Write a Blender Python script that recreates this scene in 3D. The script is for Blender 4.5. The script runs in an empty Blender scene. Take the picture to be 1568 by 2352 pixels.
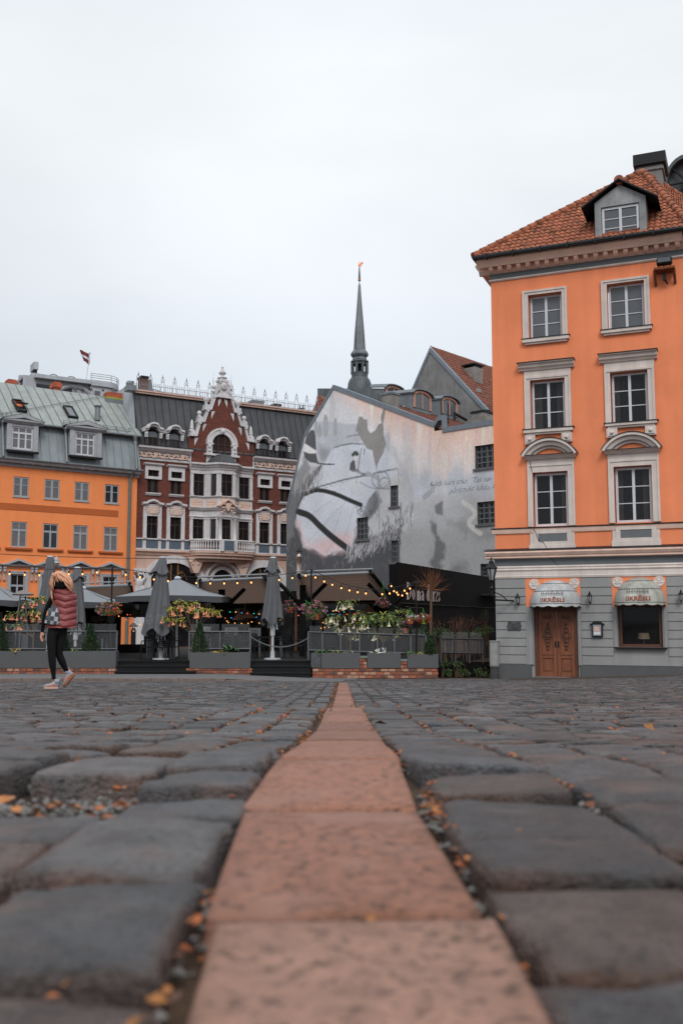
import bpy,bmesh,math,random
import numpy as np
from mathutils import Vector,Matrix,noise
rad=math.radians;sin=math.sin;cos=math.cos;pi=math.pi
random.seed(7);RNG=np.random.default_rng(7)
SC=bpy.context.scene;COL=SC.collection

# ------------------------------------------------------------------ camera
FPX=2287.0;PITCH=math.atan(254/FPX);CAMZ=1.9
cd=bpy.data.cameras.new('camera');cam=bpy.data.objects.new('camera',cd);COL.objects.link(cam)
cam.location=(0,0,CAMZ);cam.rotation_euler=(pi/2+PITCH,0,0)
cd.sensor_fit='VERTICAL';cd.sensor_height=36.0;cd.lens=35.0
cd.clip_start=0.05;cd.clip_end=3000
cd.dof.use_dof=True;cd.dof.focus_distance=26.0;cd.dof.aperture_fstop=6.0
SC.camera=cam

# ------------------------------------------------------------------ sky, sun, exposure
SUN_EL,SUN_AZ=42.0,174.0
w=bpy.data.worlds.new('World');SC.world=w;w.use_nodes=True
nt=w.node_tree;N=nt.nodes;Lk=nt.links
for n in list(N):N.remove(n)
out=N.new('ShaderNodeOutputWorld');bg=N.new('ShaderNodeBackground');bg.inputs[1].default_value=0.1
sky=N.new('ShaderNodeTexSky');sky.sky_type='NISHITA';sky.sun_disc=False
sky.sun_elevation=rad(SUN_EL);sky.sun_rotation=rad(SUN_AZ)
tc=N.new('ShaderNodeTexCoord');sep=N.new('ShaderNodeSeparateXYZ');Lk.new(tc.outputs['Generated'],sep.inputs[0])
# overcast: brighter towards the zenith
zr=N.new('ShaderNodeValToRGB');Lk.new(sep.outputs['Z'],zr.inputs[0])
e=zr.color_ramp.elements
e[0].position=0.0;e[0].color=(.70,.76,.83,1)
e[1].position=1.0;e[1].color=(1.55,1.58,1.62,1)
for p_,c_ in((.15,(.70,.765,.84)),(.24,(.785,.84,.905)),(.32,(.885,.925,.975)),(.42,(.945,.98,1.015)),(.50,(.97,1.005,1.04)),(.64,(.925,.98,1.04))):
    k=zr.color_ramp.elements.new(p_);k.color=c_+(1,)
mp=N.new('ShaderNodeMapping');mp.inputs['Scale'].default_value=(1.0,1.0,2.6);Lk.new(tc.outputs['Generated'],mp.inputs[0])
nz=N.new('ShaderNodeTexNoise');nz.inputs['Scale'].default_value=1.5;nz.inputs['Detail'].default_value=6;nz.inputs['Roughness'].default_value=.5
nz.inputs['Distortion'].default_value=.5
Lk.new(mp.outputs[0],nz.inputs[0])
cr=N.new('ShaderNodeMapRange');cr.inputs[1].default_value=.32;cr.inputs[2].default_value=.68
cr.inputs[3].default_value=.915;cr.inputs[4].default_value=1.06;Lk.new(nz.outputs['Fac'],cr.inputs[0])
# cooler, dimmer cloud out at the sides
ax=N.new('ShaderNodeMath');ax.operation='ABSOLUTE';Lk.new(sep.outputs['X'],ax.inputs[0])
am=N.new('ShaderNodeMapRange');am.inputs[1].default_value=.05;am.inputs[2].default_value=.42;am.inputs[3].default_value=1.0;am.inputs[4].default_value=.89
Lk.new(ax.outputs[0],am.inputs[0])
m1=N.new('ShaderNodeMath');m1.operation='MULTIPLY';Lk.new(cr.outputs[0],m1.inputs[0]);Lk.new(am.outputs[0],m1.inputs[1])
m2=N.new('ShaderNodeMath');m2.operation='MULTIPLY';m2.inputs[1].default_value=10.2;Lk.new(m1.outputs[0],m2.inputs[0])
vm=N.new('ShaderNodeVectorMath');vm.operation='SCALE';Lk.new(zr.outputs[0],vm.inputs[0]);Lk.new(m2.outputs[0],vm.inputs['Scale'])
mx=N.new('ShaderNodeMixRGB');mx.inputs[0].default_value=.93
Lk.new(sky.outputs[0],mx.inputs[1]);Lk.new(vm.outputs[0],mx.inputs[2]);Lk.new(mx.outputs[0],bg.inputs[0]);Lk.new(bg.outputs[0],out.inputs[0])
sd=bpy.data.lights.new('sun','SUN');sd.energy=1.45;sd.angle=rad(22);sd.color=(1,.96,.91)
so=bpy.data.objects.new('sun',sd);COL.objects.link(so)
so.rotation_euler=(rad(90-SUN_EL),0,rad(-SUN_AZ+180));so.location=(0,-20,40)
SC.view_settings.view_transform='Standard';SC.view_settings.look='None';SC.view_settings.exposure=0.0;SC.view_settings.gamma=1.0
SC.cycles.max_bounces=6;SC.cycles.transparent_max_bounces=12

# ------------------------------------------------------------------ helpers
def ray(px,py):
    x=(px-784)/FPX;u=-(py-1176)/FPX
    return Vector((x,cos(PITCH)-u*sin(PITCH),sin(PITCH)+u*cos(PITCH)))
CAMP=Vector((0,0,CAMZ))
def at(px,py,Y):
    d=ray(px,py);return CAMP+d*(Y/d.y)
def hit(px,py,P0,n):
    d=ray(px,py);return CAMP+d*((P0-CAMP).dot(n)/d.dot(n))
K=1568/2731.0
class Z:
    def __init__(s,ox,oy,w,disp=1568):s.ox,s.oy,s.k=ox,oy,w/disp
    def __call__(s,x,y):return((s.ox+x*s.k)*K,(s.oy+y*s.k)*K)
ZA=Z(0,1400,700);ZB=Z(500,1400,700);ZC=Z(1100,1400,900);ZD=Z(1850,550,881);ZE=Z(1850,1400,881)
ZF=Z(1850,2150,881);ZG=Z(0,2150,700);ZH=Z(600,2150,700);ZI=Z(1200,2150,800);ZL=Z(0,1380,560)
ZS=Z(1330,1030,230,949);ZW=Z(100,2240,280,1220);ZR=Z(1150,1450,830);ZT=Z(1560,2250,440);ZU=Z(320,2380,380)

class Fac:
    def __init__(s,px,py,Y,deg):
        p=at(px,py,Y);s.o=Vector((p.x,p.y,0));s.a=rad(deg)
        s.d=Vector((cos(s.a),sin(s.a),0));s.n=Vector((-sin(s.a),cos(s.a),0))
    def uv(s,pt,w=0):
        p=hit(pt[0],pt[1],s.o+s.n*w,s.n);return(p-s.o).dot(s.d),p.z
    def rect(s,z,x0,y0,x1,y1,w=0):
        xm,ym=(x0+x1)/2,(y0+y1)/2
        return(s.uv(z(x0,ym),w)[0],s.uv(z(x1,ym),w)[0],s.uv(z(xm,y1),w)[1],s.uv(z(xm,y0),w)[1])
    def loc(s,p):
        r=Vector(p)-s.o;return Vector((r.dot(s.d),r.dot(s.n),p[2]))
    def hitl(s,pt,P0,n):
        Pw=s.o+s.d*P0[0]+s.n*P0[1]+Vector((0,0,P0[2]));nw=s.d*n[0]+s.n*n[1]+Vector((0,0,n[2]))
        return s.loc(hit(pt[0],pt[1],Pw,nw))

class MB:
    def __init__(s):s.v=[];s.f=[];s.m=[]
    def add(s,v,f,mi=0):
        b=len(s.v);s.v.extend([tuple(q)for q in v]);s.f.extend([tuple(i+b for i in q)for q in f]);s.m.extend([mi]*len(f));return s
    def box(s,x0,x1,y0,y1,z0,z1,mi=0):
        if x1<x0:x0,x1=x1,x0
        if y1<y0:y0,y1=y1,y0
        if z1<z0:z0,z1=z1,z0
        v=[(x,y,z)for z in(z0,z1)for y in(y0,y1)for x in(x0,x1)]
        return s.add(v,[(0,2,3,1),(4,5,7,6),(0,1,5,4),(2,6,7,3),(0,4,6,2),(1,3,7,5)],mi)
    def prism(s,poly,y0,y1,mi=0):
        n=len(poly);v=[(x,y0,z)for x,z in poly]+[(x,y1,z)for x,z in poly]
        return s.add(v,[tuple(range(n)),tuple(range(2*n-1,n-1,-1))]+[(i,i+n,(i+1)%n+n,(i+1)%n)for i in range(n)],mi)
    def prof(s,poly,x0,x1,mi=0):
        n=len(poly);v=[(x0,y,z)for y,z in poly]+[(x1,y,z)for y,z in poly]
        return s.add(v,[tuple(range(n)),tuple(range(2*n-1,n-1,-1))]+[(i,i+n,(i+1)%n+n,(i+1)%n)for i in range(n)],mi)
    def plan(s,poly,z0,z1,mi=0):
        n=len(poly);v=[(x,y,z0)for x,y in poly]+[(x,y,z1)for x,y in poly]
        return s.add(v,[tuple(range(n)),tuple(range(2*n-1,n-1,-1))]+[(i,i+n,(i+1)%n+n,(i+1)%n)for i in range(n)],mi)
    def tube(s,pts,r,n=6,mi=0,closed=False):
        pts=[Vector(p)for p in pts];m=len(pts);b=[];v=[]
        rr=r if isinstance(r,(list,tuple))else[r]*m
        for i,p in enumerate(pts):
            if closed:t=pts[(i+1)%m]-pts[i-1]
            else:t=pts[min(i+1,m-1)]-pts[max(i-1,0)]
            t=t.normalized()if t.length>1e-9 else Vector((0,0,1))
            ref=Vector((0,0,1))if abs(t.z)<.9 else Vector((1,0,0))
            a=t.cross(ref).normalized();c=t.cross(a)
            v+=[p+(a*cos(2*pi*k/n)+c*sin(2*pi*k/n))*rr[i]for k in range(n)]
        f=[(i*n+k,i*n+(k+1)%n,(i+1)%m*n+(k+1)%n,(i+1)%m*n+k)for i in range(m if closed else m-1)for k in range(n)]
        if not closed:f+=[tuple(range(n-1,-1,-1)),tuple(range((m-1)*n,m*n))]
        return s.add(v,f,mi)
    def lathe(s,pr,cx=0,cy=0,n=16,mi=0,a0=0,sx=1,sy=1,fold=None):
        v=[]
        for j,(r,z)in enumerate(pr):
            for k in range(n):
                t=a0+2*pi*k/n;q=r*(fold(t,j)if fold else 1)
                v.append((cx+q*cos(t)*sx,cy+q*sin(t)*sy,z))
        m=len(pr)
        f=[(j*n+k,j*n+(k+1)%n,(j+1)*n+(k+1)%n,(j+1)*n+k)for j in range(m-1)for k in range(n)]
        f+=[tuple(range(n-1,-1,-1)),tuple(range((m-1)*n,m*n))]
        return s.add(v,f,mi)
    def ball(s,c,r,n=10,m=6,mi=0):
        r3=r if isinstance(r,(tuple,list))else(r,r,r)
        v=[(c[0]+r3[0]*sin(pi*(j+.02)/(m+.04))*cos(2*pi*k/n),c[1]+r3[1]*sin(pi*(j+.02)/(m+.04))*sin(2*pi*k/n),c[2]-r3[2]*cos(pi*j/m))for j in range(m+1)for k in range(n)]
        f=[(j*n+k,j*n+(k+1)%n,(j+1)*n+(k+1)%n,(j+1)*n+k)for j in range(m)for k in range(n)]
        return s.add(v,f,mi)
    def sheet(s,poly,mi=0):return s.add(poly,[tuple(range(len(poly)))],mi)
    def build(s,name,mats,parent=None,smooth=False,bevel=0,loc=None,rotz=None,fix=True):
        me=bpy.data.meshes.new(name);me.from_pydata(s.v,[],s.f)
        for q in(mats if isinstance(mats,(list,tuple))else[mats]):me.materials.append(q)
        if len(me.materials)>1:me.polygons.foreach_set('material_index',s.m)
        if fix or bevel:
            bm=bmesh.new();bm.from_mesh(me)
            if bevel:
                bmesh.ops.bevel(bm,geom=[e for e in bm.edges if len(e.link_faces)==2 and e.calc_face_angle(0)>.6],offset=bevel,segments=2,affect='EDGES',clamp_overlap=True)
            bmesh.ops.recalc_face_normals(bm,faces=bm.faces);bm.to_mesh(me);bm.free()
        if smooth:me.shade_smooth()if smooth is True else me.set_sharp_from_angle(angle=smooth)
        o=bpy.data.objects.new(name,me);COL.objects.link(o)
        if smooth and smooth is not True:
            me.polygons.foreach_set('use_smooth',[True]*len(me.polygons))
        if parent:o.parent=parent
        if loc is not None:o.location=loc
        if rotz is not None:o.rotation_euler[2]=rotz
        return o
def tag(o,label=None,cat=None,group=None,kind=None):
    for k_,v_ in(('label',label),('category',cat),('group',group),('kind',kind)):
        if v_:o[k_]=v_
    return o
def thing(name,label,cat,loc=(0,0,0),rotz=0,group=None):
    o=bpy.data.objects.new(name,None);COL.objects.link(o);o.empty_display_size=.2
    o.location=loc;o.rotation_euler=(0,0,rotz);return tag(o,label,cat,group)
def copy_tree(o,parent=None,loc=None,rotz=None,label=None,scale=None):
    c=o.copy();COL.objects.link(c)
    if parent:c.parent=parent
    if loc is not None:c.location=loc
    if rotz is not None:c.rotation_euler[2]=rotz
    if scale is not None:c.scale=scale
    if label:c['label']=label
    for ch in[q for q in COL.objects if q.parent==o]:copy_tree(ch,c)
    return c

# ------------------------------------------------------------------ materials
def S(r,g,b,k=1.0):
    f=lambda c:(c/12.92 if c<=.04045 else((c+.055)/1.055)**2.4)
    return tuple(min(.9,f(c/255.0)*k)for c in(r,g,b))
MATS={}
def mat(name,rgb,rough=.8,var=.12,scale=2.0,bump=.15,bscale=30.0,metal=0.0,spec=.5,stretch=None,streak=0,attr=None,alpha=1.0,coat=0):
    if name in MATS:return MATS[name]
    m=bpy.data.materials.new(name);m.use_nodes=True;t=m.node_tree;b=t.nodes['Principled BSDF']
    b.inputs['Roughness'].default_value=rough;b.inputs['Metallic'].default_value=metal
    b.inputs['Specular IOR Level'].default_value=spec;b.inputs['Alpha'].default_value=alpha
    if coat:b.inputs['Coat Weight'].default_value=coat
    geo=t.nodes.new('ShaderNodeNewGeometry');mpn=t.nodes.new('ShaderNodeMapping');t.links.new(geo.outputs['Position'],mpn.inputs[0])
    if stretch:mpn.inputs['Scale'].default_value=stretch
    n1=t.nodes.new('ShaderNodeTexNoise');n1.inputs['Scale'].default_value=scale;n1.inputs['Detail'].default_value=6;n1.inputs['Roughness'].default_value=.62
    t.links.new(mpn.outputs[0],n1.inputs[0])
    mr=t.nodes.new('ShaderNodeMapRange');mr.inputs[1].default_value=.3;mr.inputs[2].default_value=.7;mr.inputs[3].default_value=1-var;mr.inputs[4].default_value=1+var
    t.links.new(n1.outputs['Fac'],mr.inputs[0]);fac=mr.outputs[0]
    if streak:
        ms=t.nodes.new('ShaderNodeMapping');ms.inputs['Scale'].default_value=(1.6,1.6,.12);t.links.new(geo.outputs['Position'],ms.inputs[0])
        n2=t.nodes.new('ShaderNodeTexNoise');n2.inputs['Scale'].default_value=1.3;n2.inputs['Detail'].default_value=7;n2.inputs['Roughness'].default_value=.65
        t.links.new(ms.outputs[0],n2.inputs[0])
        m3=t.nodes.new('ShaderNodeMapRange');m3.inputs[1].default_value=.38;m3.inputs[2].default_value=.66;m3.inputs[3].default_value=1-streak;m3.inputs[4].default_value=1+streak*.4
        t.links.new(n2.outputs['Fac'],m3.inputs[0])
        mm=t.nodes.new('ShaderNodeMath');mm.operation='MULTIPLY';t.links.new(fac,mm.inputs[0]);t.links.new(m3.outputs[0],mm.inputs[1]);fac=mm.outputs[0]
    vs=t.nodes.new('ShaderNodeVectorMath');vs.operation='SCALE'
    if attr:
        a=t.nodes.new('ShaderNodeAttribute');a.attribute_name=attr;t.links.new(a.outputs['Color'],vs.inputs[0])
    else:vs.inputs[0].default_value=rgb
    t.links.new(fac,vs.inputs['Scale']);t.links.new(vs.outputs[0],b.inputs['Base Color'])
    if bump:
        nb=t.nodes.new('ShaderNodeTexNoise');nb.inputs['Scale'].default_value=bscale;nb.inputs['Detail'].default_value=5
        t.links.new(geo.outputs['Position'],nb.inputs[0]);bu=t.nodes.new('ShaderNodeBump');bu.inputs['Strength'].default_value=bump;bu.inputs['Distance'].default_value=.02
        t.links.new(nb.outputs['Fac'],bu.inputs['Height']);t.links.new(bu.outputs[0],b.inputs['Normal'])
    MATS[name]=m;return m
def brick_mat(name,c1,c2,mortar,ang=0,bw=.26,bh=.077,var=.25):
    m=bpy.data.materials.new(name);m.use_nodes=True;t=m.node_tree;b=t.nodes['Principled BSDF'];b.inputs['Roughness'].default_value=.88
    geo=t.nodes.new('ShaderNodeNewGeometry');rot=t.nodes.new('ShaderNodeVectorRotate');rot.rotation_type='Z_AXIS';rot.inputs['Angle'].default_value=-ang
    t.links.new(geo.outputs['Position'],rot.inputs[0]);sp=t.nodes.new('ShaderNodeSeparateXYZ');t.links.new(rot.outputs[0],sp.inputs[0])
    ad=t.nodes.new('ShaderNodeMath');ad.operation='ADD';t.links.new(sp.outputs[0],ad.inputs[0]);t.links.new(sp.outputs[1],ad.inputs[1])
    cb=t.nodes.new('ShaderNodeCombineXYZ');t.links.new(ad.outputs[0],cb.inputs[0]);t.links.new(sp.outputs[2],cb.inputs[1])
    br=t.nodes.new('ShaderNodeTexBrick');br.inputs['Color1'].default_value=c1+(1,);br.inputs['Color2'].default_value=c2+(1,);br.inputs['Mortar'].default_value=mortar+(1,)
    br.inputs['Scale'].default_value=1.0;br.inputs['Brick Width'].default_value=bw;br.inputs['Row Height'].default_value=bh;br.inputs['Mortar Size'].default_value=.008;br.inputs['Mortar Smooth'].default_value=.3
    t.links.new(cb.outputs[0],br.inputs[0])
    n1=t.nodes.new('ShaderNodeTexNoise');n1.inputs['Scale'].default_value=1.1;n1.inputs['Detail'].default_value=8;n1.inputs['Roughness'].default_value=.7;t.links.new(geo.outputs['Position'],n1.inputs[0])
    mr=t.nodes.new('ShaderNodeMapRange');mr.inputs[1].default_value=.3;mr.inputs[2].default_value=.7;mr.inputs[3].default_value=1-var;mr.inputs[4].default_value=1+var;t.links.new(n1.outputs['Fac'],mr.inputs[0])
    vs=t.nodes.new('ShaderNodeVectorMath');vs.operation='SCALE';t.links.new(br.outputs['Color'],vs.inputs[0]);t.links.new(mr.outputs[0],vs.inputs['Scale']);t.links.new(vs.outputs[0],b.inputs['Base Color'])
    bu=t.nodes.new('ShaderNodeBump');bu.inputs['Strength'].default_value=.5;bu.inputs['Distance'].default_value=.01;bu.invert=True
    t.links.new(br.outputs['Fac'],bu.inputs['Height']);t.links.new(bu.outputs[0],b.inputs['Normal'])
    MATS[name]=m;return m
def glow(name,rgb,st):
    m=bpy.data.materials.new(name);m.use_nodes=True;b=m.node_tree.nodes['Principled BSDF']
    b.inputs['Base Color'].default_value=rgb+(1,);b.inputs['Emission Color'].default_value=rgb+(1,);b.inputs['Emission Strength'].default_value=st;MATS[name]=m;return m
KF=1.05
orange_r=mat('orange_plaster',S(228,134,92,1.1),.9,.11,.4,.15,45,streak=.07)
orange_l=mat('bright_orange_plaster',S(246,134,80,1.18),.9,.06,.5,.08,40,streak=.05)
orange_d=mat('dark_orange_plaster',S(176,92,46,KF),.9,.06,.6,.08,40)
trim=mat('pale_stucco',S(208,196,189,KF),.85,.09,2.5,.12,40,streak=.12)
trim_pink=mat('pinkish_stucco',S(238,204,187,KF),.85,.08,2.5,.12,40,streak=.1)
greyband=mat('grey_stucco_band',S(100,105,108,KF),.85,.06,2,.1,40)
greywall=mat('grey_rusticated_stucco',S(142,142,142,KF),.88,.08,1.5,.15,40,streak=.08)
plinthm=mat('dark_grey_plinth',S(84,85,86,KF),.9,.1,2,.2,30)
darkmetal=mat('black_painted_metal',S(24,25,28),.5,.1,5,.05,60,spec=.3)
zinc=mat('zinc_sheet',S(122,128,132,1.0),.5,.1,1.2,.06,20,metal=.25,streak=.15)
whitepaint=mat('white_painted_wood',S(196,198,203,KF),.6,.06,6,.06,60)
greypaint=mat('grey_painted_wood',S(150,156,162,KF),.6,.06,6,.06,60)
brownwood=mat('dark_brown_window_wood',S(50,36,29),.6,.2,8,.05,60)
glass=mat('dark_window_glass',(.012,.013,.015),.04,.5,.8,0,spec=.5)
glass_grey=mat('painted_sky_grey_glass',S(88,92,97),.08,.18,.9,0)  # flat grey base colour stands in for reflected sky and sheer curtains
blind=mat('slatted_blind_behind_glass',S(110,108,108),.25,.2,14,0,stretch=(.03,.03,1))
# ================================================================== THE GROUND: profile, bed, setts, stone strip, pavements
GP=[(-400,1.66),(-3,1.66),(0,1.66),(.586,1.6765),(.768,1.6834),(1.212,1.681),(1.754,1.6655),(2.744,1.585),(3.57,1.5205),(4.8,1.46),(6.09,1.389),(7.2,1.28),(8.4,1.20),(12.75,.999),(15,.905),(20.65,.669),(26,.385),(31,.10),(34.5,.0),(45,-.03),(3000,-.03)]
def gz(x,y):
    for(a,za),(b,zb)in zip(GP,GP[1:]):
        if y<=b:
            z=za+(zb-za)*(y-a)/(b-a);break
    if y>12:z+=max(0,min(1,(y-12)/15))*.035*max(0,min(14,x-5.4))
    return z
KERB_Y=31.3
stone_m=mat('granite_sett',(0,0,0),.38,.5,15,.9,170,spec=.5,attr='tone')
slab_m=mat('pink_granite_slab',(0,0,0),.6,.24,46,.35,240,spec=.4,attr='tone')
# mineral speckle: a voronoi grain over the stone colours
for m_,sc_,lo_,dark_ in((slab_m,75,.12,.30),(stone_m,95,.10,.42)):
    t=m_.node_tree;b_=t.nodes['Principled BSDF'];src=b_.inputs['Base Color'].links[0].from_socket
    geo=t.nodes.new('ShaderNodeNewGeometry');vo=t.nodes.new('ShaderNodeTexNoise');vo.inputs['Scale'].default_value=sc_;vo.inputs['Detail'].default_value=3;vo.inputs['Roughness'].default_value=.7
    t.links.new(geo.outputs['Position'],vo.inputs[0]);r_=t.nodes.new('ShaderNodeMapRange');r_.inputs[1].default_value=.36;r_.inputs[2].default_value=.48;r_.inputs[3].default_value=dark_;r_.inputs[4].default_value=1.0
    t.links.new(vo.outputs['Fac'],r_.inputs[0]);v2=t.nodes.new('ShaderNodeVectorMath');v2.operation='SCALE';t.links.new(src,v2.inputs[0]);t.links.new(r_.outputs[0],v2.inputs['Scale']);t.links.new(v2.outputs[0],b_.inputs['Base Color'])
    # broad worn patches
    n3=t.nodes.new('ShaderNodeTexNoise');n3.inputs['Scale'].default_value=10;n3.inputs['Detail'].default_value=4;t.links.new(geo.outputs['Position'],n3.inputs[0])
    r3=t.nodes.new('ShaderNodeMapRange');r3.inputs[1].default_value=.52;r3.inputs[2].default_value=.7;r3.inputs[3].default_value=0;r3.inputs[4].default_value=.62;t.links.new(n3.outputs['Fac'],r3.inputs[0])
    mx=t.nodes.new('ShaderNodeMixRGB');mx.inputs[2].default_value=(.15,.105,.09,1)if m_ is stone_m else(.28,.15,.11,1)
    t.links.new(r3.outputs[0],mx.inputs[0]);t.links.new(v2.outputs[0],mx.inputs[1]);t.links.new(mx.outputs[0],b_.inputs['Base Color'])
bed_m=mat('sandy_joint_soil',(.060,.034,.019),.95,.5,22,.6,80)
def sett_grid(lv):return{4:[-1,-.985,-.965,-.9,-.6,-.2,.2,.6,.9,.965,.985,1],3:[-1,-.98,-.94,-.87,-.76,-.6,-.4,-.14,.14,.4,.6,.76,.87,.94,.98,1],2:[-1,-.95,-.8,-.3,.3,.8,.95,1],1:[-1,-.86,.86,1]}[lv]
def stones_mesh(name,items,material,depth=.055):
    V=[];Fc=[];C=[];base=0
    for(cx,cy,a,b,lv,zoff,dome,tone,rot,jit,rk)in items:
        g=np.array(sett_grid(lv));n=len(g);s,t=np.meshgrid(g,g)
        m=np.maximum(abs(s),abs(t))
        sx=s*np.sqrt(np.clip(1-rk*t**4*.5,0,1));ty=t*np.sqrt(np.clip(1-rk*s**4*.5,0,1))
        j=np.array(jit).reshape(2,2,2);u,v=(s+1)/2,(t+1)/2
        J=((1-u)*(1-v))[...,None]*j[0,0]+(u*(1-v))[...,None]*j[0,1]+((1-u)*v)[...,None]*j[1,0]+(u*v)[...,None]*j[1,1]
        X=a*sx+J[...,0];Y=b*ty+J[...,1]
        h=dome*(1-(s**2+t**2)/2)
        if lv==4:h=h-np.where(m>.999,depth,np.where(m>.98,.006,np.where(m>.96,.0015,0)))
        elif lv==3:h=h-np.where(m>.999,depth,np.where(m>.96,.009,np.where(m>.92,.0035,np.where(m>.85,.0012,0))))
        elif lv==2:h=h-np.where(m>.999,depth,np.where(m>.94,.009,np.where(m>.74,.001,0)))
        else:h=h-np.where(m>.999,depth*.7,0)
        cr_,sr_=cos(rot),sin(rot);wx=cx+X*cr_-Y*sr_;wy=cy+X*sr_+Y*cr_
        if rk>.03:h=h+X*.03*sin(zoff*9e4)+Y*.04*sin(zoff*7e4)
        zz=np.empty_like(wx)
        for i in range(n):
            for k in range(n):
                x_,y_=wx[i,k],wy[i,k];q=gz(x_,y_)+zoff+h[i,k]
                if lv>=2:
                    q+=.0045*noise.noise((x_*12,y_*12,zoff*50))+(.0028*noise.noise((x_*40,y_*40,1))+.0012*noise.noise((x_*95,y_*95,1))if lv==3 else 0)-(.003*noise.noise((x_*12,y_*12,zoff*50))if lv==4 else 0)
                if(lv==3 and.92<m[i,k])or(lv==4 and.97<m[i,k]and i%11 and k%11==0):
                    wx[i,k]+=.007*noise.noise((x_*21,y_*21,5))+.004*noise.noise((x_*60,y_*60,5));wy[i,k]+=.007*noise.noise((x_*21,y_*21,9))+.004*noise.noise((x_*60,y_*60,9))
                if lv==3 and m[i,k]>.7:q-=.011*max(0,noise.noise((x_*24,y_*24,7))-.12)*(m[i,k]-.6)
                zz[i,k]=q
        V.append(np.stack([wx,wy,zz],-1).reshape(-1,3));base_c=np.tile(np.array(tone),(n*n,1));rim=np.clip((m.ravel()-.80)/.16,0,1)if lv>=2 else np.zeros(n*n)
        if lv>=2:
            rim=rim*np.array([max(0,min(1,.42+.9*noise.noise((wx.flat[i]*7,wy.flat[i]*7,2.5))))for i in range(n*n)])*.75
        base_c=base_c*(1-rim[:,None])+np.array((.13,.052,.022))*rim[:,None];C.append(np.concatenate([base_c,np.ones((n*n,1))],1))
        idx=np.arange(n*n).reshape(n,n)+base
        Fc.append(np.stack([idx[:-1,:-1],idx[:-1,1:],idx[1:,1:],idx[1:,:-1]],-1).reshape(-1,4));base+=n*n
    V=np.concatenate(V);Fc=np.concatenate(Fc);C=np.concatenate(C)
    me=bpy.data.meshes.new(name);me.vertices.add(len(V));me.vertices.foreach_set('co',V.astype(np.float32).ravel())
    me.loops.add(Fc.size);me.polygons.add(len(Fc));me.loops.foreach_set('vertex_index',Fc.astype(np.int32).ravel())
    me.polygons.foreach_set('loop_start',np.arange(0,Fc.size,4,dtype=np.int32));me.update(calc_edges=True);me.validate()
    me.polygons.foreach_set('use_smooth',[True]*len(me.polygons))
    at_=me.attributes.new('tone','FLOAT_COLOR','POINT');at_.data.foreach_set('color',C.astype(np.float32).ravel())
    me.materials.append(material);o=bpy.data.objects.new(name,me);COL.objects.link(o);return o
R=random.Random(21)
def tone():
    q=R.random()
    if q<.72:k=R.uniform(.036,.095);return(k*.92,k*1.0,k*1.1)
    if q<.87:k=R.uniform(.045,.095);return(k*1.3,k*.98,k*.86)
    k=R.uniform(.10,.16);return(k,k*1.0,k*1.03)
joints=[]
HALF=.1075
def jit(k):return[R.uniform(-k,k)for _ in range(8)]
setts=[]
def add_sett(side,x,wd,y,dep,near):
    xc,yc=side*(x+wd/2),y+dep/2
    if yc>KERB_Y-.15 and xc<.1:return
    if yc>32.2-max(0,xc-5.5)*.35 and xc>5.5:return
    if side<0 and 1.26<yc<1.40 and.12<abs(xc)<1.1:return
    lv=3 if yc<3.2 and abs(xc)<1.6 else(2 if yc<9 else 1)
    gap=R.uniform(.005,.019)if yc<5 else R.uniform(.009,.017)
    lift=.012 if side<0 and 1.4<yc<1.75 else 0
    setts.append((xc,yc+.012*sin(x*5+y*2),(wd-gap)/2,(dep-gap)/2,lv,R.gauss(-.001,.0032)+lift,R.uniform(.001,.005),tone()if not(side<0 and yc<1.1)else(.105,.078,.07)if R.random()<.5 else tone(),R.uniform(-.04,.04),jit(.010),R.uniform(.05,.4)))
    joints.append((side*(x+wd),yc+R.uniform(-.5,.5)*dep));joints.append((xc+R.uniform(-.5,.5)*wd,y))
for side in(-1,1):
    x=HALF+.001
    for c in range(3):
        wd=R.uniform(.16,.21);y=-.6-R.random()*.2
        while y<22:dep=R.uniform(.17,.29);add_sett(side,x+(R.uniform(0,.006)if c==0 else 0),wd,y,dep,True);y+=dep
        x+=wd
    x0=x;y=-.6
    while y<34:
        dep=R.uniform(.13,.2);lim=min(15.5,.37*max(y,0)+3.2);x=(x0 if y<21.9 else(HALF if side<0 else-HALF))-R.uniform(0,.02)
        while x<lim:wd=R.uniform(.15,.27);add_sett(side,x,wd,y,dep,False);x+=wd
        y+=dep
tag(stones_mesh('sett_paving',setts,stone_m),kind='structure')
slabs=[];cuts=[-1.0,-.4,.33,.768,1.212,1.754,2.25,2.74,3.57]
while cuts[-1]<21.4:cuts.append(cuts[-1]+R.uniform(.42,.8))
for i,(a,b)in enumerate(zip(cuts,cuts[1:])):
    k=R.uniform(.74,1.2);c=(.245*k,.106*k,.066*k)if b>.8 else(.29,.16,.115)
    ln=b-a;yc=(a+b)/2;cxs=lambda y:float(np.interp(y,(.5,.77,1.21,1.75,3.57,6,20),(.017,.004,-.013,-.006,.015,.018,.04)))
    slabs.append((cxs(yc)+R.uniform(-.002,.002),yc,HALF+R.uniform(-.003,.002),ln/2-.008,4 if a<7 else 2,R.gauss(.001,.0016),.001,c,-math.atan2(cxs(b)-cxs(a),ln)if b<7 else 0,jit(.003),.02))
    for _ in range(7):joints.append((R.uniform(-HALF,HALF),b+R.gauss(0,.002)))
    for _ in range(5):joints.append((R.choice((-1,1))*(HALF+.008)+R.uniform(-.008,.008),R.uniform(a,b)))
tag(stones_mesh('granite_strip',slabs,slab_m),kind='structure')
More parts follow.
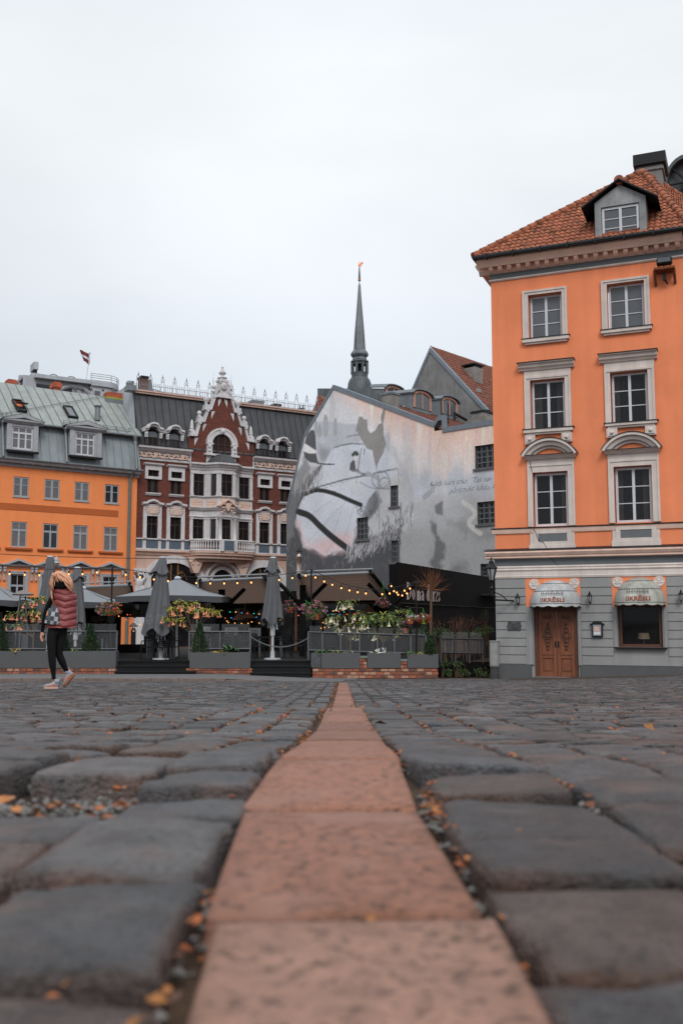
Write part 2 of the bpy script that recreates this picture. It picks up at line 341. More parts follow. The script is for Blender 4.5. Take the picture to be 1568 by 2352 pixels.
# the ground itself: one sheet to the horizon
xs=[-3000,-300,-60,-30]+[i for i in range(-20,21,1)]+[30,60,300,3000];ys=[-3000,-300,-40,-5,-2,0,.6,.78,1.0,1.21,1.77,2.76,3.58,4.8,6.1,7.2,8.4,10,12.7,15,18,20.5,23,26,31,34.5,36,45,80,200,800,3000]
gm=MB();gm.add([(x,y,gz(x,y)-.033)for y in ys for x in xs],[(j*len(xs)+i,j*len(xs)+i+1,(j+1)*len(xs)+i+1,(j+1)*len(xs)+i)for j in range(len(ys)-1)for i in range(len(xs)-1)])
tag(gm.build('ground',bed_m,smooth=True),kind='structure')
# fallen leaves and rusty litter caught in the joints; grit between the near stones
leaf_m=mat('dead_leaf',(0,0,0),.7,.25,60,0,attr='tone')
V=[];Fq=[];C=[]
def leaf(x,y,z,s,c):
    a=R.uniform(0,6.28);t=R.uniform(-.7,.7);b0=len(V);d=Vector((cos(a),sin(a),R.uniform(-.3,.3)));p=Vector((-sin(a),cos(a),t)).normalized();o=Vector((x,y,z))
    V.extend([o-d*s,o+p*s*.55+Vector((0,0,s*.25)),o+d*s,o-p*s*.55+Vector((0,0,s*.2))]);Fq.append((b0,b0+1,b0+2,b0+3));C.extend([c+(1,)]*4)
LC=[(.34,.10,.025),(.25,.07,.02),(.38,.15,.045),(.14,.05,.024),(.28,.11,.025),(.10,.045,.025)]
R.shuffle(joints)
for(x,y)in joints:
    if y<.3 or y>33:continue
    near=abs(x)<.16
    if R.random()>(.95 if near else.7 if y<8 else.55):continue
    for _ in range((16 if y<4 else 7)if near else(10 if y<3 else 6 if y<9 else 2)):
        leaf(x+R.gauss(0,.006),y+R.gauss(0,.004 if abs(x)<.1 else.03),gz(x,y)-R.uniform(.004 if abs(x)<.1 else.002,.018),R.uniform(.003,.008 if y<3 else.016),R.choice(LC))
for _ in range(150):
    y=R.uniform(2.5,30);x=R.uniform(-.4,.4)*y
    leaf(x,y,gz(x,y)+.022,R.uniform(.012,.028),R.choice(LC))
for _ in range(130):
    x,y=R.uniform(-.95,-.12),R.gauss(1.33,.03);leaf(x,y,gz(x,y)-R.uniform(.012,.028),R.uniform(.006,.02),R.choice(LC))
for(x,y)in((-.16,1.1),(-.15,.95),(-.14,1.75),(-.15,2.1),(.13,1.5),(.135,1.05),(.14,2.0),(.33,1.35),(.34,1.0)):
    for _ in range(4):leaf(x+R.gauss(0,.012),y+R.gauss(0,.02),gz(x,y)-R.uniform(.004,.02),R.uniform(.007,.015),R.choice(LC))
lm=MB();lm.add(V,Fq);lo=lm.build('fallen_leaves',leaf_m,fix=False)
a_=lo.data.attributes.new('tone','FLOAT_COLOR','POINT');a_.data.foreach_set('color',np.array(C,dtype=np.float32).ravel())
tag(lo,'rust brown fallen leaves and litter caught in the joints of the setts','leaves',kind='stuff')
grit_m=mat('grey_grit',(.16,.155,.15),.8,.5,120,0)
g=MB()
grit=[(x+R.gauss(0,.008),y+R.gauss(0,.03))for(x,y)in joints if.2<y<3.2 and abs(x)<1.5 for _ in range(14 if y<1.6 else 7)]+[(R.uniform(-1.05,-.11),R.gauss(1.33,.035))for _ in range(1500)]
for(px_,py_)in grit:
    q=R.uniform(.002,.007);cz=gz(px_,py_)-R.uniform(.014,.026)
    vv=[(px_+q*sx_*R.uniform(.6,1.2),py_+q*sy_*R.uniform(.6,1.2),cz+q*sz_*.8)for sx_,sy_,sz_ in((1,0,0),(-1,0,0),(0,1,0),(0,-1,0),(0,0,1),(0,0,-1))]
    g.add(vv,[(0,2,4),(2,1,4),(1,3,4),(3,0,4),(2,0,5),(1,2,5),(3,1,5),(0,3,5)])
tag(g.build('gravel',grit_m,fix=False),'pale grey grit lying in the wide joints between the nearest setts','gravel',kind='stuff')
# pavement in front of the terrace with its worn granite kerb, fading out right of the strip
pave_m=mat('grey_pavement',S(96,96,97,1.0),.9,.15,3,.3,60)
kerb_m=mat('worn_granite_kerb',S(118,103,97,1.0),.85,.25,5,.5,60)
pv=MB();xa=[-40,-16,-12,-9,-6,-4,-3,-2,-1.2,-.3,.5];top=lambda x:.175 if x<-4 else max(.03,.175-.042*(x+4))
for a,b in zip(xa,xa[1:]):
    pv.add([(a,KERB_Y+.12,top(a)),(b,KERB_Y+.12,top(b)),(b,36.5,top(b)+.02),(a,36.5,top(a)+.02)],[(0,1,2,3)])
tag(pv.build('pavement',pave_m),kind='structure')
kb=MB();x=-30.0
while x<.3:
    l=R.uniform(.8,1.5);z1=top(x+l/2)+R.uniform(-.004,.006);kb.box(x+.004,x+l-.004,KERB_Y-.03+R.uniform(-.008,.008),KERB_Y+.125,-.15,z1);x+=l
tag(kb.build('kerb',kerb_m,bevel=.018),kind='structure')
# ================================================================== pieces shared by the buildings
def wall_holes(mb,u0,u1,z0,z1,holes,depth=.25,y=0.0,mi=0,mrev=None):
    us=sorted({u0,u1}|{h[0]for h in holes}|{h[1]for h in holes});zs=sorted({z0,z1}|{h[2]for h in holes}|{h[3]for h in holes})
    us=[u for u in us if u0<=u<=u1];zs=[q for q in zs if z0<=q<=z1]
    for a,b in zip(us,us[1:]):
        for c,d in zip(zs,zs[1:]):
            mu,mz=(a+b)/2,(c+d)/2
            if any(h[0]<mu<h[1]and h[2]<mz<h[3]for h in holes):continue
            mb.add([(a,y,c),(b,y,c),(b,y,d),(a,y,d)],[(0,1,2,3)],mi)
    mr=mi if mrev is None else mrev
    for(a,b,c,d)in holes:
        e=y+depth
        mb.add([(a,y,c),(a,e,c),(a,e,d),(a,y,d)],[(0,1,2,3)],mr);mb.add([(b,y,c),(b,y,d),(b,e,d),(b,e,c)],[(0,1,2,3)],mr)
        mb.add([(a,y,d),(a,e,d),(b,e,d),(b,y,d)],[(0,1,2,3)],mr);mb.add([(a,y,c),(b,y,c),(b,e,c),(a,e,c)],[(0,1,2,3)],mr)
def window(parent,u0,u1,z0,z1,y,fm,gm_,ft=.07,cols=2,rows=(1/3,2/3),bar=.028,mull=.09,th=.07,transom=None,name='window',panelabel=None):
    f=MB();f.box(u0,u1,y,y+th,z0,z0+ft);f.box(u0,u1,y,y+th,z1-ft,z1);f.box(u0,u0+ft,y+.002,y+th,z0+ft,z1-ft);f.box(u1-ft,u1,y+.002,y+th,z0+ft,z1-ft)
    iu0,iu1,iz0,iz1=u0+ft,u1-ft,z0+ft,z1-ft
    zt=iz1
    if transom:
        zt=iz0+(iz1-iz0)*transom;f.box(iu0,iu1,y+.004,y+th,zt-mull/2,zt+mull/2)
    for i in range(1,cols):
        u=iu0+(iu1-iu0)*i/cols;f.box(u-mull/2,u+mull/2,y-.006,y+th,iz0,(zt-mull/2)if transom else iz1)
    for q in rows:
        zz=iz0+(zt-iz0)*q
        for i in range(cols):
            f.box(iu0+(iu1-iu0)*i/cols+(mull/2 if i else 0),iu0+(iu1-iu0)*(i+1)/cols-(mull/2 if i<cols-1 else 0),y+.012,y+th-.01,zz-bar/2,zz+bar/2)
    if transom and transom<.9:
        for i in range(1,cols if cols>2 else 2):
            n_=cols if cols>2 else 2
            u=iu0+(iu1-iu0)*i/n_;f.box(u-bar,u+bar,y+.012,y+th,zt+mull/2,iz1)
    o=f.build(name,fm,parent)
    p=MB();p.box(u0+ft*.5,u1-ft*.5,y+th*.55,y+th*.55+.012,z0+ft*.5,z1-ft*.5)
    pn=p.build('pane',gm_,o)
    return o
def surround(mb,u0,u1,z0,z1,iu0,iu1,iz0,iz1,p=.07,mi=0):
    for(a,b,c,d)in((u0,iu0,z0,z1),(iu1,u1,z0,z1),(iu0,iu1,iz1,z1)):
        mb.box(a,b,-p,.02,c,d,mi)
    if z0<iz0-.01:mb.box(iu0,iu1,-p,.02,z0,iz0,mi)
    e=min(.06,(iu0-u0)*.35)
    mb.box(u0-.012,u0+e,-p-.03,0,z0+.003,z1+.012,mi);mb.box(u1-e,u1+.012,-p-.03,0,z0+.003,z1+.012,mi);mb.box(u0+e,u1-e,-p-.028,0,z1-e,z1+.012,mi)
def tile_roof(name,material,parent,P0,e,s,L,H,clips=(),tw=.19,tl=.29,amp=.05,step=.035,sub=5):
    e,s=Vector(e).normalized(),Vector(s).normalized();n=e.cross(s)
    if n.z<0:n=-n
    nu=int(L/tw);nv=int(H/tl)+1;V=[];F=[];P0=Vector(P0);W=nu*sub+1
    us=np.arange(W)*tw/sub
    rg=random.Random(3)
    offs=[[rg.gauss(0,.007)for _ in range(nu+1)]for _ in range(nv)]
    for j in range(nv):
        for(vv,lift)in((j*tl,step),((j+1)*tl,0)):
            for i in range(W):
                ph=(i%sub)/sub;wv=amp*max(0,sin(ph*pi))if ph<.99 else 0
                q=P0+e*us[i]+s*(vv+offs[j][min(nu,i//sub)])+n*(wv+lift+offs[j][min(nu,i//sub)]*.6);V.append(q)
    for r in range(2*nv-1):
        for i in range(W-1):F.append((r*W+i,r*W+i+1,(r+1)*W+i+1,(r+1)*W+i))
    me=bpy.data.meshes.new(name);me.from_pydata([tuple(v)for v in V],[],F)
    bm=bmesh.new();bm.from_mesh(me)
    for(co,no)in clips:
        bmesh.ops.bisect_plane(bm,geom=list(bm.verts)+list(bm.edges)+list(bm.faces),plane_co=co,plane_no=no,clear_outer=True)
    bmesh.ops.recalc_face_normals(bm,faces=bm.faces);bm.to_mesh(me);bm.free();me.materials.append(material)
    o=bpy.data.objects.new(name,me);COL.objects.link(o);o.parent=parent;return o
tile_m=mat('terracotta_pantile',S(146,86,60,.95),.9,.7,3.4,.2,30)
tile_d=mat('old_brown_pantile',S(118,70,54,.85),.88,.5,2.4,.2,30)
# ================================================================== ORANGE CORNER HOUSE on the right
RB=Fac(1142,1557,34.9,-22.4)
rb=thing('corner_house','orange plastered corner house with grey ground floor and terracotta hipped roof','house',RB.o,RB.a)
zc=lambda z_,x,y,w=0:RB.uv(z_(x,y),w)[1]
uB=RB.uv(ZD(1566,700))[0]
zg=-.6;zpl=zc(ZF,380,903);ztop_g=zc(ZF,900,283);zcorn=zc(ZF,900,90)
zw1=zc(ZD,600,972)
def rr(z_,x0,y0,x1,y1,w=0):return RB.rect(z_,x0,y0,x1,y1,w)
W3=[rr(ZD,468,1112,708,1428),rr(ZD,1028,1032,1295,1362)]
W2=[rr(ZE,482,208,730,563),rr(ZE,1052,152,1320,518)]
W1=[rr(ZE,500,868,752,1255),rr(ZE,1078,826,1350,1228)]
DOOR=list(rr(ZF,508,470,820,990));DOOR[2]=zc(ZF,660,995);WIN=rr(ZF,1104,470,1422,782)
walls=MB()
wall_holes(walls,0,uB,zcorn,zw1,W3+W2+W1,.28)
walls.add([(0,0,zg),(0,14,zg),(0,14,zw1+1),(0,0,zw1+1)],[(0,1,2,3)])
dr=Vector((cos(rad(45)-RB.a),sin(rad(45)-RB.a),0))
er=Vector((uB,0,0))+dr*16
walls.add([(uB,0,zcorn),(er.x,er.y,zcorn),(er.x,er.y,zw1),(uB,0,zw1)],[(0,1,2,3)])
walls.build('upper_wall',orange_r,rb)
gf=MB()
wall_holes(gf,0,uB,zg,ztop_g,[tuple(DOOR),WIN],.35)
gf.add([(uB,0,zg),(er.x,er.y,zg),(er.x,er.y,zcorn),(uB,0,zcorn)],[(0,1,2,3)])
ys_=[305,364,423,482,541,600,659,718,777,837]
lev=[zc(ZF,380,y)for y in ys_]
# rusticated courses: proud blocks with real grooves between them
edges=[ztop_g-.01]+lev[1:]+[zpl]
orW=[rr(ZF,476,290,826,500),rr(ZF,1070,283,1433,500)]
jamb=[(DOOR[0]-.26,DOOR[1]+.12),(WIN[0]-.16,WIN[1]+.16)]
for a,b in zip(edges,edges[1:]):
    g0,g1=b+.012,a-.012
    seg=[(0,jamb[0][0]),(jamb[0][1],jamb[1][0]),(jamb[1][1],uB)]
    for(s0,s1)in seg:
        gf.box(s0-(.02 if s0==0 else 0),s1,-.035,.01,g0,g1)
    if g1<WIN[2]-.1:gf.box(jamb[1][0],jamb[1][1],-.034,.01,g0,g1)
gf.build('ground_floor_wall',greywall,rb,bevel=.008)
pl=MB();pl.box(-.07,DOOR[0]-.1,-.085,.05,zg,zpl);pl.box(DOOR[1]+.06,uB+.05,-.085,.05,zg,zpl);pl.build('plinth',plinthm,rb,bevel=.015)
# panels of orange behind the awnings, with roundels, and door and window jambs
for(a,b,c,d),(j0,j1),hh in zip(orW,jamb,(DOOR,WIN)):
    for q in((j0,hh[0],hh[3]-.1),(hh[1],j1,hh[3]-.1),(hh[0],hh[1],hh[3])):op=MB();op.box(q[0],q[1],-.02,.01,q[2],ztop_g-.005);op.build('orange_panel',orange_r,rb)
    for k_,(a,b)in enumerate(((j0,hh[0]),(hh[1],j1))):
        jm=MB();top=hh[3]-.1;bot=hh[2]if hh is WIN else zpl
        jm.box(a,b,-.045,.01,bot,top);jm.box(a+(b-a)*.3,b-(b-a)*.15,-.075,0,bot+.004,top-.01);jm.build('opening_jamb',greywall,rb)
for(x,y)in((508,334),(792,326),(1101,319),(1397,312)):
    u,zz=RB.uv(ZF(x,y));d=MB()
    pr=[(.01,-.06),(.05,-.07),(.09,-.05),(.13,-.06),(.17,-.055),(.18,-.02)]
    d.v=[];n_=20
    vv=[(u+r_*cos(2*pi*k/n_),y_+(.012*sin(5*2*pi*k/n_)if.04<r_<.14 else 0),zz+r_*sin(2*pi*k/n_))for r_,y_ in pr for k in range(n_)]
    d.add(vv,[(j*n_+k,j*n_+(k+1)%n_,(j+1)*n_+(k+1)%n_,(j+1)*n_+k)for j in range(len(pr)-1)for k in range(n_)]+[tuple(range(n_))])
    d.build('roundel',trim,rb,smooth=.6)
# cornices: profiles run along the front and round both corners
def cornice(name,poly,mats_,left=0.0,mi=0):
    m=MB();m.prof(poly,-left,uB+.0);
    m2=[(er.x*0,0)]
    o_=min(p[0]for p in poly)
    # wing on the right: same profile carried along its wall
    nn=Vector((dr.y,-dr.x,0));n_=len(poly)
    v=[Vector((uB,0,0))+nn*(-y_)+Vector((0,0,z_))for y_,z_ in poly]+[er+nn*(-y_)+Vector((0,0,z_))for y_,z_ in poly]
    m.add(v,[tuple(range(n_)),tuple(range(2*n_-1,n_-1,-1))]+[(i,i+n_,(i+1)%n_+n_,(i+1)%n_)for i in range(n_)])
    if left:
        v=[(y_ if y_<0 else 0,0 if y_<0 else.0,z_)for y_,z_ in poly]
        v2=[(q[0],12,q[2])for q in v];v=[(q[0],q[0]*0-.0,q[2])for q in v]
        m.add(v+v2,[tuple(range(n_)),tuple(range(2*n_-1,n_-1,-1))]+[(i,i+n_,(i+1)%n_+n_,(i+1)%n_)for i in range(n_)])
    return m.build(name,mats_,rb)
z1,z2,z3=zc(ZF,900,72),zc(ZF,900,132),zc(ZF,900,193)
cornice('belt_cornice',[(.05,z1+.0),(-.30,z1-.05),(-.31,z1-.13),(-.24,z1-.22),(-.2,z1-.25),(-.2,z1-.3),(-.10,z2-.02),(-.06,z2-.04),(.05,z2-.04)],trim_pink,.3)
cornice('belt_flashing',[(.03,z1+.045),(-.33,z1-.035),(-.33,z1-.06),(.03,z1+.015)],darkmetal,.33)
cornice('belt_band',[(.05,z2-.042),(-.03,z2-.042),(-.03,z3),(.05,z3)],greyband,.03)
b0,b1=zc(ZF,900,205),ztop_g
cornice('lower_band',[(.05,z3-.002),(-.05,z3-.002),(-.075,z3-.05),(-.05,z3-.09),(-.055,z3-.11),(-.09,z3-.14),(-.05,z3-.2),(-.05,b1+.09),(-.07,b1+.07),(-.05,b1),(.05,b1)],trim,.05)
# string course under the first-floor windows
sb0,sb1=zc(ZE,900,1273),zc(ZE,900,1252)
cornice('string_course',[(.03,sb1),(-.10,sb1-.03),(-.08,sb1-.1),(-.05,sb0-.08),(.03,sb0-.1)],trim_pink,.1)
cornice('string_flashing',[(.03,sb1+.035),(-.13,sb1+.002),(-.13,sb1-.018),(.03,sb1+.012)],darkmetal,.13)
# eaves
OV=-.62
ze=zc(ZD,600,790,OV)
zm1,zm2,zm3,zm4=zc(ZD,600,842,-.45),zc(ZD,600,905),zc(ZD,600,921),zc(ZD,600,966)
cornice('eaves_cornice',[(.05,ze-.02),(OV+.04,ze-.02),(OV+.05,ze-.10),(OV+.16,ze-.22),(-.40,ze-.30),(-.40,zm1-.0),(-.16,zm1-.02),(-.16,zm2),(-.06,zm3-.03),(.05,zm3-.03)],trim_pink,.40)
cornice('eaves_band',[(.05,zm3-.032),(-.035,zm3-.032),(-.035,zm4),(.05,zm4)],greyband,.03)
cornice('eaves_fillet',[(.05,zm4-.002),(-.06,zm4-.002),(-.075,zm4-.035),(-.04,zm4-.075),(.05,zm4-.075)],trim,.06)
md=MB();u=.0
while u<uB+.2:
    md.prof([(-.15,zm1-.018),(-.37,zm1-.018),(-.37,zm1-.13),(-.31,zm1-.2),(-.24,zm1-.24),(-.15,zm1-.26)],u,u+.15);u+=.335
o_=md.build('modillion',trim_pink,rb,bevel=.01);o_['kind']='stuff'
gt=MB();gt.tube([(-.42,12,ze+.01),(-.43,OV-.06,ze+.01),(uB+.25,OV-.06,ze+.01)],.085,8);gt.tube([(uB+.25,OV-.06,ze+.01),(er.x+.3,er.y-.4,ze+.01)],.085,8)
u=0
while u<uB:gt.box(u,u+.05,OV-.155,OV+.02,ze-.09,ze+.1);u+=.95
gt.build('gutter',darkmetal,rb)
# windows, frames, hoods
clearg=mat('clear_house_glass',(.02,.021,.023),.03,0,1,0,alpha=.4)
sur,hood=[],[]
def put(name,m,mats_,p=None,**k):return m.build(name,mats_,p or rb,**k)
for i,(h,(x0,y0,x1,y1),sy)in enumerate(zip(W3,((430,1083,742,1440),(990,1007,1330,1372)),((1425,1458,428,760),(1360,1390,986,1348)))):
    m=MB();o0,o1,q0,q1=rr(ZD,x0,y0,x1,y1);surround(m,o0,o1,h[2],q1,*h,p=.07);put('window_surround',m,trim)
    s=MB();a,b,c,d=rr(ZD,sy[2],sy[0],sy[3],sy[1]);s.box(a,b,-.16,.2,c+.03,h[2]-.002);s.box(a+.08,b-.08,-.10,.0,c-.04,c+.028);put('window_sill',s,trim)
    s=MB();s.box(a-.03,b+.03,-.19,.1,h[2]-.001,h[2]+.018);put('sill_flashing',s,darkmetal)
    window(rb,h[0]+.03,h[1]-.03,h[2]+.02,h[3]-.02,.17,whitepaint,glass_grey,.075)
for i,(h,so_,hd,sl)in enumerate(zip(W2,((445,185,770,565),(1015,135,1365,520)),((400,92,795,140),(972,28,1385,80)),((435,566,792,592),(1012,517,1390,542)))):
    m=MB();o0,o1,q0,q1=rr(ZE,*so_);surround(m,o0,o1,h[2],q1,*h,p=.07)
    a,b,c,d=rr(ZE,*hd);m.box(o0-.02,o1+.02,-.05,.02,q1+.013,c-.001);put('window_surround',m,trim)
    m=MB();m.prof([(.0,c),(-.1,c),(-.13,c+.06),(-.2,c+.1),(-.22,d-.05),(-.3,d-.03),(-.3,d),(0,d)],a,b);put('window_hood',m,trim)
    m=MB();m.box(a-.03,b+.03,-.33,.02,d+.001,d+.03);put('hood_flashing',m,darkmetal)
    a,b,c,d=rr(ZE,*sl);m=MB();m.box(a+.02,b-.02,-.18,.2,c+.03,h[2]-.002);m.box(a+.1,b-.1,-.12,0,c-.04,c+.028)
    for k_ in(a+.05,b-.42):
        m.box(k_,k_+.36,-.12,0,c-.36,c-.045);m.box(k_+.05,k_+.31,-.15,0,c-.31,c-.09);m.ball((k_+.18,-.15,c-.2),.07)
    put('window_sill',m,trim);m=MB();m.box(a-.03,b+.03,-.21,.1,h[2]-.001,h[2]+.02);put('sill_flashing',m,darkmetal)
    window(rb,h[0]+.03,h[1]-.03,h[2]+.02,h[3]-.02,.17,whitepaint,clearg,.075)
for i,(h,so_,ar,apx,ap,gr)in enumerate(zip(W1,((468,815,796,1258),(1042,780,1400,1228)),((432,752,815),(1000,712,1412)),(636,594),((475,1285,804,1440),(1060,1255,1412,1410)),((540,1310,742,1362),(1125,1283,1343,1335)))):
    m=MB();o0,o1,q0,q1=rr(ZE,*so_);surround(m,o0,o1,h[2],q1,*h,p=.07)
    a=RB.uv(ZE(ar[0],ar[1]))[0];b=RB.uv(ZE(ar[2],ar[1]))[0];zb=zc(ZE,(ar[0]+ar[2])/2,ar[1]);zt=zc(ZE,(ar[0]+ar[2])/2,apx)
    m.box(o0-.02,o1+.02,-.05,.02,q1+.013,zb-.12);put('window_surround',m,trim)
    # segmental pediment: horizontal cornice and a curved one above it
    m=MB();m.prof([(0,zb-.119),(-.12,zb-.119),(-.2,zb-.04),(-.27,zb-.02),(-.27,zb),(0,zb)],a+.05,b-.05)
    c_,hw,rise=(a+b)/2,(b-a)/2,zt-zb-.03;Rr=(hw*hw+rise*rise)/(2*rise);zc0=zb+rise-Rr;th0=math.asin(hw/Rr);n_=22
    prof=[(Rr+.03,-.33),(Rr-.06,-.33),(Rr-.10,-.24),(Rr-.2,-.2),(Rr-.24,-.1),(Rr-.3,-.08),(Rr-.3,0),(Rr+.03,0)]
    vv=[(c_+r_*sin(-th0+2*th0*k/n_),y_,max(zb-.04,zc0+r_*cos(-th0+2*th0*k/n_)))for k in range(n_+1)for r_,y_ in prof];np_=len(prof)
    m.add(vv,[(k*np_+j,k*np_+(j+1)%np_,(k+1)*np_+(j+1)%np_,(k+1)*np_+j)for k in range(n_)for j in range(np_)]+[tuple(range(np_)),tuple(range(n_*np_,(n_+1)*np_))])
    put('arched_pediment',m,trim)
    m=MB();m.box(a+.05,b-.05,-.30,.02,zb+.001,zb+.022)
    rr2=Rr+.035
    m.add([(c_+r_*sin(-th0+2*th0*k/n_),y_,zc0+r_*cos(-th0+2*th0*k/n_))for k in range(n_+1)for r_,y_ in((rr2,-.36),(rr2+.02,-.36),(rr2+.02,.01),(rr2,.01))],[(k*4+j,k*4+(j+1)%4,k*4+4+(j+1)%4,k*4+4+j)for k in range(n_)for j in range(4)])
    put('pediment_flashing',m,darkmetal)
    a,b,c,d=rr(ZE,*ap);m=MB();m.box(a+.03,b-.03,-.06,.02,c+.25,sb0-.1);m.box(a,b,-.10,.02,c-.02,c+.25)
    e0,e1,e2,e3=rr(ZE,*gr)
    for(x0,x1,y0,y1)in((e0-.16,e0-.02,e2-.16,e3+.16),(e1+.02,e1+.16,e2-.16,e3+.16),(e0-.02,e1+.02,e3+.02,e3+.16),(e0-.02,e1+.02,e2-.16,e2-.02)):m.box(x0,x1,-.085,-.05,y0,y1)
    put('apron',m,trim);m=MB();m.box(e0,e1,-.07,-.05,e2,e3);put('apron_panel',m,greyband)
    window(rb,h[0]+.03,h[1]-.03,h[2]+.02,h[3]-.02,.17,whitepaint,clearg,.08)
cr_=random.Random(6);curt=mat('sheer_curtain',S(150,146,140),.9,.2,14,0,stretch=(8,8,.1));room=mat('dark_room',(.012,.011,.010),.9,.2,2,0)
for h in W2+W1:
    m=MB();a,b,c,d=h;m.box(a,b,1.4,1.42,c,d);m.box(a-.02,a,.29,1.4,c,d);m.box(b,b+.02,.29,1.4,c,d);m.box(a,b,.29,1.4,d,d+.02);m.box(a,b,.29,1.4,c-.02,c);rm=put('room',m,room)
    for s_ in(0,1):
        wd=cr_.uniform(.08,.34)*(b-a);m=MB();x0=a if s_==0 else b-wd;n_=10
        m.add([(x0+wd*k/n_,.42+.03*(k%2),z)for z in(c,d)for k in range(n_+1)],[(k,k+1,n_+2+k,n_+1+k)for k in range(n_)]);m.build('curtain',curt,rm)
# front door: two leaves with carved lozenges
doorw=mat('carved_oak',S(124,72,46,1.0),.55,.3,5,.3,40,stretch=(3,3,.35));doord=mat('dark_carved_oak',S(96,58,40,1.0),.55,.3,9,.4,60)
a,b,c,d=DOOR;m=MB();m.box(a,a+.12,.1,.3,c,d-.0);m.box(b-.12,b,.1,.3,c,d);m.box(a+.12,b-.12,.1,.3,d-.28,d);put('door_frame',m,doord)
mid=(a+b)/2;top=d-.28
for k_,(l,r)in enumerate(((a+.12,mid-.01),(mid+.01,b-.12))):
    m=MB();m.box(l,r,.2,.26,c,top)
    for(x0,x1,y0,y1)in((l,l+.12,c,top),(r-.12,r,c,top),(l+.12,r-.12,top-.1,top),(l+.12,r-.12,c+.62,c+.74),(l+.12,r-.12,c,c+.16),(l+.12,r-.12,top-.32,top-.26)):m.box(x0,x1,.165,.21,y0,y1)
    m.box(l+.16,r-.16,.175,.21,c+.2,c+.58);m.box(l+.1,r-.1,.14,.2,c+.74,c+.86)
    dl=put('door',m,doorw,bevel=.008)
    m=MB();cx_=(l+r)/2;zz=(c+.86+top-.34)/2;hh=(top-.36-c-.9)/2
    m.prism([(cx_-.17,zz),(cx_,zz-hh),(cx_+.17,zz),(cx_,zz+hh)],.175,.205)
    for k2,(dz,r_)in enumerate(((0,.085),(.17,.06),(-.17,.06),(.3,.05),(-.3,.05),(.42,.035),(-.42,.035))):m.ball((cx_,.17,zz+dz),(r_*1.2,.035,r_),8,5)
    for q in range(6):m.ball((cx_+.1*cos(q*pi/3),.165,zz+.1*sin(q*pi/3)),.035,6,4)
    m.box(cx_-.2,cx_+.2,.17,.2,top-.24,top-.13);m.ball((cx_,.17,top-.19),(.13,.03,.045),8,5)
    m.build('carving',doord,dl,smooth=.7)
    m=MB();m.box(mid+(-.07 if k_==0 else.03),mid+(-.03 if k_==0 else.07),.13,.165,c+1.0,c+1.2);m.build('door_handle',darkmetal,dl)
m=MB();m.box(a-.1,b+.1,-.25,.3,-.35,c-.003);put('door_step',m,plinthm)
# shop window with brown timber frame and a lit-looking lamp inside
a,b,c,d=WIN;m=MB();m.box(a,a+.12,.12,.24,c,d);m.box(b-.12,b,.12,.24,c,d);m.box(a+.12,b-.12,.12,.24,d-.12,d);m.box(a+.12,b-.12,.12,.24,c,c+.1);f_=put('shop_window',m,mat('reddish_brown_frame',S(88,54,40),.5,.2,6,.05))
m=MB();m.box(a+.1,b-.1,.2,.21,c+.05,d-.05);m.build('pane',mat('clear_shop_glass',(.03,.03,.03),.03,0,1,0,alpha=.22),f_)
m=MB();m.box(a-.1,b+.1,-.16,.14,c-.05,c-.002);put('window_sill',m,darkmetal)
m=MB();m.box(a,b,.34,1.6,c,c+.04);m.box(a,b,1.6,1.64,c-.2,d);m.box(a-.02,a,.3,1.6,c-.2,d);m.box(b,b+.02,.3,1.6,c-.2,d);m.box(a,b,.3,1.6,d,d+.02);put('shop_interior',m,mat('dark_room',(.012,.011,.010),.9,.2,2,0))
# roof: pantiled front slope, wing slope, hips with ridge tiles
front_n=Vector((0,-1,1.05)).normalized()
Pe=Vector((0,OV,ze+.06))
apex=RB.hitl(ZD(1280,250),Pe,front_n)
s_dir=Vector((0,1,1/1.05)).normalized()if False else Vector((0,apex.y-OV,apex.z-Pe.z)).normalized()
cornL=Vector((-.46,OV,Pe.z));cornR=Vector((uB+.28,OV,Pe.z))
slope=(apex-Vector((apex.x,OV,Pe.z)))
hipL=(apex-cornL);hipR=(apex-cornR)
fn=Vector((1,0,0)).cross(slope).normalized()
clipL=(cornL,-(fn.cross(hipL)).normalized()if(fn.cross(hipL)).x>0 else fn.cross(hipL).normalized())
clipR=(cornR,(fn.cross(hipR)).normalized()if(fn.cross(hipR)).x>0 else-fn.cross(hipR).normalized())
tile_roof('roof_slope',tile_m,rb,(-.75,OV,Pe.z),(1,0,0),slope,uB+1.3,slope.length,[clipL,clipR])
wn=dr.cross(hipR);up=(apex-cornR)-dr*(apex-cornR).dot(dr);
tile_roof('roof_slope',tile_m,rb,cornR-dr*.0,dr,up,16,up.length,[(cornR,(wn.cross(hipR)).normalized()*(-1 if(wn.cross(hipR)).dot(dr)>0 else 1))])
rt=MB()
def ridge(p,q,n_):
    p,q=Vector(p),Vector(q);d=(q-p)/n_
    for i in range(n_):
        a_=p+d*i;rt.tube([a_-d*.06,a_+d*.5,a_+d*1.02],[.15,.135,.115],8)
ridge(cornL+Vector((0,0,.04)),apex+Vector((0,0,.05)),int(hipL.length/.36));ridge(cornR+Vector((0,0,.04)),apex+Vector((0,0,.05)),int(hipR.length/.36));ridge(apex+dr*14,apex,38)
rt.build('ridge_tiles',tile_m,rb,smooth=.8)
bk=MB();pL=Vector((-.44,12,Pe.z));aB=apex+Vector((0,max(.1,12-apex.y),0));eR=apex+dr*15
bk.add([cornL,apex,aB,pL],[(0,1,2,3)]);bk.add([apex,eR,eR+Vector((-6,8,-4)),aB],[(0,1,2,3)]);bk.build('back_roof',tile_m,rb)
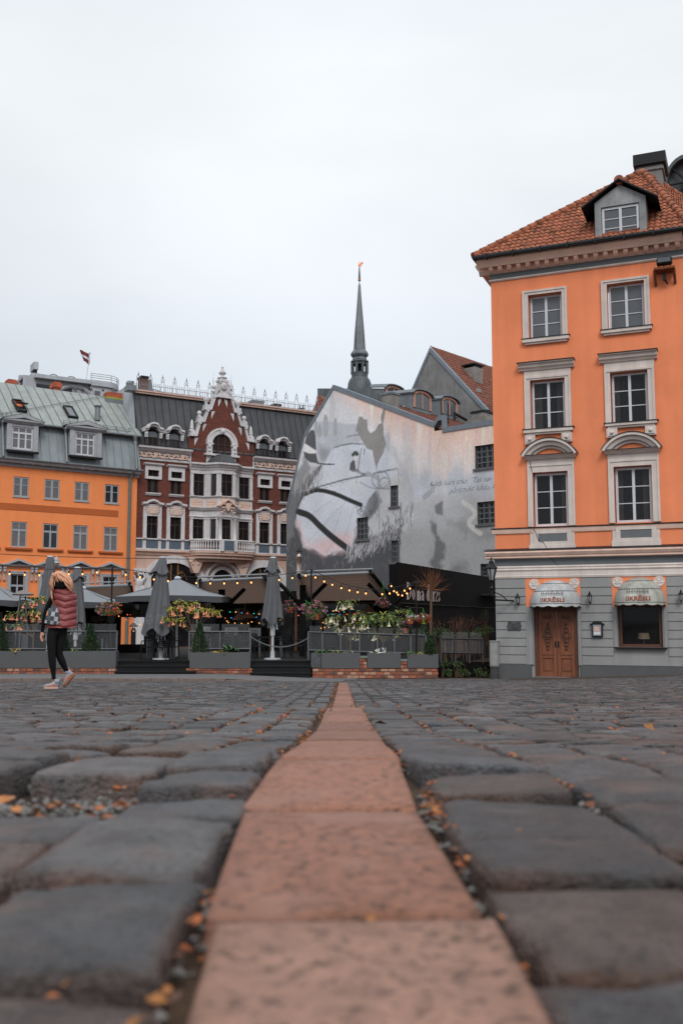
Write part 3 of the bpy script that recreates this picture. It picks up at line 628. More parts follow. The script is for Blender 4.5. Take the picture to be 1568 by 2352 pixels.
# roof dormer
DY=-.5;da=RB.uv(ZD(940,600),DY)[0];db=RB.uv(ZD(1305,600),DY)[0];dz0=zc(ZD,1120,718,DY);dz1=zc(ZD,940,455,DY);dz2=zc(ZD,1110,335,DY);dzr=zc(ZD,1300,405,DY);dz1=(dz1+dzr)/2-.05
dm=MB();dm_c=(da+db)/2;ww=rr(ZD,985,478,1258,716,DY)
wall_holes(dm,da,db,dz0,dz1,[ww],.12,y=DY);dm.add([(da,DY,dz1),(db,DY,dz1),(dm_c,DY,dz2)],[(0,1,2)])
dm.add([(da,DY,dz0),(da,3.6,dz0),(da,3.6,dz1),(da,DY,dz1)],[(0,1,2,3)]);dm.add([(db,DY,dz0),(db,3.6,dz0),(db,3.6,dz1),(db,DY,dz1)],[(0,1,2,3)])
do=put('dormer',dm,mat('weathered_grey_render',S(150,152,154),.9,.22,3,.25,30,streak=.25))
window(rb,ww[0]+.02,ww[1]-.02,ww[2]+.0,ww[3]-.02,DY+.06,whitepaint,glass_grey,.08,name='dormer_window')
m=MB();ov=.42
for sgn,uu in((-1,da),(1,db)):
    ex=uu+sgn*ov;zx=dz1-(dz2-dz1)/(dm_c-da)*ov+.06;m.add([(ex,DY-.22,zx),(dm_c,DY-.22,dz2+.1),(dm_c,5.5,dz2+.1),(ex,5.5,zx),(ex,DY-.22,zx+.06),(dm_c,DY-.22,dz2+.15),(dm_c,5.5,dz2+.15),(ex,5.5,zx+.06)],[(0,1,2,3),(4,5,6,7),(0,1,5,4),(0,4,7,3)])
m.build('dormer_roof',darkmetal,do);m=MB();m.tube([(dm_c,DY-.1,dz2+.14),(dm_c,3,dz2+.14)],.17,10);m.build('ridge_cap',tile_m,do)
# chimney
cp=RB.hitl(ZD(1345,300),Vector((0,apex.y+.7,0)),Vector((0,1,0)));q0=RB.hitl(ZD(1245,230),Vector((0,apex.y+.7,0)),Vector((0,1,0)));q1=RB.hitl(ZD(1415,200),Vector((0,apex.y+.7,0)),Vector((0,1,0)))
zt_=RB.hitl(ZD(1330,195),Vector((0,apex.y+.7,0)),Vector((0,1,0))).z;zk=RB.hitl(ZD(1330,140),Vector((0,apex.y+.7,0)),Vector((0,1,0))).z
m=MB();m.box(q0.x,q1.x,apex.y+.7,apex.y+1.9,apex.z-3,zt_-.001);m.box(q0.x-.06,q1.x+.06,apex.y+.64,apex.y+1.96,zt_-.22,zt_-.1);ch=put('chimney',m,mat('stained_chimney_render',S(128,126,126),.9,.25,2.5,.25,streak=.2))
m=MB();m.box(q0.x-.16,q1.x+.16,apex.y+.54,apex.y+2.06,zt_,zk+.12);m.build('chimney_cap',darkmetal,ch)
# settlement crack running down between the left-hand windows
for pts in([(475,790),(480,815),(487,835),(493,866)],[(503,1270),(520,1302),(530,1335),(548,1362),(572,1368),(590,1395),(602,1436)]):
    m=MB();m.tube([(RB.uv(ZE(x,y),-.1)[0],-.105,RB.uv(ZE(x,y),-.1)[1])for x,y in pts],.008,4);put('wall_crack',m,darkmetal)
m=MB();m.tube([(RB.uv(ZF(x,y),-.04)[0],-.031,RB.uv(ZF(x,y),-.04)[1])for x,y in[(600,135),(640,160),(655,182),(690,205),(702,225)]],.008,4)
put('wall_crack',m,darkmetal)
# ---- things fixed to the house
def wp(z_,x,y,w=0):u,q=RB.uv(z_(x,y),w);return RB.o+RB.d*u+RB.n*w+Vector((0,0,q))
rustm=mat('rusty_bracket',S(120,66,38),.85,.3,8,.3)
p0=wp(ZD,1435,945,-.3);fl=thing('floodlight','black floodlight on a rusty bracket under the eaves of the corner house','floodlight',p0,RB.a)
u0=RB.uv(ZD(1435,945),-.3)[1]
k_=.0084*1
sc=RB.uv(ZD(1535,945),-.3)[0]-RB.uv(ZD(1435,945),-.3)[0];k_=sc/100
m=MB();m.prism([(-55*k_,40*k_),(55*k_,40*k_),(58*k_,90*k_),(-50*k_,92*k_)],-.22,.1);hd_=m.build('lamp_head',darkmetal,fl,bevel=.03)
m=MB();m.prism([(-45*k_,48*k_),(46*k_,48*k_),(48*k_,82*k_),(-42*k_,84*k_)],-.235,-.2);m.build('lens',glass_grey,hd_)
m=MB();m.box(-75*k_,75*k_,-.2,.28,-2*k_,14*k_);m.tube([(-72*k_,-.1,0),(-72*k_,.28,-95*k_)],.05,5);m.tube([(68*k_,-.1,0),(68*k_,.28,-90*k_)],.05,5);m.tube([(-5*k_,0,14*k_),(-5*k_,0,42*k_)],.03,6);m.tube([(-50*k_,0,45*k_),(-30*k_,0,14*k_),(30*k_,0,14*k_),(52*k_,0,45*k_)],.02,5);m.build('bracket',rustm,fl)
m=MB();m.box(-16*k_,6*k_,0,.15,-70*k_,-20*k_);m.tube([(0,.1,-65*k_),(15*k_,.2,-95*k_)],.03,5);m.build('ballast_box',darkmetal,fl)
# wall lanterns
def lantern(h,name,label,cat,loc,rotz,group=None,arm=.2):
    t=thing(name,label,cat,loc,rotz,group);f=MB();fr=h
    b0,b1,t0=.10*fr,.23*fr,.52*fr
    for k in range(6):
        a_=k*pi/3+pi/6;f.tube([(b0*cos(a_),b0*sin(a_),0),(b1*cos(a_),b1*sin(a_),t0)],.022*fr,4)
    f.lathe([(.05*fr,-.1*fr),(.07*fr,-.05*fr),(b0*1.15,-.02*fr),(b0*1.15,.015*fr)],n=6,a0=pi/6);f.lathe([(b1*1.12,t0-.01*fr),(b1*1.22,t0+.02*fr),(b1*1.15,t0+.05*fr),(.13*fr,t0+.2*fr),(.11*fr,t0+.22*fr),(.11*fr,t0+.28*fr),(.13*fr,t0+.29*fr),(.05*fr,t0+.36*fr),(.035*fr,t0+.4*fr),(.05*fr,t0+.43*fr),(.01*fr,t0+.5*fr)],n=6,a0=pi/6)
    f.build('lantern_frame',darkmetal,t)
    g_=MB();g_.lathe([(b0*.96,.0),(b1*.96,t0)],n=6,a0=pi/6);g_.build('lantern_glass',mat('frosted_lantern_glass',S(150,152,152),.3,.1,5,0),t)
    if arm:
        q=MB();q.box(-.05*fr,.05*fr,arm-.03,arm,-.15*fr,.35*fr);q.tube([(0,arm,-.05*fr),(0,arm*.5,-.16*fr),(0,0,-.1*fr)],.03*fr,6);q.build('wall_bracket',darkmetal,t)
    return t
for(x,y,lab)in((390,470,'black wall lantern left of the carved door, above the plaque'),(903,458,'black wall lantern between the two awnings, above the menu case'),(1553,448,'black wall lantern right of the shop window by the frame edge')):
    lantern(.36,'wall_lantern',lab,'lantern',wp(ZF,x,y,-.25),RB.a,'lanterns on the grey ground floor',.21)
p0=wp(ZF,205,306,-.9)-RB.d*.0
sl=lantern(.78,'street_lamp','large six-sided black street lantern on an arm at the house corner','street lamp',p0,RB.a,None,0)
m=MB();m.tube([(0,0,-.1),(0,0,-.28),(.0,.0,-.5),(.05,.1,-.66),(.55,.85,-.68)],.03,6);m.tube([(.0,.0,-.36),(.25,.4,-.5),(.4,.6,-.68)],.018,6);m.lathe([(.05,-.32),(.07,-.26),(.04,-.2)],n=8);m.build('lamp_arm',darkmetal,sl)
# plaque, menu case, service cabinet
pc=wp(ZF,367,629,-.04);a,b,c,d=rr(ZF,322,598,412,660,-.04)
t=thing('plaque','dark bronze relief plaque on the grey wall left of the door','plaque',pc,RB.a);hw,hh=(b-a)/2,(d-c)/2
m=MB();m.box(-hw,hw,-.03,.05,-hh,hh);m.ball((0,-.03,0),(.11,.035,.13),10,6);m.ball((0,-.05,.06),(.06,.03,.06),8,6);m.box(-hw*.9,hw*.9,-.038,0,-hh*.93,-hh*.75)
for s_ in(-1,1):m.tube([(s_*.16,-.03,-.16),(s_*.24,-.03,0),(s_*.12,-.03,.16)],.02,5)
m.build('relief',mat('dark_bronze',S(70,73,76),.6,.3,9,.3),t,bevel=.006)
pc=wp(ZF,958,655,-.04);a,b,c,d=rr(ZF,922,600,998,710,-.04);hw,hh=(b-a)/2,(d-c)/2
t=thing('menu_case','black arched wall menu case holding a printed menu right of the door','menu case',pc,RB.a)
arch=[(-hw,-hh),(hw,-hh),(hw,hh*.72)]+[(hw*cos(q*pi/10),hh*.72+hw*.55*sin(q*pi/10))for q in range(1,10)]+[(-hw,hh*.72)]
m=MB();m.prism(arch,-.1,.04);m.box(-hw*1.35,-hw*.98,-.1,.0,hh*.62,hh*.78);m.box(hw*.98,hw*1.35,-.1,.0,hh*.62,hh*.78);m.build('case',darkmetal,t,bevel=.012)
m=MB();m.box(-hw*.75,hw*.75,-.112,-.101,-hh*.8,hh*.6);m.build('case_backing',mat('silver_backing',S(140,146,150),.4,.1,4,0),t)
m=MB();m.box(-hw*.55,hw*.45,-.12,-.113,-hh*.25,hh*.35,0);m.box(-hw*.6,hw*.6,-.12,-.113,-hh*.68,-hh*.3,1)
m.build('menu_sheet',[mat('printed_menu',S(206,170,160),.7,.3,60,0),mat('white_menu_sheet',S(205,208,212),.6,.05,9,0)],t)
a,b,c,d=rr(ZF,190,736,250,920,-.25);pc=RB.o+RB.d*((a+b)/2)+RB.n*(-.25);hw=(b-a)/2
t=thing('utility_cabinet','pale grey street utility cabinet on a dark base against the house corner','utility cabinet',(pc.x,pc.y,0),RB.a)
m=MB();m.box(-hw,hw,0,.35,c,d-.04);m.box(-hw-.02,hw+.02,-.02,.37,d-.04,d);m.build('cabinet',mat('pale_grey_cabinet',S(150,150,148),.6,.12,3,.05,streak=.25),t,bevel=.015)
m=MB();m.box(-hw+.015,hw-.015,.015,.34,-.3,c-.001);m.build('cabinet_base',mat('stained_concrete_base',S(70,70,70),.9,.4,4,.3,streak=.5),t)
m=MB();m.box(-hw*.8,hw*.8,-.012,.0,c+.05,d-.1);m.box(hw*.55,hw*.7,-.03,-.01,(c+d)/2,(c+d)/2+.12);m.build('cabinet_door',MATS['pale_grey_cabinet'],t)
# dark round ventilator on the roof at the frame edge
vp=RB.o+RB.d*(apex.x+1);pv_=at(*ZD(1590,300),41.5)
t=thing('roof_ventilator','dark round spoked metal drum on the roof, cut by the right frame edge','ventilator',pv_,rad(-30));m=MB();n_=28;rad_=.95
vv=[(r_*cos(2*pi*k/n_),y_,r_*1.25*sin(2*pi*k/n_))for r_,y_ in((rad_,0),(rad_,.5),(rad_*.86,0),(rad_*.86,.4))for k in range(n_)]
f=[]
for k in range(n_):
    k2=(k+1)%n_;f+=[(k,k2,n_+k2,n_+k),(k,k2,2*n_+k2,2*n_+k),(2*n_+k,2*n_+k2,3*n_+k2,3*n_+k)]
m.add(vv,f+[tuple(range(3*n_,4*n_)),tuple(range(n_,2*n_))]);m.build('drum',mat('dark_grey_sheet',S(74,78,82),.5,.15,3,.1),t,smooth=.7)
m=MB()
for k in range(8):m.tube([(0,.2,0),(rad_*.86*cos(k*pi/4),.2,rad_*1.07*sin(k*pi/4))],.05,5)
m.box(-.1,.1,.3,.6,-2.5,-.9);m.build('spokes',darkmetal,t)
# ---- awnings
def text_mesh(s,size=1.0,shear=0,off=0):
    cu=bpy.data.curves.new('t','FONT');cu.body=s;cu.size=size;cu.shear=shear;cu.offset=off;cu.align_x='LEFT';cu.resolution_u=3
    o=bpy.data.objects.new('t',cu);COL.objects.link(o);dg=bpy.context.evaluated_depsgraph_get();me=bpy.data.meshes.new_from_object(o.evaluated_get(dg))
    bpy.data.objects.remove(o);bm=bmesh.new();bm.from_mesh(me);bmesh.ops.triangulate(bm,faces=bm.faces);bmesh.ops.subdivide_edges(bm,edges=[e for e in bm.edges if e.calc_length()>.25*size],cuts=2);bmesh.ops.triangulate(bm,faces=bm.faces)
    v=[(p.co.x,p.co.y)for p in bm.verts];f=[tuple(q.index for q in fc.verts)for fc in bm.faces];bm.verts.index_update();bm.free();return v,f
aw_m=mat('weathered_awning_canvas',S(186,187,188,1.0),.85,.2,2.5,.2,60,streak=.3)
aw_m2=mat('greenish_awning_canvas',S(172,172,164,1.0),.85,.26,2.2,.2,60,streak=.3)
aw_o=mat('orange_awning_print',S(178,86,46),.8,.05,3,0);aw_k=mat('black_awning_print',S(40,36,34),.8,.05,3,0)
def awning(xs_,ytop,ybase,yval,am_,label):
    a=RB.uv(ZF(xs_[0],ybase),-.3)[0];b=RB.uv(ZF(xs_[1],ybase),-.3)[0];xm=sum(xs_)/2;zt=zc(ZF,xm,ytop,-.1);zb=zc(ZF,xm,ybase,-.6);zv=zc(ZF,xm,yval,-.6)
    hw=(b-a)/2;H=zt-zb;Dp=.85;t=thing('awning',label,'awning',RB.o+RB.d*((a+b)/2)+Vector((0,0,zb)),RB.a,'round awnings over the ground floor openings')
    def sp(th,ph):
        r_=cos(ph);return Vector((-hw*cos(th)*r_,-Dp*(sin(th)**.9)*r_-.03,H*sin(ph)))
    m=MB();nt_,np_=28,12;m.add([sp(pi*i/nt_,pi/2*j/np_)for j in range(np_+1)for i in range(nt_+1)],[(j*(nt_+1)+i,j*(nt_+1)+i+1,(j+1)*(nt_+1)+i+1,(j+1)*(nt_+1)+i)for j in range(np_)for i in range(nt_)])
    m.build('canopy',am_,t,smooth=True)
    m=MB()
    for ph in(.0,.55,1.0):m.tube([sp(pi*i/20,ph)+Vector((0,-.006,0))for i in range(21)],.012,4)
    m.build('ribs',MATS['dark_grey_sheet'],t)
    m=MB();nn=72;vv=[]
    for i in range(nn+1):
        p=sp(pi*i/nn,0);vv.append(p+Vector((0,-.004,0)));vv.append(p+Vector((0,-.02,(zv-zb)*(.62+.38*abs(sin(pi*i/nn*6.5))))))
    m.add(vv,[(2*i,2*i+2,2*i+3,2*i+1)for i in range(nn)]);va=m.build('valance',am_,t,smooth=True)
    m=MB();m.tube([Vector(vv[2*i+1])for i in range(nn+1)],.014,4);m.build('hem',aw_k,va)
    # lettering laid on the canvas, with a frieze of small chairs above it
    def lay(v,f,mi,mb,x0,sx,ph0,sph,lift):
        out_=[]
        for(x,y)in v:
            th=pi/2+(x0+x*sx);p=sp(th,ph0+y*sph);q=sp(th,ph0+y*sph+.02);r2=sp(th+.02,ph0+y*sph);nn_=(q-p).cross(r2-p).normalized()
            if nn_.y>0:nn_=-nn_
            out_.append(p+nn_*lift)
        mb.add(out_,f,mi)
    for s_,xo,sz in(('13',-.50,.14),('KRĒSLI',-.315,.14)):
        mb=MB()
        for mi,off,lf in((1,.03,.008),(0,.004,.014)):
            v,f=text_mesh(s_,1.0,.0,off);wd=max(p[0]for p in v);lay(v,f,mi,mb,xo,(.165 if s_=='13' else.83)/wd,.07,.225,lf)
        mb.build('lettering',[aw_o,aw_k],t,fix=False)
    mb=MB()
    for i in range(9):
        x0=-.48+i*.112;s1=1 if i%2 else-1
        for(x,y,w_,h_)in((0,0,.012,.17),(.05,0,.012,.09),(-.006 if s1>0 else-.006,.075,.07,.022),(0 if s1>0 else.05,.1,.012,.1),(0 if s1>0 else.02,.19,.04,.018),(-.012,.0,.02,.012),(.04,.0,.02,.012)):
            v=[(x0+x,y),(x0+x+w_,y),(x0+x+w_,y+h_),(x0+x,y+h_)];lay([(q[0],q[1])for q in v],[(0,1,2,3)],0,mb,0,1,.34,1.0,.01)
    mb.build('chair_print',aw_k,t,fix=False);return t
awning((474,832),303,472,498,aw_m,'pale grey scalloped awning with orange lettering over the carved door')
awning((1074,1439),283,462,486,aw_m2,'greenish stained scalloped awning with orange lettering over the shop window')
# lamp on the sill inside
u_,q_=RB.uv(ZF(1288,735),.6);lp=RB.o+RB.d*u_+RB.n*.6+Vector((0,0,WIN[2]+.04));t=thing('table_lamp','small table lamp with a cream shade behind the shop window','table lamp',lp,RB.a)
m=MB();m.lathe([(.2,.22),(.17,.42)],n=16);m.build('lamp_shade',mat('cream_lampshade',S(200,178,150),.8,.06,4,0),t,smooth=.6);m=MB();m.lathe([(.1,0),(.1,.02),(.03,.05),(.05,.13),(.02,.22)],n=12);m.build('lamp_base',doord,t,smooth=.6)
# ================================================================== ORANGE HOUSE WITH THE GREY MANSARD on the left
LB=Fac(307,1480,80,35.8)
lb=thing('mansard_house','bright orange plastered house with a grey sheet metal mansard and green roof','house',LB.o,LB.a)
patina=mat('patinated_roof_sheet',S(150,157,154,.95),.65,.13,.9,.05,20,metal=.15,streak=.12)
greysheet=mat('grey_mansard_sheet',S(126,134,138,1.2),.55,.10,.9,.05,20,metal=.15,streak=.10)
greytrim=mat('grey_white_trim',S(160,163,168,KF),.7,.12,3,.1,30,streak=.1)
lr=lambda z_,x0,y0,x1,y1,w=0:LB.rect(z_,x0,y0,x1,y1,w)
lz=lambda z_,x,y,w=0:LB.uv(z_(x,y),w)[1]
ULEFT=-27.0
zcor0=lz(ZA,600,1085);zcor1=lz(ZA,600,1022,-.5)
rowA=[lr(ZA,*q)for q in((122,1135,262,1315),(402,1160,536,1335),(672,1185,800,1358),(940,1208,1067,1378))]
rowB=[lr(ZA,*q)for q in((103,1535,243,1763),(387,1555,521,1780),(657,1574,787,1796),(930,1590,1056,1808))]
rowC=[lr(ZA,*q)for q in((92,2005,225,2190),(372,2013,500,2200),(648,2030,772,2210),(920,2033,1040,2220))]
def level(row,i):return row[i]
sp_=rowA[1][0]-rowA[0][0]
for row in(rowA,rowB,rowC):
    mz0=sum(r[2]for r in row)/4;mz1=sum(r[3]for r in row)/4;wd=sum(r[1]-r[0]for r in row)/4
    row[:]=[((r[0]+r[1])/2-wd/2,(r[0]+r[1])/2+wd/2,mz0,mz1)for r in row]
    row.insert(0,(row[0][0]-sp_,row[0][1]-sp_,mz0,mz1));row.insert(0,(row[0][0]-sp_,row[0][1]-sp_,mz0,mz1))
band=lr(ZA,-900,1407,1060,1478);bz0,bz1=lz(ZA,600,1465),lz(ZA,600,1408)
m=MB();wall_holes(m,ULEFT,0,-.3,zcor0,rowA+rowB+rowC,.2);m.build('wall',orange_l,lb)
bx1=LB.uv(ZA(1060,1478))[0]
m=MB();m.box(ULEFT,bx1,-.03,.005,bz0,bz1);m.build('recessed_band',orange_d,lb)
# cornice with dentils
m=MB();m.prof([(.02,zcor0-.02),(-.12,zcor0-.02),(-.12,zcor0+.2),(-.22,zcor0+.2),(-.22,zcor0+.43),(-.5,zcor1-.25),(-.6,zcor1-.05),(-.6,zcor1),(.02,zcor1)],ULEFT,.1)
m.build('cornice',greytrim,lb);m=MB();u=-.3
while u>ULEFT:m.box(u,u+.27,-.42,-.2,zcor0+.2,zcor0+.42);u-=.77
o=m.build('dentil',whitepaint,lb);o['kind']='stuff'
# mansard, upper roof
zbk=lz(ZA,600,702,.35);zrg=lz(ZA,500,358,5.0);WR=5.0
m=MB();m.add([(ULEFT,-.5,zcor1+.01),(.08,-.5,zcor1+.01),(.08,.35,zbk),(ULEFT,.35,zbk)],[(0,1,2,3)])
m.build('mansard',greysheet,lb)
m=MB();u=-.1
while u>ULEFT:m.add([(u-.03,-.5,zcor1),(u+.03,-.5,zcor1),(u+.03,.35,zbk),(u-.03,.35,zbk),(u-.03,-.57,zcor1+.05),(u+.03,-.57,zcor1+.05),(u+.03,.28,zbk),(u-.03,.28,zbk)],[(4,5,6,7),(0,4,7,3),(1,2,6,5)]);u-=.66
o=m.build('mansard_seam',greysheet,lb);o['kind']='stuff'
m=MB();up_=Vector((0,WR+.1,zrg-zbk));m.add([(ULEFT,-.1,zbk-.02),(.3,-.1,zbk-.02),(.3,WR,zrg),(ULEFT,WR,zrg),(ULEFT,WR+7,zbk),(.3,WR+7,zbk)],[(0,1,2,3),(3,2,5,4)]);m.build('upper_roof',patina,lb)
dk=mat('dark_roof_seam',S(104,112,110),.6,.15,2,0)
m=MB();u=-.2
nv_=Vector((0,-(zrg-zbk),WR)).normalized()*.06
while u>ULEFT:a_=Vector((u,-.1,zbk));b_=Vector((u,WR,zrg));m.add([a_-Vector((.025,0,0)),a_+Vector((.025,0,0)),b_+Vector((.025,0,0)),b_-Vector((.025,0,0)),a_+nv_,b_+nv_],[(0,4,5,3),(1,2,5,4)]);u-=.76
o=m.build('roof_seam',dk,lb);o['kind']='stuff'
m=MB();m.tube([(ULEFT,-.18,zbk-.06),(.2,-.18,zbk-.06)],.1,8);m.tube([(ULEFT,-.66,zcor1+.02),(.2,-.66,zcor1+.02)],.08,8);m.build('gutter',zinc,lb)
for u0_,u1_ in((-26,-18.6),(-16.1,-9.2),(-6.2,-.5)):
    m=MB()
    for k in range(3):m.tube([(u0_,.2+.02*k,zbk+.32+.13*k),(u1_,.2+.02*k,zbk+.32+.13*k)],.02,4)
    u=u0_
    while u<u1_:m.tube([(u,.3,zbk+.2),(u,.2,zbk+.65)],.022,4);u+=1.1
    m.build('snow_guard',dk,lb)
# windows and sills
for i,r in enumerate(rowA):window(lb,r[0]-.02,r[1]+.02,r[2],r[3],.05,greypaint,glass if i==5 else mat('curtained_glass',S(104,104,106),.12,.14,1.5,0),.11,rows=(.62,),bar=.05,mull=.17)
for i,r in enumerate(rowB):
    window(lb,r[0]-.02,r[1]+.02,r[2],r[3],.05,greypaint,glass if i in(3,0)else blind,.11,rows=(),transom=.7,mull=.15)
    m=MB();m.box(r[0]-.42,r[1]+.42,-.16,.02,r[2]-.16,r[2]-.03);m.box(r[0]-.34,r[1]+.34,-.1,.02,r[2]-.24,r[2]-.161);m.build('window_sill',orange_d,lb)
for i,r in enumerate(rowA):
    m=MB();m.box(r[0]-.04,r[1]+.04,-.07,.02,r[2]-.07,r[2]-.002);m.build('window_sill',greypaint,lb)
pw=(rowC[0][1]-rowC[0][0])
for i,r in enumerate(rowC):
    window(lb,r[0],r[1],r[2],r[3],.06,greypaint,glass,.1,rows=(),transom=.45,mull=.15)
    s_=MB();surround(s_,r[0]-.22,r[1]+.22,r[2]-.15,r[3]+.2,*r,p=.08);s_.build('window_surround',greytrim,lb)
    c_=(r[0]+r[1])/2;zp=r[3]+.52;hw=1.22
    m=MB();m.prof([(0,zp),(-.08,zp),(-.24,zp+.1),(-.28,zp+.17),(0,zp+.17)],c_-hw,c_+hw)
    rise=.42
    for s2 in(-1,1):m.prism([(c_+s2*(hw+.06),zp+.13),(c_,zp+.22+rise),(c_,zp+.05+rise),(c_+s2*(hw-.42),zp+.171)],-.31,0)
    m.prism([(c_-hw+.42,zp+.171),(c_+hw-.42,zp+.171),(c_,zp+.05+rise)],-.08,-.0,1)
    for s2 in(-1,1):
        x_=c_+s2*(hw-.2);m.box(x_-.11,x_+.11,-.2,0,zp-.28,zp-.001);m.ball((x_,-.15,zp-.33),(.1,.11,.12),8,6);m.box(x_-.075,x_+.075,-.1,0,zp-.9,zp-.33);m.ball((x_,-.09,zp-.95),(.09,.09,.1),8,5)
    m.build('pediment',[greytrim,mat('dark_tympanum',S(92,88,86),.9,.15,3,.1)],lb)
# mansard dormers with pediments
for(px0,px1,pap,ybase,ybot,win_)in(((62,350),(215,575),None,662,905,(110,690,298,888)),((625,920),(775,640),None,722,955,(680,745,850,942))):
    WD=-.75;a,b=LB.uv(ZA(px0[0]+8,780),WD)[0],LB.uv(ZA(px0[1]-14,780),WD)[0]
    z0=lz(ZA,(px0[0]+px0[1])/2,ybot,WD);zb=lz(ZA,(px0[0]+px0[1])/2,ybase+4,WD);za=lz(ZA,*px1,WD)
    h=lr(ZA,*win_,WD);m=MB();wall_holes(m,a,b,z0,zb,[h],.2,y=WD);m.box(a,a+.02,WD,1.5,z0,zb);m.box(b-.02,b,WD,1.5,z0,zb)
    m.box(a-.06,a+.3,WD-.06,WD,z0,zb-.0);m.box(b-.3,b+.06,WD-.06,WD,z0,zb)
    d_=m.build('dormer',greytrim,lb);c_=(a+b)/2;hw=(b-a)/2+.4
    m=MB();m.prof([(WD+.1,zb),(WD-.1,zb),(WD-.3,zb+.18),(WD-.3,zb+.3),(WD+.1,zb+.3)],c_-hw,c_+hw)
    for s2 in(-1,1):m.prism([(c_+s2*(hw+.08),zb+.26),(c_,za),(c_,za-.32),(c_+s2*(hw-.75),zb+.301)],WD-.34,WD+.1)
    m.prism([(c_-hw+.6,zb+.301),(c_+hw-.6,zb+.301),(c_,za-.3)],WD-.08,WD+.05);m.build('dormer_pediment',greytrim,d_)
    m=MB();m.add([(c_-hw-.08,WD-.34,zb+.3),(c_,WD-.34,za+.03),(c_+hw+.08,WD-.34,zb+.3),(c_-hw-.08,2.2,zb+.3),(c_,3.4,za+.03),(c_+hw+.08,2.2,zb+.3)],[(0,1,4,3),(1,2,5,4)]);m.build('dormer_roof',patina,d_)
    m=MB();m.box(a-.05,b+.1,WD-.22,WD+.1,z0-.15,z0);m.build('dormer_sill',darkmetal,d_)
    f=MB();zt=h[2]+(h[3]-h[2])*.72;f.box(h[0],h[1],WD+.08,WD+.15,h[2],h[2]+.09);f.box(h[0],h[1],WD+.08,WD+.15,h[3]-.09,h[3]);f.box(h[0],h[0]+.1,WD+.08,WD+.15,h[2],h[3]);f.box(h[1]-.1,h[1],WD+.08,WD+.15,h[2],h[3]);f.box(h[0],h[1],WD+.07,WD+.15,zt-.07,zt+.07)
    for q in(1,2):
        x_=h[0]+(h[1]-h[0])*q/3;f.box(x_-.06,x_+.06,WD+.072,WD+.15,h[2],zt);f.box(x_-.03,x_+.03,WD+.09,WD+.15,zt,h[3])
    f.box(h[0],h[1],WD+.095,WD+.15,h[2]+.75,h[2]+.8)
    wf=f.build('dormer_window',whitepaint,d_);m=MB();m.box(h[0],h[1],WD+.12,WD+.13,h[2],h[3]);m.build('pane',mat('curtained_glass',(0,0,0)),wf)
# drainpipe with hopper, mansard pipes
m=MB();pp=[LB.uv(ZA(1172,1105),-.15),LB.uv(ZA(1165,1160),-.15),LB.uv(ZA(1138,2100),-.15)]
m.tube([(pp[0][0]+.05,-.5,zcor1-.1),(pp[1][0],-.2,pp[1][1]),(pp[1][0],-.2,-.2)],.13,8);m.build('drainpipe',mat('greenish_grey_pipe',S(96,108,104),.5,.15,3,.05),lb)
for x in(585,1208,18):
    u_=LB.uv(ZA(x,850),-.2)[0];m=MB();m.tube([(u_,-.2,zbk-.1),(u_,-.72,zcor1+.1)],.11,8);m.lathe([(.1,zbk-.5),(.2,zbk-.15),(.2,zbk-.06)],u_,-.3,8);m.build('mansard_pipe',zinc,lb)
# skylights, vent, chimneys on the upper roof
Pu=Vector((0,-.1,zbk));nu_=Vector((0,-(zrg-zbk),WR+.1)).normalized();su_=Vector((0,WR+.1,zrg-zbk)).normalized()
for k,(x0,y0,x1,y1)in enumerate(((122,462,225,556),(582,520,680,608))):
    c_=LB.hitl(ZA((x0+x1)/2,(y0+y1)/2),Pu,nu_);wd=LB.hitl(ZA(x1,(y0+y1)/2),Pu,nu_).x-LB.hitl(ZA(x0,(y0+y1)/2),Pu,nu_).x;hh=(LB.hitl(ZA((x0+x1)/2,y0),Pu,nu_)-LB.hitl(ZA((x0+x1)/2,y1),Pu,nu_)).length
    M_=Matrix((Vector((1,0,0)),su_,nu_)).transposed().to_4x4();wd*=.82
    m=MB();m.box(-wd/2,wd/2,-hh/2,-hh/2+.12,0,.2);m.box(-wd/2,wd/2,hh/2-.12,hh/2,0,.2);m.box(-wd/2,-wd/2+.12,-hh/2,hh/2,0,.198);m.box(wd/2-.12,wd/2,-hh/2,hh/2,0,.198)
    s_=m.build('skylight',darkmetal,lb);s_.matrix_local=Matrix.Translation(c_)@M_
    m=MB()
    if k==0:m.box(-wd/2+.1,wd/2-.1,-hh/2,0,.02,.04,1);m.box(-wd/2+.1,wd/2-.1,0,hh/2,.02,.05,0);m.add([(-wd/2,0,.25),(wd/2+.2,0,.25),(wd/2+.2,-.25,.55),(-wd/2,-.25,.55)],[(0,1,2,3)],2)
    else:m.box(-wd/2+.1,wd/2-.1,-hh/2,hh/2,.1,.13,2)
    m.build('skylight_pane',[mat('orange_blind',S(170,88,40),.7,.15,6,0),mat('dark_room',(0,0,0)),glass_grey],s_)
v_=LB.hitl(ZA(874,630),Pu,nu_);m=MB();m.tube([v_,v_+Vector((0,0,1.15))],.22,10);m.lathe([(.32,v_.z+1.1),(.34,v_.z+1.2),(.05,v_.z+1.3)],v_.x,v_.y,10);m.build('roof_vent',zinc,lb,smooth=.6)
brick_ch=brick_mat('chimney_brick',S(190,92,58,1.0),S(150,72,46,1.0),S(120,100,90,1.0),LB.a,.3,.1)
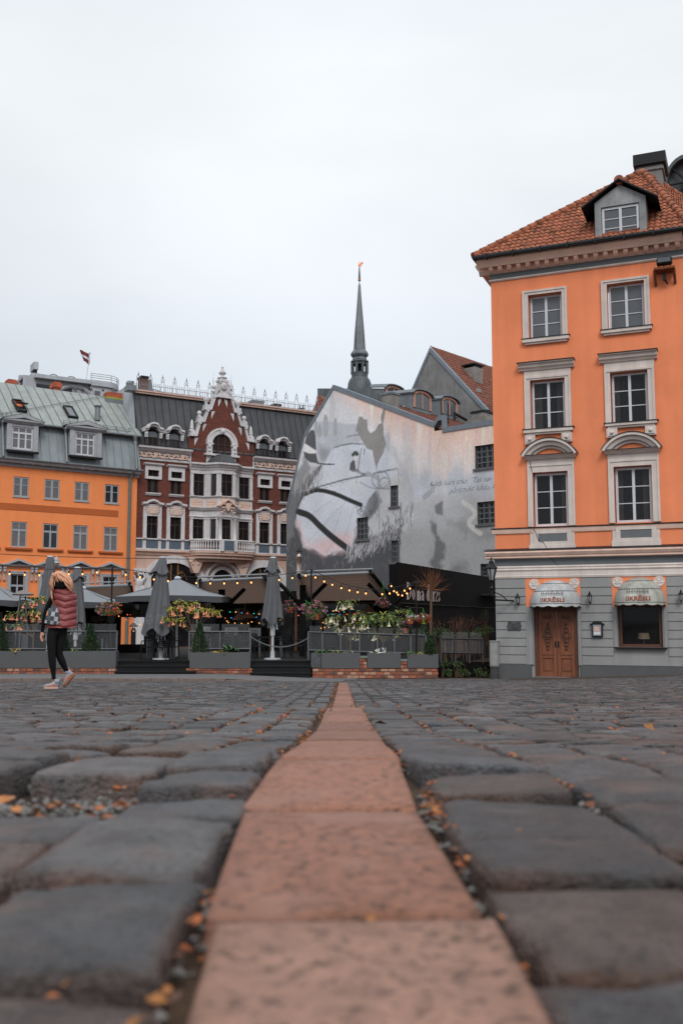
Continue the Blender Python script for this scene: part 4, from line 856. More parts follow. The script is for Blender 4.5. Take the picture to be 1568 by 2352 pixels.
def chim(x0,y0,x1,y1,wv,extra=1.2):
    a,b=LB.uv(ZA(x0,(y0+y1)/2),wv)[0],LB.uv(ZA(x1,(y0+y1)/2),wv)[0];z0=lz(ZA,(x0+x1)/2,y1,wv);z1=lz(ZA,(x0+x1)/2,y0,wv)
    m=MB();m.box(a+.08,b-.08,wv,wv+.9,z0-extra,z1-.5);m.box(a,b,wv-.08,wv+.98,z1-.499,z1-.12);m.box(a+.06,b-.06,wv,wv+.9,z1-.119,z1);m.build('chimney',brick_ch,lb)
chim(72,262,157,320,5.6);chim(482,285,556,370,5.2);chim(962,380,1108,425,4.4,.2)
m=MB();a=LB.uv(ZA(960,430),4.3)[0];b=LB.uv(ZA(1110,430),4.3)[0];z_=lz(ZA,1030,430,4.3);m.box(a-.1,b+.1,4.2,5.4,z_-1.2,z_-.12);m.box(a-.05,b+.05,4.22,5.38,z_-.119,z_+.02,1);m.build('chimney_flashing',[zinc,mat('yellow_green_moss',S(150,160,60),.9,.3,8,0)],lb)
m=MB();p0=LB.hitl(ZA(0,572),Pu+nu_*.12,nu_);p1=LB.hitl(ZA(940,412),Pu+nu_*.12,nu_);m.tube([p0-(p1-p0)*.4,p0,p1],.025,4);m.build('roof_cable',dk,lb)

# ================================================================== GREY ROOFTOP BUILDING AND FLAG behind it
GB=Fac(200,1480,118,30);gz_=lambda x,y,w=0:GB.uv(ZL(x,y),w)
gb=thing('rooftop_building','pale grey building with a curved roof terrace rising behind the green roof','building',GB.o,GB.a)
gr_m=mat('pale_grey_render',S(168,172,178,KF),.85,.08,.7,.06,20,streak=.12)
u0,zt=gz_(408,390);u1,_=gz_(1000,440);z1_=gz_(800,430)[1];zlow=gz_(800,560)[1]-6
bl,_=gz_(258,440)
m=MB();o0=gz_(410,400);o1=gz_(815,480);wall_holes(m,bl,u1,zlow,z1_,[(o0[0],gz_(815,450)[0],zlow+4.2,z1_-.5)],5);m.box(bl,u1,0,9,z1_,z1_+.35);m.box(o0[0]-.3,u1,-.8,0,z1_+.05,z1_+.5)
m.add([(o0[0],5,zlow),(o1[0],5,zlow),(o1[0],5,z1_),(o0[0],5,z1_)],[(0,1,2,3)],1);m.build('wall',[gr_m,mat('dark_room',(0,0,0))],gb)
ca,_=gz_(1003,480);cb,_=gz_(1372,480);cz1=gz_(1150,415)[1];rr_=(cb-ca)/2;m=MB()
pts=[(ca,6),(ca,-.6)]+[(ca+rr_*.9+rr_*1.1*sin(q*pi/20),-.6+2.8*(1-cos(q*pi/20)))for q in range(11)]+[(cb,6)]
m.plan(pts,zlow,cz1);m.plan([(x,y-.25)for x,y in pts],cz1-.75,cz1-.3);m.build('curved_penthouse',gr_m,gb)
w0,wz0=gz_(1050,565,-.6);w1,wz1=gz_(1130,515,-.6);window(gb,w0,w1,wz0-1.5,wz1,-.68,greypaint,glass_grey,.1,cols=1,rows=())
m=MB()
for i,(x,y)in enumerate(((855,484),(935,488),(1022,492),(1155,500),(1275,508))):u_,z_=gz_(x,y,-.65);m.ball((u_,-.3 if i<2 else-.65,z_),.16,8,5)
m.build('wall_boss',dk,gb)
c_,cz_=gz_(838,545);m=MB();m.tube([(c_+2.3*cos(q*pi/12),-.08,cz_-1.0+1.9*sin(q*pi/12))for q in range(13)],.22,6);m.build('arch_moulding',gr_m,gb)
m=MB();rail=[gz_(x,y,1)[0]for x,y in((455,370),(605,372),(805,385),(968,410))];zr_=z1_+.35
hz=(gz_(705,376,1)[1]-zr_)
m.tube([(rail[0],1,zr_+hz),(rail[3]-.4,1,zr_+hz),(rail[3],1,zr_+hz*.5),(rail[3],1,zr_)],.09,6);m.tube([(rail[0],1,zr_+hz*.45),(rail[3],1,zr_+hz*.45)],.035,5)
for i in range(10):u_=rail[0]+(rail[3]-rail[0])*i/9;m.tube([(u_,1,zr_-.1),(u_,1,zr_+hz)],.045,5)
for u_ in rail[1:3]:m.tube([(u_+.55*cos(q*pi/6),1,zr_+hz*.95+.4*sin(q*pi/6))for q in range(12)],.06,5,closed=True);m.tube([(u_+.25,1,zr_),(u_+.25,1,zr_+hz)],.05,5);m.tube([(u_-.25,1,zr_),(u_-.25,1,zr_+hz)],.05,5)
for k in range(3):m.tube([(x,y-.1 if 1<i else y,cz1+.25+.25*k)for i,(x,y)in enumerate(pts[1:-1])],.03,4)
for i,(x,y)in enumerate(pts[1:-1]):
    if i%3==0:m.tube([(x,y,cz1-.1),(x,y,cz1+.8)],.03,4)
m.build('terrace_railing',dk,gb)
a,zt2=gz_(362,310,2);b,_=gz_(452,310,2);z0_=gz_(400,372,2)[1];m=MB();m.box(a,b,2,4,z0_-1,zt2,0);m.box(a+.3,b-.3,2.2,3.8,zt2,zt2+.5,1);m.box(a+.2,b-.2,2.0,4,zt2+.5,zt2+1.4,0);m.tube([(a-1,2.5,z0_-1),(a-1,2.5,gz_(345,345,2)[1])],.45,8)
m.build('chimney',[gr_m,mat('dark_room',(0,0,0))],gb)
# flag
fp=at(*ZL(945,420),121);fz=at(*ZL(958,92),121).z
fg=thing('flag','dark red and white flag fluttering on a tall white pole above the roofs','flag',(fp.x,fp.y,fp.z-2.5),rad(14))
m=MB();m.tube([(0,0,0),(.55,0,fz-fp.z+2.5)],[.07,.04],8);m.ball((.55,0,fz-fp.z+2.55),.14);m.build('pole',whitepaint,fg)
m=MB();H0=fz-fp.z+2.4;nx_,nz2=16,15;vv=[]
for j in range(nz2+1):
    for i in range(nx_+1):
        s,t=i/nx_,j/nz2
        x=.53-s*(1.15-.4*t)*.98+.07*sin(5*s+3*t);y=.3*sin(6.5*s+1.5*t)*s+.09*sin(13*s);z=H0-t*1.35*(1-.35*s)+s*.5*(1-.6*t)-.15*s*s*t;vv.append((x,y,z))
for j in range(nz2):
    for i in range(nx_):q=j*(nx_+1)+i;m.add([],[]);m.f.append((q,q+1,q+nx_+2,q+nx_+1));m.m.append(1 if 6<=j<9 else 0)
m.v=vv;m.build('flag_cloth',[mat('dark_red_cloth',S(112,44,46),.8,.1,3,0),mat('white_cloth',S(206,212,222),.8,.05,3,0)],fg,smooth=True)
# ================================================================== RED BRICK HOUSE with the ornate gable
BB=Fac(306,1480,80.3,31.3)
bb=thing('brick_house','ornate red brick house with white stucco bay, stepped gable and black sheet roof','house',BB.o,BB.a)
bz=lambda x,y,w=0:BB.uv(ZB(x,y),w)[1]
bu=lambda x,y,w=0:BB.uv(ZB(x,y),w)[0]
br_=lambda x0,y0,x1,y1,w=0:BB.rect(ZB,x0,y0,x1,y1,w)
bm_=brick_mat('red_brick',S(110,56,44,1.1),S(90,45,37,1.1),S(92,64,55,1.05),BB.a,.28,.09,.2)
wst=mat('white_stucco',S(202,200,202,KF),.8,.10,2.5,.15,30,streak=.14)
pst=mat('pink_relief_stucco',S(206,178,164,KF),.85,.2,9,.5,18)
salmon=mat('salmon_stucco',S(196,166,152,KF),.85,.08,1.5,.1,30,streak=.1)
blue=mat('slate_blue_panel',S(80,92,106,1.1),.8,.1,3,.1)
blackroof=mat('black_roof_sheet',S(62,64,68,1.0),.5,.2,1.2,.08,20,streak=.2)
UR=19.0
zt_b,zb_b=bz(300,1692),bz(300,1795)
zcorL=bz(360,1002)
def lvl(*q):return sum(q)/len(q)
h2=[br_(192,1480,292,1690),br_(402,1497,500,1705),br_(1200,1550,1288,1750),br_(1388,1563,1472,1762)]
z0,z1=lvl(*[r[2]for r in h2]),lvl(*[r[3]for r in h2]);h2=[(r[0],r[1],z0,z1)for r in h2]
h3t=[br_(205,1072,302,1128),br_(412,1092,510,1145),br_(1208,1160,1295,1213),br_(1395,1182,1480,1232)]
h3w=[br_(200,1152,301,1276),br_(407,1168,506,1291),br_(1204,1240,1293,1356),br_(1391,1256,1480,1370)]
za,zb2,zc2,zd=lvl(*[r[2]for r in h3t]),lvl(*[r[3]for r in h3t]),lvl(*[r[2]for r in h3w]),lvl(*[r[3]for r in h3w])
h3=[(r[0],r[1],zc2,zb2)for r in h3t]
GL,GR=bu(570,850),bu(1150,900)
bayL,bayR=bu(578,1200),bu(1136,1200)
m=MB();wall_holes(m,0,UR,zb_b,zcorL+.1,h2+h3,.22);m.build('brick_wall',bm_,bb)
gm2=MB()
# gable outline, stepped
gx=lambda x,y:(bu(x,y,-.05),bz(x,y,-.05))
L_=[(570,1075),(570,778),(632,775),(650,700),(702,650),(718,590),(760,542),(775,480),(805,420)]
zsym=[gx(*p)for p in L_];uc=bu(875,500,-.05)
poly=zsym+[(2*uc-u,z)for u,z in reversed(zsym)]
aw=br_(775,757,950,940,-.05);acx=(aw[0]+aw[1])/2;ahw=(aw[1]-aw[0])/2;azs=aw[3]-ahw
gm2.prism(poly,-.05,.6);gm2.build('gable_wall',bm_,bb)
# arched gable window: surround, dark glazing, brown bars
def arc(cx,cz,r,n=16,a0=0,a1=pi):return[(cx+r*cos(a0+(a1-a0)*k/n),cz+r*sin(a0+(a1-a0)*k/n))for k in range(n+1)]
def archband(mb,cx,cz,r0,r1,y0,y1,n=18,a0=0,a1=pi,mi=0):
    o,i=arc(cx,cz,r1,n,a0,a1),arc(cx,cz,r0,n,a0,a1)
    for k in range(n):mb.prism([o[k],o[k+1],i[k+1],i[k]],y0,y1,mi)
R1=br_(736,700,1002,940,-.05);ro=(R1[1]-R1[0])/2
m=MB();archband(m,acx,azs,ahw,ro,-.28,-.04);archband(m,acx,azs,ro-.12,ro+.05,-.33,-.04)
for s in(-1,1):
    x0,x1=(acx-ro,acx-ahw)if s<0 else(acx+ahw,acx+ro)
    m.box(x0,x1,-.28,-.04,aw[2],azs-.0);m.box(x0-.06,x1+.06,-.36,-.04,azs-.1,azs+.06)
    xm=(x0+x1)/2
    for q,(dz,rx,rz)in enumerate(((.25,.13,.13),(.62,.17,.2),(.95,.12,.12))):m.ball((xm+.03*s,-.32,aw[2]+dz),(rx,.1,rz),8,6)
m.ball((acx,-.38,aw[3]+(ro-ahw)*.5),(.17,.14,.22),8,6);m.prism([(acx-.28,aw[3]+.5),(acx+.28,aw[3]+.5),(acx+.16,aw[3]),(acx-.16,aw[3])],-.36,-.05)
m.box(acx-ro-.2,acx+ro+.2,-.4,-.04,aw[2]-.16,aw[2]-.001);m.box(acx-ro,acx+ro,-.12,-.04,aw[2]-.95,aw[2]-.161);m.build('arch_surround',wst,bb,smooth=.6)
def archpane(cx,hw,zb,zs,y,fr,gl,parent,mull=(1/3,2/3),zt=None,name='arched_window'):
    f=MB();archband(f,cx,zs,hw-.1,hw+.01,y,y+.1,14);f.box(cx-hw,cx-hw+.1,y,y+.1,zb,zs);f.box(cx+hw-.1,cx+hw,y,y+.1,zb,zs);f.box(cx-hw,cx+hw,y,y+.1,zb,zb+.08)
    for q in mull:
        x=cx-hw+2*hw*q;f.box(x-.06,x+.06,y-.01,y+.1,zb,zs+math.sqrt(max(0,hw*hw-(x-cx)**2))-.05)
    f.box(cx-hw,cx+hw,y-.005,y+.1,zs-.06,zs+.04)
    o=f.build(name,fr,parent);p=MB();p.prism([(cx-hw+.03,zb)]+list(reversed(arc(cx,zs,hw-.03,14)))+[(cx+hw-.03,zb)],y+.05,y+.06);p.build('pane',gl,o);return o
archpane(acx,ahw,aw[2],azs,-.1,brownwood,glass,bb)
# white gable ornament: volute blocks on every step, ball finials and spikes, crowning cartouche
def block(mb,p,w_,h_):mb.box(p[0]-w_/2,p[0]+w_/2,-.3,.4,p[1],p[1]+h_)
for s in(-1,1):
    f_=lambda u:u if s<0 else 2*uc-u
    for k,((xa,ya),(xb,yb),fin)in enumerate((((632,775),(670,655),'spike'),((700,650),(742,545),'ball'),((760,540),(806,420),'urn'))):
        m=MB();p,q=gx(xa,ya),gx(xb,yb)
        pts=[Vector((f_(p[0]+(q[0]-p[0])*t),0,p[1]+(q[1]-p[1])*(t**1.25)))for t in[i/8 for i in range(9)]]
        for i in range(8):
            a_,b_=pts[i],pts[i+1];th=.2-.1*sin(pi*i/8)
            dx=-th if s<0 else th
            m.prism([(a_.x+dx,a_.z+.05),(a_.x-dx*.5,a_.z),(b_.x-dx*.5,b_.z),(b_.x+dx,b_.z+.05)],-.26,.3)
        for e_,r_ in((pts[0]+Vector(((-.1 if s<0 else.1),0,.12)),.15),(pts[-1]+Vector(((-.06 if s<0 else.06),0,0)),.14)):
            m.add([(e_.x+r_*cos(2*pi*k2/12),y_,e_.z+r_*sin(2*pi*k2/12))for y_ in(-.34,.3)for k2 in range(12)],[tuple(range(12)),tuple(range(12,24))]+[(k2,(k2+1)%12,12+(k2+1)%12,12+k2)for k2 in range(12)])
        bx=f_(p[0])+(-.3 if s<0 else.3);block(m,(bx,p[1]-.02),.5,.16);block(m,(bx,p[1]+.14),.34,.3)
        z_=p[1]+.44
        if fin=='spike':m.lathe([(.28,z_),(.3,z_+.06),(.12,z_+.16),(.2,z_+.25),(.17,z_+.32),(.13,z_+.75),(.03,z_+1.0)],bx,.05,8)
        elif fin=='ball':m.lathe([(.24,z_),(.26,z_+.08),(.1,z_+.15),(.14,z_+.2)],bx,.05,8);m.ball((bx,.05,z_+.36),.21)
        else:m.lathe([(.2,z_),(.1,z_+.1),(.26,z_+.4),(.28,z_+.55),(.1,z_+.65),(.02,z_+.9)],bx,.05,8)
        m.build('volute',wst,bb)
    m=MB()
    for(x,y)in((622,785),(697,660),(772,547),(835,437)):
        p=gx(x,y);m.prism([(f_(p[0]),p[1]),(f_(p[0]+.34),p[1]),(f_(p[0]+.02),p[1]-.68)],-.1,-.04)
    m.build('stone_wedge',wst,bb)
zt0=bz(875,425,-.05);zt1=bz(875,255,-.05);zt2=bz(875,140,-.05);m=MB()
hw=(bu(955,425)-bu(800,425))/2;H=zt1-zt0
m.prism([(uc-hw,zt0),(uc+hw,zt0),(uc+hw*.95,zt0+.2),(uc+hw*.7,zt0+H*.35),(uc+hw*.62,zt0+H*.62),(uc+.3,zt0+H*.85),(uc+.26,zt0+H),(uc-.26,zt0+H),(uc-.3,zt0+H*.85),(uc-hw*.62,zt0+H*.62),(uc-hw*.7,zt0+H*.35),(uc-hw*.95,zt0+.2)],-.25,.4)
m.box(uc-hw-.08,uc+hw+.08,-.33,.45,zt0-.08,zt0+.12);m.box(uc-.5,uc+.5,-.32,.4,zt0+H*.8,zt0+H*.9);m.ball((uc,-.3,zt0+H*.55),(.3,.14,.38));m.ball((uc,-.38,zt0+H*.6),(.13,.1,.17))
for s in(-1,1):
    m.tube([(uc+s*(hw*.9),-.27,zt0+.15),(uc+s*hw*.55,-.3,zt0+H*.3),(uc+s*hw*.62,-.3,zt0+H*.6),(uc+s*.3,-.28,zt0+H*.78)],.1,6);m.ball((uc+s*(hw-.02),.1,zt0+H*.52),.2);m.lathe([(.16,zt0+H*.2),(.22,zt0+H*.28),(.1,zt0+H*.4)],uc+s*(hw-.02),.1,8)
    m.lathe([(.03,zt0+H*.55),(.05,zt0+H*.8),(.02,zt0+H*1.0),(.012,zt0+H*1.25)],uc+s*(hw+.02),.1,6)
m.lathe([(.42,zt1),(.45,zt1+.06),(.2,zt1+.18),(.13,zt1+.3),(.28,zt1+.42),(.34,zt1+.5),(.2,zt1+.58),(.22,zt1+.62),(.1,zt1+.85),(.09,zt1+.95),(.12,zt1+1.0),(.02,zt2)],uc,.08,12);m.build('gable_crown',wst,bb,smooth=.7)
# windows of the flanks
for i,r in enumerate(h2):
    window(bb,r[0],r[1],r[2],r[3],.1,brownwood,glass,.08,rows=(),transom=.68,mull=.1)
    m=MB();e_=.3;surround(m,r[0]-e_,r[1]+e_,r[2],r[3]+.95,*r,p=.1);m.box(r[0],r[1],-.07,.02,r[3]+.3,r[3]+.8)
    for s in(0,1):x_=r[0]-e_ if s==0 else r[1];m.box(x_-.02,x_+e_+.02,-.16,0,r[2],r[2]+.2)
    c_=(r[0]+r[1])/2;hw_=(r[1]-r[0])/2+e_+.05
    pts=[(c_-hw_-.08,r[3]+.93),(c_-hw_*.62,r[3]+.97),(c_-hw_*.4,r[3]+1.13),(c_,r[3]+1.22),(c_+hw_*.4,r[3]+1.13),(c_+hw_*.62,r[3]+.97),(c_+hw_+.08,r[3]+.93)]
    for a_,b_ in zip(pts,pts[1:]):m.prism([a_,b_,(b_[0],b_[1]+.16),(a_[0],a_[1]+.16)],-.34,0);m.prism([(a_[0],a_[1]-.1),(b_[0],b_[1]-.1),b_,a_],-.2,0)
    sr=m.build('window_surround',wst,bb)
    m=MB();m.prism([(c_-.3,r[3]+.78),(c_+.3,r[3]+.78),(c_+.34,r[3]+.5),(c_+.2,r[3]+.18),(c_-.2,r[3]+.18),(c_-.34,r[3]+.5)],-.18,-.08)
    for s in(-1,1):
        for dz,dx in((.75,.5),(.55,.56),(.35,.5),(.22,.38)):m.ball((c_+s*dx,-.13,r[3]+dz),(.1,.07,.08),6,4)
    m.build('relief',pst,sr)
for i,(t,w_)in enumerate(zip(h3t,h3)):
    window(bb,w_[0],w_[1],w_[2],w_[3],.1,brownwood,glass,.08,rows=(),transom=.66,mull=.3)
    c_=(w_[0]+w_[1])/2;hw_=.72;m=MB();o0,o1=c_-hw_,c_+hw_
    m.box(o0,w_[0],-.12,.02,za-.24,zb2+.35);m.box(w_[1],o1,-.12,.02,za-.24,zb2+.35);m.box(w_[0],w_[1],-.12,.02,zb2,zb2+.35);m.box(w_[0],w_[1],-.12,.2,za-.24,za-.02)
    m.prof([(0,zb2+.351),(-.14,zb2+.351),(-.3,zb2+.46),(-.32,zb2+.56),(0,zb2+.56)],o0-.14,o1+.14);m.build('window_surround',wst,bb)
    m=MB();m.prof([(.1,zc2),(-.22,zc2),(-.22,zc2-.08),(-.1,zc2-.22),(.1,zc2-.22)],o0+.08,o1-.08);m.build('window_sill',wst,bb)
# frieze with leaf scrolls and cornice on both flanks
zf0,zf1,zf2=bz(360,1000),bz(360,915),bz(360,880)
for(a,b)in((-.05,bu(592,940)),(bu(1143,1000),UR)):
    m=MB();m.prof([(0,zf0),(-.1,zf0),(-.14,zf0+.1),(-.06,zf0+.14),(-.06,zf1-.06),(-.2,zf1),(-.24,zf1+.08),(-.45,zf1+.18),(-.48,zf1+.36),(0,zf1+.36)],a,b);cf=m.build('cornice',wst,bb)
    m=MB();m.box(a+.15,b-.12,-.07,-.05,zf0+.16,zf1-.1);m.build('frieze_ground',blue,cf)
    m=MB();n_=max(4,int((b-a)/.42));zm=(zf0+zf1)/2+.03;hh=(zf1-zf0)/2-.16
    for k in range(n_):
        u=a+.2+(b-a-.4)*(k+.5)/n_;sg=1 if k%2 else-1
        m.tube([(u-.2,-.1,zm-sg*hh*.8),(u-.05,-.12,zm-sg*.05),(u+.1,-.12,zm+sg*hh*.75),(u+.2,-.1,zm+sg*hh*.8)],.06,5)
        for dx,dz in((-.12,.55),(.08,-.5),(.0,.2),(-.05,-.7),(.14,.3)):m.ball((u+dx,-.1,zm+sg*dz*hh),(.1,.05,.07),6,4)
        if k%6==3:m.prism([(u-.14,zm+hh),(u+.14,zm+hh),(u+.14,zm),(u,zm-hh),(u-.14,zm)],-.16,-.07)
    m.build('leaf_scroll',pst,cf)
    m=MB();m.box(a-.04,b+.04,-.52,.3,zf1+.361,zf1+.42);m.build('cornice_flashing',darkmetal,cf)
# black mansard with seams, dormers, ridge moulding, side parapets, iron cresting
zr0=zf1+.4;zr1=bz(300,412,1.5);zr2=bz(300,385,1.5)
m=MB();m.add([(.1,-.1,zr0),(UR,-.1,zr0),(UR,1.5,zr1),(.1,1.5,zr1),(UR,8,zr1),(.1,8,zr1)],[(0,1,2,3),(3,2,4,5)]);m.build('mansard_roof',blackroof,bb)
m=MB();u=.55
while u<UR:
    m.add([(u-.03,-.1,zr0),(u+.03,-.1,zr0),(u+.03,1.5,zr1),(u-.03,1.5,zr1),(u,-.17,zr0+.02),(u,1.43,zr1+.02)],[(0,4,5,3),(1,2,5,4)]);u+=.64
o=m.build('roof_seam',blackroof,bb);o['kind']='stuff'
m=MB();m.box(0.1,UR,1.25,1.8,zr1+.001,zr1+.16);m.box(.1,UR,1.15,1.8,zr1+.161,zr1+.28);m.build('ridge_moulding',salmon,bb)
m=MB();zp=bz(100,268,0.6)
m.add([(0,-.25,zr0-.3),(0,.5,zr0+1),(0,1.6,zp-.4),(0,2.2,zp),(0,8,zp),(0,8,zr0-.3)],[(0,1,2,3,4,5)]);m.v+=[(x+.32,y,z)for x,y,z in m.v[:6]];m.f+=[(6,7,8,9,10,11)]+[(i,i+1,i+7,i+6)for i in range(5)];m.m+=[1]+[1]*5
m.build('side_parapet',[mat('white_limewash',S(178,182,190,KF),.9,.1,1.5,.1,streak=.15),blackroof],bb)
m=MB();m.add([(UR,-.25,zr0),(UR,1.6,zp-.4),(UR,2.2,zp),(UR,8,zp),(UR,8,zr0)],[(0,1,2,3,4)]);m.v+=[(x+.3,y,z)for x,y,z in m.v[:5]];m.f+=[(5,6,7,8,9)]+[(i,i+1,i+6,i+5)for i in range(4)];m.m+=[0]*5;m.build('side_parapet',blackroof,bb)
# pyramid-ish scroll cap on the left parapet
m=MB();m.box(-.7,.0,.6,1.6,zp-.9,zp-.45);m.ball((-.5,1.0,zp-.3),.28);m.box(-.5,-.1,.9,1.4,zp-.45,zp-.05);m.build('parapet_scroll',zinc,bb)
iron=mat('pale_grey_ironwork',S(128,132,138),.6,.1,5,0);m=MB();zi=zr1+.28;hI=(bz(340,345,1.5)-bz(340,395,1.5));nposts=17
pitch_=(bu(445,380,1.5)-bu(338,365,1.5))
o_x=bu(120,330,1.5);k=0
while o_x+k*pitch_<UR:
    u=o_x+k*pitch_;k+=1
    m.tube([(u-.13,1.5,zi),(u-.13,1.5,zi+.95)],.022,4);m.tube([(u+.13,1.5,zi),(u+.13,1.5,zi+.95)],.022,4);m.tube([(u+.15*cos(q*pi/6),1.5,zi+1.1+.17*sin(q*pi/6))for q in range(12)],.022,4,closed=True);m.tube([(u,1.5,zi+1.25),(u,1.5,zi+1.6)],.02,4);m.ball((u,1.5,zi+1.38),(.07,.07,.09),6,4);m.ball((u,1.5,zi+1.08),.06,6,4)
    for s in(-1,1):m.tube([(u+s*.28,1.5,zi+.1),(u+s*.16,1.5,zi+.35),(u+s*.3,1.5,zi+.6)],.018,4)
    for q in range(1,5):
        x_=u+pitch_*(.12+.76*q/5);m.tube([(x_,1.5,zi),(x_,1.5,zi+.66+.1*abs(q-2.5)/1.5)],.016,4);m.ball((x_,1.5,zi+.7),.035,5,3)
for zz in(.12,.52):m.tube([(.2,1.5,zi+zz),(UR,1.5,zi+zz)],.02,4)
m.build('iron_cresting',iron,bb)
m=MB();q0=bu(255,300,4);q1=bu(540,420,4)
for i in range(9):x_=q0+(q1-q0)*i/8;m.tube([(x_,4,zr1),(x_+.5,4,zr1+1.1-.06*i)],.03,4);m.tube([(x_+.5,4,zr1),(x_,4,zr1+1.1-.06*i)],.03,4)
m.tube([(q0,4,zr1+1.15),(q1-1,4,zr1+.8),(q1,4,zr1)],.035,5);m.build('roof_trellis',iron,bb)
def bchim(x0,y0,x1,y1,w,mt,cap):
    a,b=bu(x0,y1,w),bu(x1,y1,w);zz=bz((x0+x1)/2,y0,w);m=MB();m.box(a,b,w,w+.9,zr1-.5,zz-.2);m.box(a-.06,b+.06,w-.06,w+.96,zz-.2,zz,1);m.build('chimney',[mt,cap],bb)
sooty=brick_mat('sooty_brick',S(120,84,70),S(92,66,58),S(110,104,98),BB.a);bchim(148,232,205,370,2.2,sooty,darkmetal);bchim(1145,452,1245,505,4,gr_m,zinc);bchim(1340,482,1395,520,4,gr_m,darkmetal)
m=MB();a=bu(210,300,2.6);b=bu(265,380,2.6);zz=bz(225,265,2.6);m.prism([(a,zr1),(a,zz),(a+.25,zz),(b,zr1)],2.6,3.2);m.build('roof_hatch',zinc,bb)
for k,(x0,x1,yt,yb,g0,g1)in enumerate(((176,340,662,868,210,298),(365,526,684,884,400,490),(1170,1320,772,968,1205,1285),(1340,1490,792,984,1374,1452))):
    a,b=bu(g0,800,-.3),bu(g1,800,-.3);c_=(a+b)/2;hw_=(b-a)/2;z0_=zr0-.02;zt_=bz((x0+x1)/2,yt,-.3);zs=zt_-.42-hw_*.55
    m=MB();wall_holes(m,c_-hw_-.2,c_+hw_+.2,z0_,zs+.05,[(a,b,z0_+.02,zs+.049)],.3,y=-.3);m.box(c_-hw_-.22,c_-hw_-.2,-.3,1.2,z0_,zs);m.box(c_+hw_+.2,c_+hw_+.22,-.3,1.2,z0_,zs);d_=m.build('dormer',blackroof,bb)
    m=MB();W_=hw_+.24;zz=zs+.12
    pts=[(c_-W_-.12,zz+.05),(c_-W_*.72,zz+.12),(c_-W_*.45,zz+.42),(c_,zz+.5),(c_+W_*.45,zz+.42),(c_+W_*.72,zz+.12),(c_+W_+.12,zz+.05)]
    for p,q in zip(pts,pts[1:]):
        m.prism([p,q,(q[0],q[1]+.15),(p[0],p[1]+.15)],-.62,.4);m.prism([(p[0],p[1]-.18),(q[0],q[1]-.18),q,p],-.44,.2)
    for s in(-1,1):
        x_=c_+s*(hw_+.2)
        for q in range(3):m.box(x_-.12,x_+.12,-.5+.04*q,-.28,zz-.18-.15*(q+1),zz-.18-.15*q-.02)
    m.build('dormer_hood',wst,d_)
    m=MB();m.prism([(c_-hw_,zs-.45)]+list(reversed(arc(c_,zs-.35,hw_-.001,12)))+[(c_+hw_,zs-.45)],-.2,-.16);m.build('arched_light',mat('grey_leaded_glass',S(86,90,95),.2,.3,8,0),d_)
    window(d_,a+.02,b-.02,z0_+.05,zs-.45,-.16,brownwood,glass if k else mat('dark_room',(0,0,0)),.07,rows=(),name='dormer_window')
# ------------------------------------------------ the white bay in the middle: two flat wings and a canted front
PJ=1.15
ux=[bayL,bu(712,1200),bu(855,1200,-PJ),bu(985,1200,-PJ)]
ux.append(bayR-(ux[1]-bayL));cxb=(bayL+bayR)/2
ux[2],ux[3]=cxb-.72,cxb+.72
base=[(bayL,-.14),(ux[1],-.14),(ux[2],-PJ),(ux[3],-PJ),(ux[4],-.14),(bayR,-.14)]
zB=bz(870,1715,-.6)
def strip(name,prof_,mt,parent=bb):
    m=MB();n_=len(prof_)
    for(p,q)in zip(base,base[1:]):
        d=Vector((q[0]-p[0],q[1]-p[1],0)).normalized();nn=Vector((d.y,-d.x,0))
        ext=.03
        P,Q=Vector((p[0],p[1],0))-d*ext,Vector((q[0],q[1],0))+d*ext
        v=[P+nn*o+d*(-o*.35*(p in base[2:4]))+Vector((0,0,z))for o,z in prof_]+[Q+nn*o+d*(o*.35*(q in base[2:4]))+Vector((0,0,z))for o,z in prof_]
        m.add(v,[tuple(range(n_)),tuple(range(2*n_-1,n_-1,-1))]+[(i,i+n_,(i+1)%n_+n_,(i+1)%n_)for i in range(n_)])
    return m.build(name,mt,parent)
zs2=bz(870,1715,-.6);zu0=bz(870,1308,-PJ);zu1=bz(870,1108,-PJ);zct=bz(870,1050,-PJ);zl1=bz(885,1515,-PJ);zl0=bz(885,1712,-PJ)
zpn0,zpn1=bz(880,1395,-PJ),bz(880,1345,-PJ)
